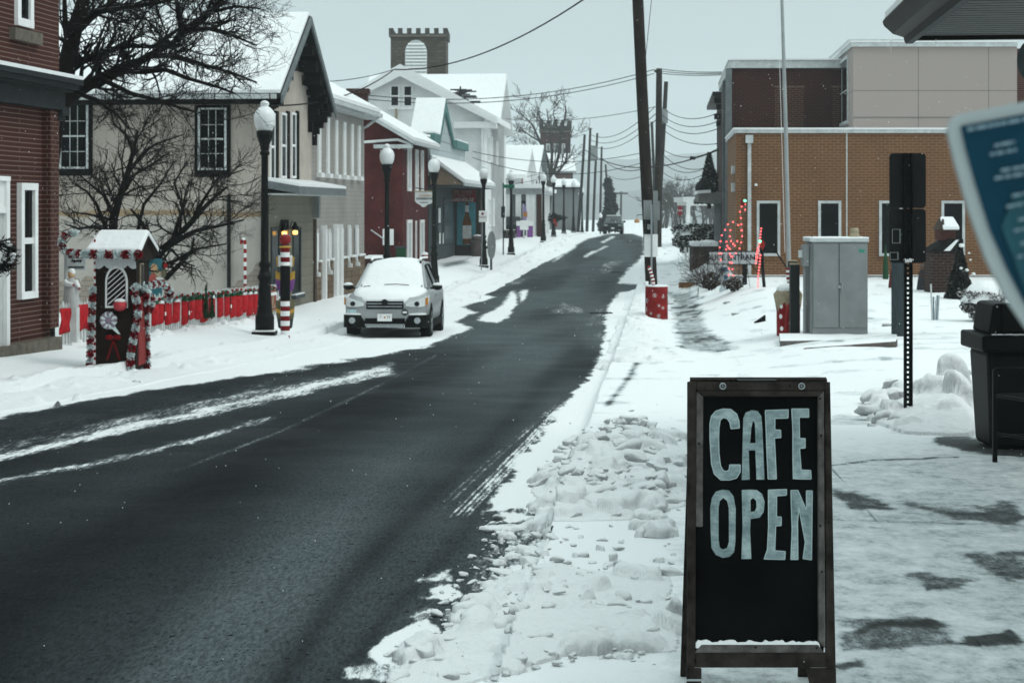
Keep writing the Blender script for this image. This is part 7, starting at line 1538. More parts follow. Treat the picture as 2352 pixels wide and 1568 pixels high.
# snow along the lower moulding
random.seed(4); pts = [(76,1392)]+[(76+616*i/44, 1356+random.uniform(-9,9)+(14 if i in (0,44) else 0)) for i in range(45)]+[(700,1392)]
MB().prism([QA(*q(x,y), .0) for x, y in pts], NV*.024).build('snow_ledge', MT['snow'], T, bevel=.003)
LET = [[(298,290),(256,294),(250,262),(236,242),(218,238),(202,250),(196,290),(194,340),(196,420),(204,480),(216,502),(232,508),(246,500),(250,474),(302,474),(302,510),(284,540),(250,550),(205,550),(172,520),(158,470),(150,340),(150,270),(158,230),(180,205),(215,194),(255,196),(285,220),(296,255)],
 [(310,550),(316,300),(318,240),(330,212),(360,200),(366,252),(358,290),(352,366),(345,402),(350,548)], [(360,200),(390,205),(408,230),(414,300),(424,548),(384,548),(378,402),(380,364),(376,270),(366,252)], [(345,402),(352,366),(380,364),(378,402)],
 [(428,202),(543,198),(542,240),(476,242),(476,300),(505,300),(506,338),(474,340),(484,545),(442,545),(436,420)], [(560,194),(645,194),(646,236),(598,236),(600,342),(628,342),(628,390),(600,392),(608,500),(656,502),(658,546),(568,544),(566,440),(566,300)],
 [(215,598),(218,640),(200,655),(194,690),(194,850),(200,888),(215,898),(215,940),(180,925),(158,890),(154,800),(152,690),(160,640),(180,608)], [(215,598),(245,602),(268,630),(280,690),(278,860),(272,910),(250,934),(215,940),(215,898),(236,890),(246,860),(245,690),(236,655),(218,640)],
 [(310,600),(352,598),(354,650),(355,710),(355,745),(352,800),(358,945),(308,946),(314,780)], [(352,598),(385,600),(412,620),(425,660),(420,710),(400,738),(370,744),(355,745),(355,710),(376,706),(384,685),(382,655),(368,640),(354,650)],
 [(443,600),(535,597),(534,626),(485,630),(484,735),(508,735),(508,778),(480,780),(476,904),(528,908),(526,948),(422,946),(438,900),(444,780)], [(556,602),(592,602),(634,700),(634,604),(664,604),(660,950),(617,944),(628,860),(596,690),(590,760),(592,948),(556,948),(562,800)]]
def chalkmat():
    m, nt, b = new_mat('chalk_paint'); p = wpos(nt); n1 = noise(nt, 16, 5, p, .7)
    sq = nt.nodes.new('ShaderNodeVectorMath'); sq.operation = 'MULTIPLY'; sq.inputs[1].default_value = (30,30,110); lk(nt, p, sq.inputs[0])
    f = math_(nt, 'ADD', math_(nt, 'MULTIPLY', n1, .75), math_(nt, 'MULTIPLY', noise(nt, 1.0, 3, sq.outputs[0]), .25))
    lk(nt, ramp(nt, f, [(.30, (.07,.115,.12)), (.50, (.21,.28,.285)), (.70, (.40,.485,.485))]), b.inputs['Base Color']); b.inputs['Roughness'].default_value = .95; return m
m = MB(); ck = chalkmat(); ck2 = M('chalk_edge', (.36,.45,.455), .95, .1, 40)
for Lp in LET: m.prism([QA(*q(x,y), .0005) for x, y in Lp], NV*.0012)
m.build('chalk_lettering', ck, T)
m = MB()
for Lp in LET[0:1]+LET[4:6]+LET[10:12]:
    n_ = len(Lp)
    for (ax, ay), (bx, by) in zip(Lp, Lp[1:]+Lp[:1]):
        dx, dy = bx-ax, by-ay; l = max(1e-3, math.hypot(dx, dy)); ox, oy = -dy/l*2.2, dx/l*2.2
        m.prism([QA(*q(ax-ox,ay-oy), .0018),QA(*q(bx-ox,by-oy), .0018),QA(*q(bx+ox,by+oy), .0018),QA(*q(ax+ox,ay+oy), .0018)], NV*.0003)
m.build('chalk_outline', ck2, T)
for x in (210, 604): 
    c = QA(*q(x,84), .026); m = MB(); m.tube([c+Vector((.010*math.cos(w),-.002,.010*math.sin(w))) for w in np.linspace(0, 6.283, 13)], .0028, 6).ball(c, .004); m.build('screw_eye', MT['steel'], T)
for x, y in ((696,145),(702,330),(706,1010),(698,780),(375,1386),(680,1390),(545,82),(740,760),(92,370),(72,1452),(735,1452)): MB().ball(QA(*q(x,y), .0245), .0045, n=8, m=5).build('screw', MT['black'], T)
# rear leaf
r0, r1 = W(1586,872,5.83), W(1900,872,5.83); dn = Vector((0,.33,-1.12))
def RB(x, z, off): return r0+(r1-r0)*x+dn*z+Vector((0,.9,.3))*off
m = MB()
for x0_, x1_, za, zb_ in ((0,.09,0,1.03),(.91,1.0,0,1.03),(.0905,.9095,0,.08),(.0905,.9095,.78,.86)): m.prism([RB(x0_,za,0),RB(x1_,za,0),RB(x1_,zb_,0),RB(x0_,zb_,0)], Vector((0,.02,.007)))
m.build('rear_frame', woodA, T); MB().prism([RB(.05,.04,.022),RB(.95,.04,.022),RB(.95,.82,.022),RB(.05,.82,.022)], Vector((0,.006,.002))).build('rear_board', MT['board'], T)
MB().box(QA(*q(290,50)).x, QA(*q(485,50)).x, 5.79, 5.86, QA(*q(300,62)).z, QA(*q(300,50)).z).build('hinge', MT['black'], T)

# ------------------------------------------------------------------ sign post with two sign backs
g = gp(2085, 964); T = thing('sign_post', 'black perforated steel post carrying two dark sign backs, beside the snow heap', 'sign post', g); x, Yq = g.x, g.y
m = MB(); zt = Zv(352,Yq); hw_ = .040
m.box(x-hw_, x-.010, Yq-.012, Yq, g.z-.1, zt).box(x+.010, x+hw_, Yq-.012, Yq, g.z-.1, zt).box(x-hw_, x-hw_+.006, Yq-.03, Yq-.0121, g.z-.1, zt).box(x+hw_-.006, x+hw_, Yq-.03, Yq-.0121, g.z-.1, zt)
z = g.z-.1
while z < zt-.03: m.box(x-.0099, x+.0099, Yq-.0115, Yq-.0005, z, z+.026); z += .046
m.build('channel', MT['black'], T)
def plate(u0, u1, va, vb, nm, mt):
    xa, xb, za, zb_ = Xu(u0,Yq), Xu(u1,Yq), Zv(vb,Yq), Zv(va,Yq); r = .035; out = []
    for cx, cz, a0 in ((xb-r,zb_-r,0),(xa+r,zb_-r,90),(xa+r,za+r,180),(xb-r,za+r,270)): out += [(cx+r*math.cos(rad(a0+k*22.5)), Yq+.006, cz+r*math.sin(rad(a0+k*22.5))) for k in range(5)]
    return MB().prism(out, (0,.003,0)).build(nm, mt, T)
sb_ = M('sign_back_grey', (.012,.0135,.014), .55, .2, 6)
plate(2043,2127,352,478,'sign_back',sb_); p2 = plate(2043,2127,480,604,'sign_back',sb_)
for u0, u1, va, vb in ((2049,2069,526,559),(2044,2064,579,597)):
    m = MB(); xa, xb, za, zb_ = Xu(u0,Yq), Xu(u1,Yq), Zv(vb,Yq), Zv(va,Yq); w = .006
    for bx in ((xa,xb,zb_-w,zb_),(xa,xb,za,za+w),(xa,xa+w,za+w,zb_-w),(xb-w*2,xb,za+w,zb_-w)): m.box(bx[0],bx[1],Yq-.001,Yq+.0055,bx[2],bx[3])
    m.build('torn_sticker', MT['greymetal'], p2)
random.seed(2); m = MB()
for k in range(9): m.ball((x-.03+k*.008, Yq-.02, Zv(601,Yq)+random.uniform(0,.02)), .012, n=6, m=4, rough=.3)
m.build('ice_crust', MT['snow_clean'], T)
# ------------------------------------------------------------------ traffic cabinet on its pad
g = gp(1930, 768); Yc = g.y; T = thing('control_cabinet', 'tall grey metal two door cabinet on a concrete pad', 'cabinet', g); zg = g.z
xa, xb = Xu(1862,Yc), Xu(1993,Yc); zt = Zv(556,Yc)
MB().box(xa+.03, xb, Yc, Yc+.62, zg-.02, zt).build('body', MT['greymetal'], T)
MB().box(xa, xa+.031, Yc+.02, Yc+.6, zg, zt-.02).build('side_flange', MT['greymetal'], T)
MB().box(xa-.02, xb+.02, Yc-.03, Yc+.66, zt+.002, zt+.05).build('cap', MT['paletrim'], T, bevel=.012); MB().box(xa-.02, xb+.02, Yc-.028, Yc+.66, zt+.052, zt+.085).build('snow_cap', MT['snow_clean'], T, bevel=.012)
zd = zg+.12; xm = Xu(1927,Yc)
for a, b_ in ((xa+.045, xm-.006), (xm+.006, xb-.015)): MB().box(a, b_, Yc-.018, Yc-.001, zd, zt-.03).build('door', MT['greymetal'], T, bevel=.005)
MB().box(xm-.0055, xm+.0055, Yc-.012, Yc-.002, zd, zt-.03).build('door_gap', MT['black'], T)
MB().box(xm+.03, xm+.065, Yc-.035, Yc-.019, Zv(665,Yc), Zv(648,Yc)).tube([(xm+.048,Yc-.045,Zv(650,Yc)),(xm+.05,Yc-.05,Zv(672,Yc))], .011, 8).box(xm-.02, xm+.03, Yc-.034, Yc-.0185, Zv(662,Yc), Zv(655,Yc)).build('handle', MT['steel'], T)
c = W(1979,575,Yc); MB().prism([(c.x-.05,Yc-.0185,c.z+.03),(c.x+.05,Yc-.0185,c.z+.012),(c.x+.055,Yc-.0185,c.z-.045),(c.x-.05,Yc-.0185,c.z-.03)][::-1], (0,-.002,0)).build('sticker', M('green_sticker', (.04,.22,.15), .5), T)
for u in (1865,1990): c = W(u,549,Yc+.1); MB().tube([c+Vector((.028*math.cos(w),0,.028*math.sin(w)+.01)) for w in np.linspace(0, 6.283, 11)], .009, 6).build('lifting_eye', MT['steel'], T)
MB().lathe((Xu(1971,Yc),Yc+.3,zt+.08), [(.10,0),(.10,.03),(.075,.035),(.075,.10),(.085,.105),(.06,.16)], 14).build('vent', MT['tan'], T)
MB().box(Xu(1846,Yc), Xu(1861,Yc), Yc+.05, Yc+.3, Zv(612,Yc), Zv(563,Yc)).build('side_box', MT['greymetal'], T, bevel=.01); MB().tube([(Xu(1852,Yc),Yc+.15,zg),(Xu(1852,Yc),Yc+.15,Zv(612,Yc))], .03, 8).build('conduit', MT['greymetal'], T); MB().box(Xu(1838,Yc), Xu(1846,Yc), Yc+.1, Yc+.2, Zv(592,Yc), Zv(575,Yc)).build('meter_glass', MT['paletrim'], T)
g1, g2 = gp(1792, 796), gp(2040, 768)
o = MB().hexa([(g1.x,g1.y,g1.z-.2),(Xu(2012,g1.y+.4),g1.y+.4,g1.z-.2),(Xu(2010,g1.y+1.9),g1.y+1.9,zg-.2),(Xu(1790,g1.y+1.6),g1.y+1.6,zg-.2),(g1.x,g1.y,zg+.01),(Xu(2012,g1.y+.4),g1.y+.4,zg+.0),(Xu(2010,g1.y+1.9),g1.y+1.9,zg),(Xu(1790,g1.y+1.6),g1.y+1.6,zg+.01)]).build('concrete_pad', M('pad_concrete', (.12,.115,.105), .9, .35, 8, bs=40, snow=(.6,.9,4,.3))); tag(o, 'snow covered concrete pad under the grey cabinet', 'slab')
ga, gb = gp(1828, 805), gp(2058, 798); fr = Frame(ga.x, ga.y, gb.x-ga.x, gb.y-ga.y, 1); Lk = math.hypot(gb.x-ga.x, gb.y-ga.y)
o = MB().hexa([fr.p(0,.02,ga.z-.1),fr.p(Lk,.02,gb.z-.1),fr.p(Lk,-.35,gb.z-.1),fr.p(0,-.25,ga.z-.1),fr.p(.12,0,ga.z+.05),fr.p(Lk,0,gb.z+.10),fr.p(Lk,-.35,gb.z+.12),fr.p(.2,-.25,ga.z+.07)]).build('kerb_end', M('kerb_snowy', (.10,.085,.075), .9, .35, 6, snow=(.5,.85,3,.6)), bevel=.03); tag(o, 'curved brown kerb end poking out of the snow before the cabinet', 'kerb')
def post(name, label, u0, u1, vt, vb, mt, dep=.12, grp=None):
    g = gp((u0+u1)/2, vb); t = thing(name, label, 'post', g, grp)
    xa, xb = Xu(u0,g.y), Xu(u1,g.y); MB().box(xa, xb, g.y, g.y+dep, g.z-.1, Zv(vt,g.y)).build('shaft', mt, t, bevel=.008); MB().box(xa-.003, xb+.003, g.y-.003, g.y+dep+.003, Zv(vt,g.y)+.001, Zv(vt,g.y)+.025).build('cap', MT['tan'], t, bevel=.008); return t
post('square_post', 'black square post in front of the polka dot mug barrel', 1816, 1837, 608, 773, MT['iron'], .15); post('square_post', 'second black post top half hidden behind the front black post', 1812, 1832, 601, 764, MT['iron'], .15)
bl = M('blue_grey_post', (.035,.048,.053), .6, .2, 8)
post('square_post', 'blue grey square post left of the pair behind the perforated post', 2050, 2062, 590, 768, bl, .1); post('square_post', 'blue grey square post right of the pair behind the perforated post', 2063, 2077, 596, 774, bl, .1)
# ------------------------------------------------------------------ barrels dressed as mugs
g = gp(1508, 733); T = thing('mug_barrel', 'red steel drum painted with white snowflakes and holding a candy cane', 'barrel', g); rr = Xu(1534,g.y)-Xu(1508,g.y); hh = Zv(655,g.y)-g.z
MB().lathe((g.x,g.y,g.z-.03), [(rr,0),(rr,hh*.33),(rr*1.012,hh*.335),(rr*1.012,hh*.35),(rr,hh*.355),(rr,hh*.66),(rr*1.012,hh*.665),(rr*1.012,hh*.68),(rr,hh*.685),(rr,hh)], 36).build('drum', M('drum_red', (.21,.010,.010), .5, .35, 5), T)
MB().lathe((g.x,g.y,g.z-.03), [(rr*1.02,hh+.001),(rr*1.03,hh+.025),(rr*.98,hh+.035)], 36).build('rim_snow', MT['snow_clean'], T)
def flake(w, z, s):
    m = MB()
    for k in range(3):
        a = math.pi*k/3; ca, sa = math.cos(a), math.sin(a); pts = []
        for dx, dz in ((-s*ca-sa*s*.16,-s*sa+ca*s*.16),(-s*ca+sa*s*.16,-s*sa-ca*s*.16),(s*ca+sa*s*.16,s*sa-ca*s*.16),(s*ca-sa*s*.16,s*sa+ca*s*.16)):
            ww = w+dx/rr; pts.append((g.x+(rr*1.004+.0025*k)*math.sin(ww), g.y-(rr*1.004+.0025*k)*math.cos(ww), g.z+z+dz))
        m.prism(pts, (math.sin(w)*.002,-math.cos(w)*.002,0))
    m.build('snowflake', M('flake_white', (.45,.42,.42), .7) if 'flake_white' not in bpy.data.materials else bpy.data.materials['flake_white'], T)
for w, z, s in ((-.25,.62,.06),(.52,.58,.045),(.12,.36,.04),(.5,.30,.045),(.1,.10,.055),(-1.1,.48,.07),(-1.15,.26,.06),(1.2,.6,.06),(1.25,.28,.05),(-.6,.16,.04)): flake(w, z, s)
t = thing('candy_cane', 'short red and white candy stick standing in the red drum', 'candy cane', W(1500,655,g.y)); cane(t, [W(1501,656,g.y), W(1499,640,g.y), W(1493,620,g.y), W(1489,612,g.y)], .045, 11)
tag(MB().lathe(W(1484,652,g.y), [(.06,-.03),(.065,.05),(.05,.065)], 12).build('marshmallow', MT['vinyl']), 'white marshmallow shape on the red drum rim', 'ornament')
g = gp(1813, 770); T = thing('mug_barrel', 'red polka dot barrel with tan foam top behind the black post', 'barrel', g); xa, xb = Xu(1788,g.y), Xu(1842,g.y); cx = (xa+xb)/2; rr = (xb-xa)/2; hh = Zv(690,g.y)-g.z
MB().lathe((cx,g.y+.2,g.z-.02), [(rr,0),(rr*1.01,hh*.5),(rr,hh)], 30).build('drum', M('dot_red', (.20,.008,.010), .4, .4, 5), T)
m = MB()
for w, z in ((-.75,.14),(-.85,.40),(-.8,.62),(-.15,.28),(-.1,.52),(.75,.2),(.8,.5),(.3,.7)):
    m.prism([(cx+(rr*1.012)*math.sin(w+.034*math.cos(a)/rr), g.y+.2-(rr*1.012)*math.cos(w+.034*math.cos(a)/rr), g.z+z*hh/.75+.042*math.sin(a)) for a in np.linspace(0, 6.283, 15)[:-1]], (math.sin(w)*.003,-math.cos(w)*.003,0))
m.build('dot', MT['white'], T)
random.seed(8); m = MB(); n_ = 28; ring0 = []; ring1 = []; ring2 = []
for k in range(n_):
    w = k*2*math.pi/n_; r1_ = rr*(1.22+.06*math.sin(w*5)); dz = random.uniform(-.06,.03)+(.0 if k % 4 else -.10)
    ring0.append((cx+rr*1.05*math.cos(w), g.y+.2+rr*1.05*math.sin(w), g.z+hh-.05+dz)); ring1.append((cx+r1_*math.cos(w), g.y+.2+r1_*math.sin(w), g.z+hh+.10)); ring2.append((cx+rr*.9*math.cos(w), g.y+.2+rr*.9*math.sin(w), g.z+hh+.20))
m.add(ring0+ring1+ring2+[(cx,g.y+.2,g.z+hh+.24)], [(i,(i+1)%n_,n_+(i+1)%n_,n_+i) for i in range(n_)]+[(n_+i,n_+(i+1)%n_,2*n_+(i+1)%n_,2*n_+i) for i in range(n_)]+[(2*n_+i,2*n_+(i+1)%n_,3*n_) for i in range(n_)], True)
m.build('foam_top', MT['tan'], T); MB().ball((cx-.02,g.y+.18,g.z+hh+.20), rr*.95, rr*.95, .10, 18, 8, .05).build('snow_cap', MT['snow_clean'], T)
MB().tube([(cx-.02,g.y+.2-rr,g.z+hh*.80),(cx-.05,g.y+.2-rr-.10,g.z+hh*.86),(cx-.07,g.y+.2-rr-.15,g.z+hh*.7),(cx-.08,g.y+.2-rr-.13,g.z+hh*.3),(cx-.07,g.y+.2-rr,g.z+hh*.12)], .035, 10).build('handle', MT['red'], T)
t = thing('candy_cane', 'short candy stick standing in the tan foam of the polka dot barrel', 'candy cane', (cx-.06,g.y+.2,g.z+hh+.2)); cane(t, [W(1813,652,g.y+.2), W(1811,640,g.y+.2), W(1810,615,g.y+.2)], .038, 7)
# ------------------------------------------------------------------ hydrant, police sign, brush, lit figures
g = gp(1664, 667); s = g.y/FL; T = thing('fire_hydrant', 'white fire hydrant with blue caps in the snow', 'hydrant', g)
MB().lathe((g.x,g.y,g.z), [(.16,-.05),(.16,.06),(.115,.09),(.105,.52),(.13,.53),(.13,.56),(.11,.57)], 18).build('barrel', MT['hydrant'], T); MB().lathe((g.x,g.y,g.z), [(.125,.571),(.12,.62),(.08,.68),(.04,.71)], 16).build('bonnet', MT['hydblue'], T)
MB().ball((g.x-.02,g.y,g.z+.74), .10, .09, .06, 12, 7, .1).build('snow_cap', MT['snow_clean'], T)
for pos, ax, nm in (((g.x-.10,g.y,g.z+.40),(-.13,0),'side_outlet'),((g.x+.02,g.y-.10,g.z+.40),(0,-.06),'front_outlet')):
    a = Vector(pos); b_ = a+Vector((ax[0],ax[1],0)); o_ = MB().tube([a,b_], .06, 12).build(nm, MT['hydrant'], T); MB().tube([b_,b_+Vector((ax[0]*.35,ax[1]*.6,0))], .062, 12).build('outlet_cap', MT['hydblue'], o_)
Ys = 49.2; T = thing('police_sign', 'long white police entrance sign in a dark frame on one thick post', 'sign', (Xu(1690,Ys), Ys, h1(Xu(1690,Ys),Ys)))
xa, xb, za, zb_ = Xu(1629,Ys), Xu(1742,Ys), Zv(606,Ys), Zv(579,Ys)
MB().box(xa-.06, xb, Ys, Ys+.14, za-.03, zb_+.03).build('frame', MT['blackflat'], T); p = MB().box(xa, xb-.03, Ys-.012, Ys-.001, za, zb_).build('panel', M('sign_white', (.42,.43,.44), .5, .05), T)
text('POLICE ENTRANCE', .232, (Xu(1683,Ys), Ys-.016, (za+zb_)/2+.01), (1,0,0), (0,0,1), MT['blackflat'], p, bold=.004, squeeze=.92)
ar = Xu(1731,Ys); zc_ = (za+zb_)/2; MB().box(ar-.05, ar+.1, Ys-.02, Ys-.0125, zc_-.02, zc_+.02).prism([(ar+.1,Ys-.0125,zc_-.07),(ar+.2,Ys-.0125,zc_),(ar+.1,Ys-.0125,zc_+.07)], (0,-.007,0)).build('arrow', MT['blackflat'], p)
MB().box(Xu(1706,Ys), Xu(1716,Ys), Ys+.01, Ys+.13, h1(Xu(1710,Ys),Ys)-.1, za-.031).build('post', MT['blackflat'], T)
shrub('dry_bush', 'brown leafless bush beside the hydrant', 'bush', 1632, 663, 47.2, (.26,.24,.25), 420, .04, MT['dryleaf'], 81, None, 0, 9)
random.seed(13); T0 = [o for o in bpy.data.objects if o.name == 'dry_bush'][0]; tw = Twigs(3); c = ORI['dry_bush']
for k in range(46): tw.grow(c+Vector((random.uniform(-.15,.15),random.uniform(-.12,.12),0)), (random.uniform(-1.1,.7),random.uniform(-.5,.5),random.uniform(.5,1)), random.uniform(.5,.95), .009, 2, .25, .02, 4, .0035)
tw.build('twigs', MT['dryleaf'], T0)
shrub('dry_bush', 'small brown bush at the right foot of the hydrant', 'bush', 1684, 666, 47.6, (.26,.22,.17), 800, .045, MT['dryleaf'], 82, None, 0, 5)
def dcr(x, y): return (.574*(2400+x/2.24), .574*(750+y/2.24))
Yl = 47.0; gl_ = gp(1689, 645)
T = thing('light_figure', 'tall long necked bird outline made of glowing red bulbs on a wire frame', 'light figure', (Xu(1690,Yl), Yl, h1(Xu(1690,Yl),Yl)))
paths = [[(1292,135),(1310,165),(1302,185),(1302,222)], [(1285,165),(1258,180),(1262,205),(1255,214),(1262,245),(1265,288),(1268,325),(1272,362),(1268,388),(1280,400),(1276,436),(1272,472),(1264,510),(1255,540),(1240,572),(1215,592),(1185,602),(1160,595),(1135,575),(1128,545)], [(1280,398),(1256,352),(1228,326),(1200,311),(1172,306),(1152,324),(1136,350),(1124,378),(1104,410),(1088,436),(1086,462),(1080,490),(1078,520),(1072,545),(1070,578),(1074,610),(1080,640),(1086,656)], [(1100,580),(1080,600),(1068,606)],
 [(1178,602),(1176,650),(1160,690),(1156,750),(1156,800),(1155,836)], [(1186,604),(1184,650),(1184,690),(1190,750),(1196,790),(1206,822)], [(1125,500),(1150,466),(1168,432),(1170,398),(1172,355)], [(1130,535),(1166,500),(1184,465),(1190,430)], [(1140,552),(1186,520),(1205,490),(1200,462)], [(1150,556),(1200,540),(1216,512),(1240,486),(1225,478)]]
pm_ = MB().ball((0,0,0), .023, n=8, m=6); bulb_proto = pm_.build('light_bulb', MT['bulb'], None, loc=(0,0,0)); bulb_me = bulb_proto.data; bpy.data.objects.remove(bulb_proto)
def bulbs(T, paths, Y, gap, cap=95):
    m = MB(); k = 0; L0 = ORI[T.name]
    for P in paths:
        Q = [W(*dcr(x, y), Y) for x, y in P]; m.tube(Q, .008, 5); d = 0.0; nxt = gap*.3
        for a, b in zip(Q[:-1], Q[1:]):
            l = (b-a).length
            while nxt < d+l and k < cap:
                o = bpy.data.objects.new('light_bulb', bulb_me); COL.objects.link(o); o.parent = T; o.location = a.lerp(b, (nxt-d)/l)+Vector((0,-.02,0))-L0; k += 1; nxt += gap
            d += l
    m.build('wire_frame', M('frame_wire', (.22,.22,.22), .5) if 'frame_wire' not in bpy.data.materials else bpy.data.materials['frame_wire'], T)
bulbs(T, paths, Yl, .178)
c = W(*dcr(1283,130), Yl-.05); MB().ball(c, .075, .05, .11, 10, 8).build('hat', MT['darkred'], T); MB().ball(c+Vector((.05,-.04,.03)), .045, .03, .04, 8, 6).build('green_light', MT['bulbg'], T)
m = MB()
for a, b in (((1300,360),(1225,905)),((1290,440),(1345,890)),((1240,570),(1260,905)),((1210,560),(1270,640))): m.tube([W(*dcr(*a), Yl+.25), W(*dcr(*b), Yl+.5)], .007, 6)
m.tube([W(*dcr(1230,545),Yl+.2), W(*dcr(1420,765),Yl+.2)], .012, 6); m.build('brace', MT['blackflat'], T)
Yl = 46.6; T = thing('light_figure', 'narrow red bulb figure seen edge on beside the black support pole', 'light figure', (Xu(1741,Yl), Yl, h1(Xu(1741,Yl),Yl)))
bulbs(T, [[(1447,360),(1442,400),(1438,450),(1432,500),(1425,540),(1415,560)], [(1415,540),(1408,580),(1402,620),(1400,660),(1396,690)], [(1442,600),(1435,640),(1432,690),(1424,740),(1420,790),(1418,840),(1416,905)], [(1422,560),(1410,600),(1408,640),(1420,610)]], Yl, .085, 60)
c = W(*dcr(1452,510), Yl-.02); MB().prism([c+Vector((-.03,0,.14)),c+Vector((.06,0,.10)),c+Vector((.09,0,-.02)),c+Vector((.02,0,-.16)),c+Vector((-.03,0,-.1))], (0,-.03,0)).build('hat', MT['red'], T); MB().ball(W(*dcr(1437,483),Yl-.06), .04).build('green_light', MT['bulbg'], T)
MB().tube([W(*dcr(1455,550),Yl+.1), W(*dcr(1458,700),Yl+.1), W(*dcr(1475,905),Yl+.1)], .045, 8).tube([W(*dcr(1590,590),Yl+.6), W(*dcr(1690,745),Yl+.2)], .022, 6).build('support_pole', MT['blackflat'], T)
# flagpole
Yf = 47.5; T = thing('flagpole', 'tall pale grey flagpole in front of the tan brick wall', 'flagpole', (Xu(1813,Yf), Yf, h1(Xu(1813,Yf),Yf)))
MB().tube([(Xu(1813,Yf),Yf,ORI[T.name].z-.1), W(1805,300,Yf), W(1796,0,Yf), W(1790,-190,Yf)], [.068,.058,.046,.03], 14).build('pole', M('pole_pale', (.30,.32,.325), .45, .1, 3), T); MB().tube([W(1803,580,Yf-.1), W(1790,120,Yf-.1), W(1787,-150,Yf-.1)], .007, 5).build('halyard', MT['vinyl'], T)
# ------------------------------------------------------------------ lawn pieces on the right
g = gp(2160, 672); T = thing('brick_shrine', 'dark brick pillar with a small snow roofed birdhouse like top', 'pillar', g); Yw = g.y; zg = g.z
xa, xb = Xu(2136,Yw), Xu(2206,Yw); zt = Zv(578,Yw)
MB().box(xa+.03, xb-.03, Yw, Yw+.75, zg-.2, zt).build('pillar', MT['shrinebrick'], T)
rf = MB().prism([(xa-.05,Yw-.06,zt),(xb+.06,Yw-.06,zt),(xb+.06,Yw-.06,zt+.34),(xb-.3,Yw-.06,zt+.34)], (0,.9,0)).build('lower_roof', MT['blackflat'], T)
MB().prism([(Xu(2166,Yw),Yw-.1,Zv(576,Yw)),(Xu(2180,Yw),Yw-.1,Zv(576,Yw)),(Xu(2200,Yw),Yw-.1,Zv(551,Yw)),(Xu(2194,Yw),Yw-.1,Zv(551,Yw))], (0,.8,0)).build('roof_snow', MT['snow_clean'], rf)
ha, hb_ = Xu(2160,Yw), Xu(2198,Yw); hz0, hz1 = Zv(552,Yw), Zv(526,Yw)
hs = MB().box(ha, hb_, Yw+.1, Yw+.6, zt+.30, hz1).build('little_house', M('house_brown', (.075,.028,.022), .7, .3, 8), T)
MB().prism([(ha-.05,Yw+.02,hz1-.02),(ha+.10,Yw+.02,Zv(503,Yw)),(ha+.12,Yw+.02,hz1-.02)], (0,.6,0)).build('house_gable', MT['wood'], hs)
MB().hexa([(ha+.06,Yw-.04,Zv(528,Yw)),(hb_+.06,Yw-.04,Zv(528,Yw)),(hb_-.02,Yw+.30,Zv(505,Yw)),(ha+.07,Yw+.30,Zv(505,Yw)),(ha+.06,Yw-.04,Zv(528,Yw)+.09),(hb_+.06,Yw-.04,Zv(528,Yw)+.09),(hb_-.02,Yw+.30,Zv(505,Yw)+.09),(ha+.07,Yw+.30,Zv(505,Yw)+.09)]).build('house_snow', MT['snow_clean'], hs, bevel=.02)
MB().hexa([(ha+.02,Yw+.0,Zv(531,Yw)),(hb_+.05,Yw+.0,Zv(531,Yw)),(hb_+.05,Yw+.7,Zv(531,Yw)),(ha+.02,Yw+.7,Zv(531,Yw)),(ha+.06,Yw-.035,Zv(528.4,Yw)),(hb_+.05,Yw-.035,Zv(528.4,Yw)),(hb_+.05,Yw+.7,Zv(528.4,Yw)),(ha+.06,Yw+.7,Zv(528.4,Yw))]).build('house_eave', MT['wood'], hs)
g2 = gp(2205, 686); T = thing('cone_evergreen', 'dark pyramid evergreen with snow on its tip beside the brick pillar', 'evergreen', g2); hh = Zv(558,g2.y)-g2.z; foliage('crown', MT['darkgreen'], T, (g2.x,g2.y,g2.z+hh/2), (.37,.37,hh/2), 6500, .045, 91, cone=True); MB().tube([g2, g2+Vector((0,0,hh*.8))], [.04,.01], 6).build('trunk', MT['bark'], T)
m = MB()
for dx, dz, r_ in ((.02,hh-.06,.07),(.12,hh*.52,.05),(-.02,hh*.55,.045),(.2,hh*.82,.03),(.22,hh*.7,.03),(.28,hh*.45,.05)): m.ball((g2.x+dx,g2.y-.28*(1-dz/hh)-.05,g2.z+dz), r_, r_, r_*.7, 8, 6, .2)
m.build('snow_clump', MT['snow_clean'], T)
shrub('round_bush', 'broad round bush frosted with snow under a thick white cap, behind the litter bin', 'bush', 2268, 737, gp(2240,737).y, (.55,.5,.42), 9000, .03, M('frosted_leaf', (.045,.035,.032), .9, .5, 20, snow=(.15,.75,14,1.1)), 92, None, .17, 8, .35)
g = gp(2147, 735); T = thing('stake_bundle', 'bundle of pale blue and white stakes standing in the snow', 'stakes', g); random.seed(3)
for k, (ub, ut, vt) in enumerate(((2141,2138,652),(2144,2144,682),(2147,2150,688),(2150,2153,678),(2153,2157,678),(2142,2139,690))): MB().tube([W(ub,736+k % 2,g.y+.03*k)-Vector((0,0,.05)), W(ut,vt,g.y+.03*k)], .017, 7).build('stake', MT['paleblue'] if k % 2 else MT['offwhite'], T)
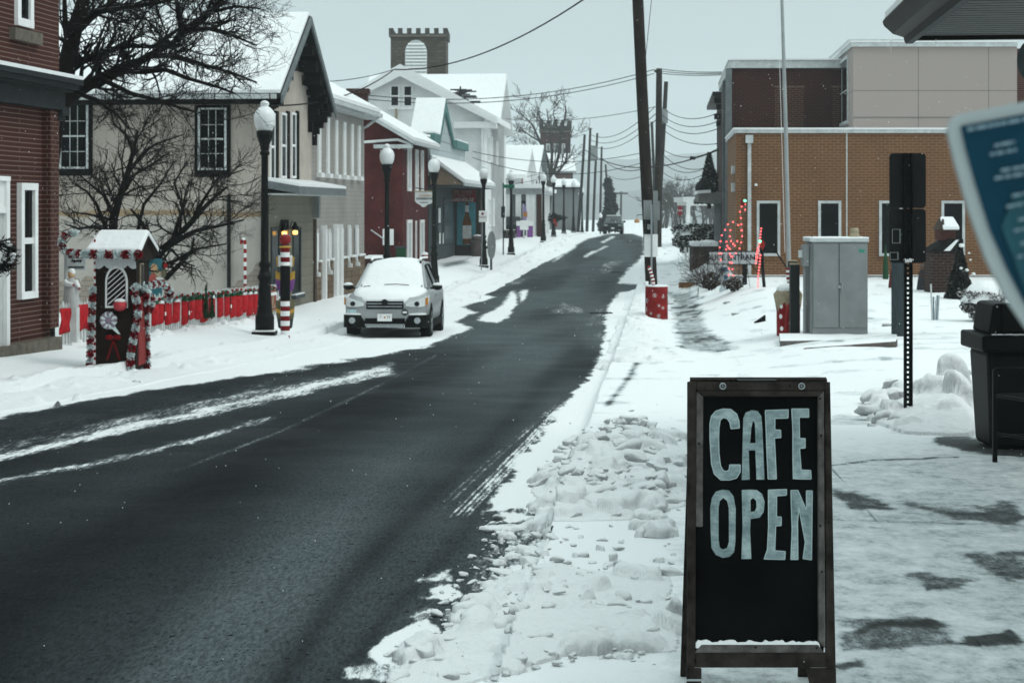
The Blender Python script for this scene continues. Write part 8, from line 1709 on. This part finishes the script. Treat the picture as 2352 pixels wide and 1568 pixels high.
def figure(label, u0, u1, vt, vb, cols):
    g = gp((u0+u1)/2, vb); T = thing('nativity_figure', label, 'statue', g); k = (Zv(vt,g.y)-g.z); w = (Xu(u1,g.y)-Xu(u0,g.y))/2
    MB().lathe(g, [(w,-.05),(w*.95,.1*k),(w*.78,.4*k),(w*.62,.62*k),(w*.52,.72*k),(w*.25,.80*k)], 16).build('robe', cols[0], T); MB().ball(g+Vector((0,-.03,.87*k)), w*.30, w*.32, .10*k, 12, 9).build('head', M('statue_face_%d' % int(u0), (.16,.085,.055), .8), T)
    MB().ball(g+Vector((0,.03,.89*k)), w*.40, w*.38, .12*k, 12, 8).build('hood', cols[1], T); MB().tube([g+Vector((-w*.55,-.02,.66*k)), g+Vector((-w*.3,-w*.8,.52*k)), g+Vector((.02,-w*.9,.55*k))], [w*.22,w*.2,w*.12], 8).tube([g+Vector((w*.55,-.02,.66*k)), g+Vector((w*.3,-w*.8,.5*k)), g+Vector((-.02,-w*.9,.54*k))], [w*.22,w*.2,w*.12], 8).build('sleeve', cols[2], T); return T
figure('dark red robed statue half hidden by the sign post', 2040, 2068, 598, 661, (M('robe_red', (.10,.014,.012), .7, .4, 8), MT['iron'], MT['darkred'])); figure('dark kneeling robed statue between the sign post and brick pillar', 2105, 2134, 606, 666, (M('robe_dark', (.035,.036,.040), .7, .4, 8), MT['slate'], M('robe_brown', (.06,.035,.025), .8)))
g = gp(2034, 640); tag(MB().lathe(g, [(.09,-.05),(.085,.3),(.06,.62),(.02,.92),(.012,.94)], 10).lathe(g+Vector((0,0,.95)), [(.02,-.02),(.022,.05),(.004,.12)], 8).build('folded_umbrella', MT['green']), 'slim dark green folded umbrella shape left of the red statue', 'umbrella')
# litter on the snow
for u, v, lab in ((1747,741,'small black scrap lying on the snowy lawn'),): 
    g = gp(u, v); tag(MB().hexa([(g.x-.14,g.y,g.z-.01),(g.x+.10,g.y,g.z+.02),(g.x+.12,g.y+.1,g.z+.02),(g.x-.12,g.y+.1,g.z-.01),(g.x-.13,g.y,g.z+.01),(g.x+.08,g.y,g.z+.16),(g.x+.12,g.y+.1,g.z+.15),(g.x-.12,g.y+.1,g.z+.01)]).build('black_scrap', MT['blackflat']), lab, 'litter')
for u, v, lab in ((1670,696,'pale grey stone half buried on the lawn by the hydrant'),(1690,722,'pale flat block half buried in the lawn snow'),(2036,748,'pale stone poking from the snow beside the blue grey posts'),(311,882,'small green grey stone on the snow below the booth')):
    g = gp(u, v); tag(MB().ball(g+Vector((0,0,.0)), .10 if u > 400 else .07, .08, .05, 10, 6, .25).build('stone', M('half_buried_%d' % u, (.28,.30,.29), .9, .2, 9, snow=(.7,1,5,.4))), lab, 'stone')
for u, v, lab in ((1380,720,'iron drain grate across the right gutter, nearer one'),(1418,626,'iron drain grate in the right gutter, farther one')):
    g = gp(u, v); m = MB()
    for k in range(9): m.box(g.x-.3+.07*k, g.x-.26+.07*k, g.y, g.y+.35, g.z-.05, g.z+.03)
    m.box(g.x-.32, g.x+.34, g.y-.04, g.y-.002, g.z-.05, g.z+.03); tag(m.build('drain_grate', MT['iron']), lab, 'grate')
g = gp(1595, 655); tag(MB().box(g.x-.55, g.x+.65, g.y, g.y+.1, g.z-.1, g.z+.10).build('orange_edging', M('rust_edging', (.20,.095,.03), .8, .3, 5)), 'low rust orange edging strip across the walk behind the red drum', 'edging'); g = gp(1655, 655); tag(MB().box(g.x-.55, g.x+.5, g.y-.1, g.y+.3, g.z-.1, g.z+.15).build('stone_kerb', M('kerb_dark', (.09,.09,.085), .9, .3, 5)), 'dark stone kerb block left of the hydrant', 'kerb')

# ------------------------------------------------------------------ cafe porch corner, litter bin, chair, near notice
B = thing('cafe_porch', 'dark porch roof corner with brown gutter and ribbed soffit overhead', 'porch', (4.2, 13.5, h1(4.2,13.5)))
F = Frame(Xu(2052,14), 14, -.11, -1, 1)   # runs toward the camera, outward is left
zs = z0+1.44
m = MB(); [m.fbox(F, .05+.15*k, .05+.15*k+.118, -3.4, -.16, zs+.012*(k % 1), zs+.02) for k in range(66)]; m.build('soffit', MT['soffit'], B)
MB().fbox(F, 0, 10, -3.5, -.05, zs+.021, zs+.10).build('roof_deck', MT['black'], B); MB().fbox(F, -.06, -.002, -3.5, -.10, zs-.03, zs+.12).build('end_fascia', MT['metalroof'], B)
m = MB()
prof = [(-.16,-.035),(-.10,-.045),(-.09,.0),(.0,.03),(.075,.10),(.085,.135),(.07,.16),(-.16,.16)]
m.prism([F.p(-.05,d,zs+z) for d, z in prof], F.p(10,0,0)-F.p(0,0,0)); m.build('gutter', MT['metalroof'], B)
MB().fbox(F, 0, 10, -.158, -.10, zs-.06, zs-.046).build('trim_strip', MT['cornice'], B)
MB().fbox(F, -.1, 10, -3.5, .06, zs+.165, zs+.22).build('roof_snow', MT['snow_clean'], B)
for k, (a, d) in enumerate(((.0,.02),(.02,-.12),(.01,-.35))): MB().tube([F.p(a,d,zs-.03), F.p(a,d,zs-.06-.03*(k == 0)), F.p(a,d,zs-.08-.06*(k == 0))], [.005,.003,.001], 6).build('icicle', MT['globe'], B)
MB().box(5.9, 6.05, 13.6, 13.75, h1(6,13.7)-.1, zs-.001).build('post', MT['black'], B)
Yd_ = 11.2; c = W(2396,140,Yd_); T = thing('round_plaque', 'dark round hanging plaque at the right edge under the porch', 'sign', c); MB().lathe((c.x,c.y,c.z), [(.172,-.012),(.178,0),(.172,.012)], 40, axis='y').build('disc', MT['slate'], T); MB().tube([c+Vector((0,0,.17)), c+Vector((-.12,0,.42))], .008, 6).build('chain', MT['black'], T)
g = gp(2300, 1022); Yt = 13.1; cx0, cx1 = Xu(2224,Yt+.56), Xu(2224,Yt+.56)+.60; zg = h1(4.1,13.1); T = thing('litter_bin', 'big black plastic litter bin with a domed hood', 'bin', ((cx0+cx1)/2, Yt+.28, zg))
def tb(x0_, x1_, z0_, z1_, ins): return [(x0_+ins,Yt+ins,z0_),(x1_-ins,Yt+ins,z0_),(x1_-ins,Yt+.56-ins,z0_),(x0_+ins,Yt+.56-ins,z0_),(x0_,Yt,z1_),(x1_,Yt,z1_),(x1_,Yt+.56,z1_),(x0_,Yt+.56,z1_)]
MB().hexa(tb(cx0, cx1, zg, Zv(806,Yt), .04)).build('body', MT['plastic'], T, bevel=.045)
MB().box(cx0-.055, cx1+.05, Yt-.05, Yt+.61, Zv(808,Yt), Zv(769,Yt)).build('rim', MT['plastic'], T, bevel=.02); MB().box(cx0-.02, cx0+.015, Yt-.056, Yt-.045, Zv(797,Yt), Zv(782,Yt)).build('latch', MT['black'], T)
hx = [(cx0+.02,Zv(768,Yt)),(cx0+.055,Zv(703,Yt)),(cx0+.075,Zv(697.5,Yt)),(cx0+.20,Zv(697,Yt)),(cx0+.32,Zv(706,Yt)),(cx0+.43,Zv(722,Yt)),(cx0+.52,Zv(744,Yt)),(cx0+.58,Zv(768,Yt))]
MB().prism([(x,Yt+.04,z) for x, z in hx], (0,.48,0)).build('hood', MT['plastic'], T, bevel=.018); MB().prism([(cx0+.115,Yt+.02,Zv(768,Yt)),(cx0+.13,Yt+.02,Zv(699,Yt)),(cx0+.145,Yt+.02,Zv(699,Yt)),(cx0+.135,Yt+.02,Zv(768,Yt))], (0,.02,0)).build('rib', MT['plastic'], T)
for dx in (.085, .20): MB().ball((cx0+dx,Yt+.035,Zv(705,Yt)), .009, n=8, m=5).build('rivet', MT['steel'], T)
m = MB(); random.seed(1); [m.ball((cx0+.02+random.random()*.56,Yt-.02+random.random()*.03,Zv(769,Yt)), .03,.02,.008, 8, 4, .2) for k in range(26)]; m.build('snow_dust', MT['snow_clean'], T)
Y0 = 12.35; xc = Xu(2285,Y0); zg = h1(xc,Y0); T = thing('metal_chair', 'black metal slatted chair standing before the litter bin', 'chair', (xc+.3, Y0-.1, zg)); b = .016
def leg(x, y, zt_): MB().box(x-b, x+b, y-b, y+b, zg, zt_).build('leg', MT['black'], T, bevel=.003)
za = Zv(848,Y0); zs_ = Zv(908,Y0); leg(xc, Y0, za); leg(xc+.25, Y0-.5, za+.0); leg(xc+.55, Y0+.04, za+.22); leg(xc+.80, Y0-.46, za+.22)
d1 = Vector((.25,-.5,0)); d2 = Vector((.55,.04,0)); o = Vector((xc,Y0,zs_))
MB().tube([o, o+d1], .016, 4).tube([o+d2, o+d1+d2], .016, 4).tube([o, o+d2], .016, 4).tube([o+d1, o+d1+d2], .016, 4).build('seat_frame', MT['iron'], T)
m = MB(); [m.tube([o+d1*(k/9)+Vector((0,0,.012)), o+d1*(k/9)+d2+Vector((0,0,.012))], .012, 4) for k in range(1, 9)]; m.build('seat_slats', MT['iron'], T)
up = Vector((0,0,za-zs_)); MB().tube([o+up, o+up+d2], .016, 4).tube([o+up+d1, o+up+d1+d2], .016, 4).build('armrest', MT['black'], T); MB().tube([o-Vector((0,0,.30)), o-Vector((0,0,.30))+d2], .011, 4).tube([o-Vector((0,0,.28)), o-Vector((0,0,.28))+d1], .011, 4).build('stretcher', MT['black'], T)
m = MB(); [m.tube([o+d2+d1*(k/6), o+d2+d1*(k/6)+Vector((.05,0,.48))], .010, 5) for k in range(7)]; m.tube([o+d2+Vector((.05,0,.48)), o+d2+d1+Vector((.05,0,.48))], .016, 6).build('backrest', MT['black'], T)
# near notice, out of focus
Yn = 1.0; T = thing('notice_board', 'large blue and white notice close to the camera at the right edge, out of focus', 'notice', W(2352,760,Yn))
outer = [(2178,300),(2186,276),(2206,262),(2352,234),(2520,205),(2760,180),(2760,1000),(2480,905),(2400,812),(2352,744),(2310,682),(2268,598),(2228,486),(2196,376)]
inner = [(2207,290),(2352,262),(2520,236),(2730,215),(2730,960),(2500,860),(2420,775),(2352,692),(2312,615),(2274,528),(2240,420),(2218,340)]
MB().prism([W(u,v,Yn) for u, v in outer], (0,.006,0)).build('panel', M('notice_white', (.30,.345,.35), .5, .05), T)
MB().prism([W(u,v,Yn-.0015) for u, v in inner], (0,.001,0)).build('blue_face', MT['blue'], T)
MB().prism([W(u,v,Yn-.003) for u, v in [(2330,450),(2400,420),(2600,390),(2600,850),(2480,800),(2395,720),(2352,660),(2330,600),(2300,520)]], (0,.001,0)).build('pale_area', M('notice_teal', (.018,.07,.09), .4, .3, 12), T)
random.seed(44); m = MB()
for (ua, va, ub, vb, w) in ((2222,298,2420,262,8),(2285,335,2330,326,7),(2275,355,2335,344,7),(2300,392,2420,372,7),(2285,410,2420,388,7),(2325,450,2450,425,6),(2312,475,2450,450,6),(2340,505,2460,482,6),(2330,530,2460,507,6),(2345,560,2460,538,7),(2338,590,2460,568,6)):
    L_ = ub-ua; u = ua
    while u < ub:
        l = random.uniform(9, 26); e = min(u+l, ub); f0, f1 = (u-ua)/L_, (e-ua)/L_; v0_, v1_ = va+(vb-va)*f0, va+(vb-va)*f1
        m.prism([W(u,v0_+w/2,Yn-.0045),W(e,v1_+w/2,Yn-.0045),W(e,v1_-w/2,Yn-.0045),W(u,v0_-w/2,Yn-.0045)], (0,.0008,0)); u = e+random.uniform(3, 7)
m.build('small_print', MT['paleblue'], T)
# ------------------------------------------------------------------ falling snow, haze, sky, sun, camera
g = np.random.default_rng(77); n = 5200
Yr = 2.2+g.random(n)**.6*48; ur = -80+2520*g.random(n); vr = -60+1680*g.random(n)
P = np.stack([(ur-UC)/FL*Yr, Yr, CZ+(VH-vr)/FL*Yr], 1); ok = P[:,2] > H(P[:,0], P[:,1])+.05; P = P[ok]; n = len(P)
base = np.array([(0,0,1),(1,0,0),(0,1,0),(-1,0,0),(0,-1,0),(0,0,-1)], float); fc = np.array([(0,1,2),(0,2,3),(0,3,4),(0,4,1),(5,2,1),(5,3,2),(5,4,3),(5,1,4)])
sz = np.minimum(.0016+.0020*g.random((n,1,1)), P[:,1].reshape(-1,1,1)*.00030); V = P[:,None,:]+base[None]*sz*np.array([1,1,1.5])
o = np_obj('falling_snow', V.reshape(-1,3), (fc[None]+np.arange(n)[:,None,None]*6).reshape(-1,3), MT['snow_clean'], smooth=True); tag(o, 'fine snowflakes drifting through the air', None, None, 'stuff')

hz = MB().box(-1700, 1700, -70, 3700, -19, 260).build('haze', None); hz['kind'] = 'stuff'
m = bpy.data.materials.new('haze_air'); m.use_nodes = True; nt = m.node_tree; nt.nodes.clear()
out = nt.nodes.new('ShaderNodeOutputMaterial'); pv = nt.nodes.new('ShaderNodeVolumePrincipled'); pv.inputs['Color'].default_value = (.93,.985,1.0,1); pv.inputs['Density'].default_value = HAZE; pv.inputs['Anisotropy'].default_value = .25
lk(nt, pv.outputs[0], out.inputs['Volume']); hz.data.materials.append(m)

SUN_EL, SUN_AZ = rad(52), rad(118)
wd = bpy.data.worlds.new('World'); sc.world = wd; wd.use_nodes = True; nt = wd.node_tree; nt.nodes.clear()
out = nt.nodes.new('ShaderNodeOutputWorld'); bg = nt.nodes.new('ShaderNodeBackground'); lk(nt, bg.outputs[0], out.inputs[0])
sky = nt.nodes.new('ShaderNodeTexSky'); sky.sky_type = 'NISHITA'; sky.sun_disc = False; sky.sun_elevation = SUN_EL; sky.sun_rotation = SUN_AZ; sky.dust_density = 6; sky.air_density = 1.5
hsv = nt.nodes.new('ShaderNodeHueSaturation'); hsv.inputs['Saturation'].default_value = .25; lk(nt, sky.outputs[0], hsv.inputs['Color'])
tc = nt.nodes.new('ShaderNodeTexCoord'); sx = nt.nodes.new('ShaderNodeSeparateXYZ'); lk(nt, tc.outputs['Generated'], sx.inputs[0])
el = math_(nt, 'MAXIMUM', sx.outputs[2], 0.0)
grad = ramp(nt, el, [(0.0, (.43*SKY[0],.43*SKY[1],.43*SKY[2])), (.12, (.50*SKY[0],.50*SKY[1],.50*SKY[2])), (.5, (1.0*SKY[0],1.0*SKY[1],1.0*SKY[2])), (1.0, (1.5*SKY[0],1.5*SKY[1],1.5*SKY[2]))])
nz = noise(nt, 1.6, 4, tc.outputs['Generated']); cl = nt.nodes.new('ShaderNodeVectorMath'); cl.operation = 'SCALE'; lk(nt, grad, cl.inputs[0])
lk(nt, math_(nt, 'ADD', .92, math_(nt, 'MULTIPLY', nz, .16)), cl.inputs['Scale'])
gs = nt.nodes.new('ShaderNodeVectorMath'); gs.operation = 'SCALE'; lk(nt, cl.outputs[0], gs.inputs[0]); gs.inputs['Scale'].default_value = SKYK
lk(nt, mixc(nt, .88, hsv.outputs['Color'], gs.outputs[0]), bg.inputs['Color']); bg.inputs['Strength'].default_value = .1
sd = bpy.data.lights.new('overcast_sun', 'SUN'); sd.energy = .9; sd.angle = rad(22); sd.color = (1.0,.985,.96); so = bpy.data.objects.new('overcast_sun', sd); COL.objects.link(so)
dv = Vector((math.sin(SUN_AZ)*math.cos(SUN_EL), math.cos(SUN_AZ)*math.cos(SUN_EL), math.sin(SUN_EL))); so.rotation_euler = (-dv).to_track_quat('-Z', 'Y').to_euler()

cd = bpy.data.cameras.new('Camera'); co = bpy.data.objects.new('Camera', cd); COL.objects.link(co); sc.camera = co
cd.sensor_width = 36; cd.lens = 36*FL/2352; cd.shift_y = -(784-VH)/2352; cd.clip_start = .05; cd.clip_end = 9000
co.location = (0,0,CZ); co.rotation_euler = (rad(90),0,0)
cd.dof.use_dof = True; cd.dof.focus_distance = 6.3; cd.dof.aperture_fstop = 13
sc.view_settings.view_transform = 'Standard'; sc.view_settings.look = 'None'; sc.view_settings.gamma = 1; sc.view_settings.exposure = EXPO; sc.view_settings.use_curve_mapping = False
sc.cycles.volume_bounces = 1; sc.cycles.max_bounces = 6; sc.cycles.diffuse_bounces = 3; sc.cycles.glossy_bounces = 3; sc.cycles.use_denoising = True
sc.cycles.sample_clamp_indirect = 6
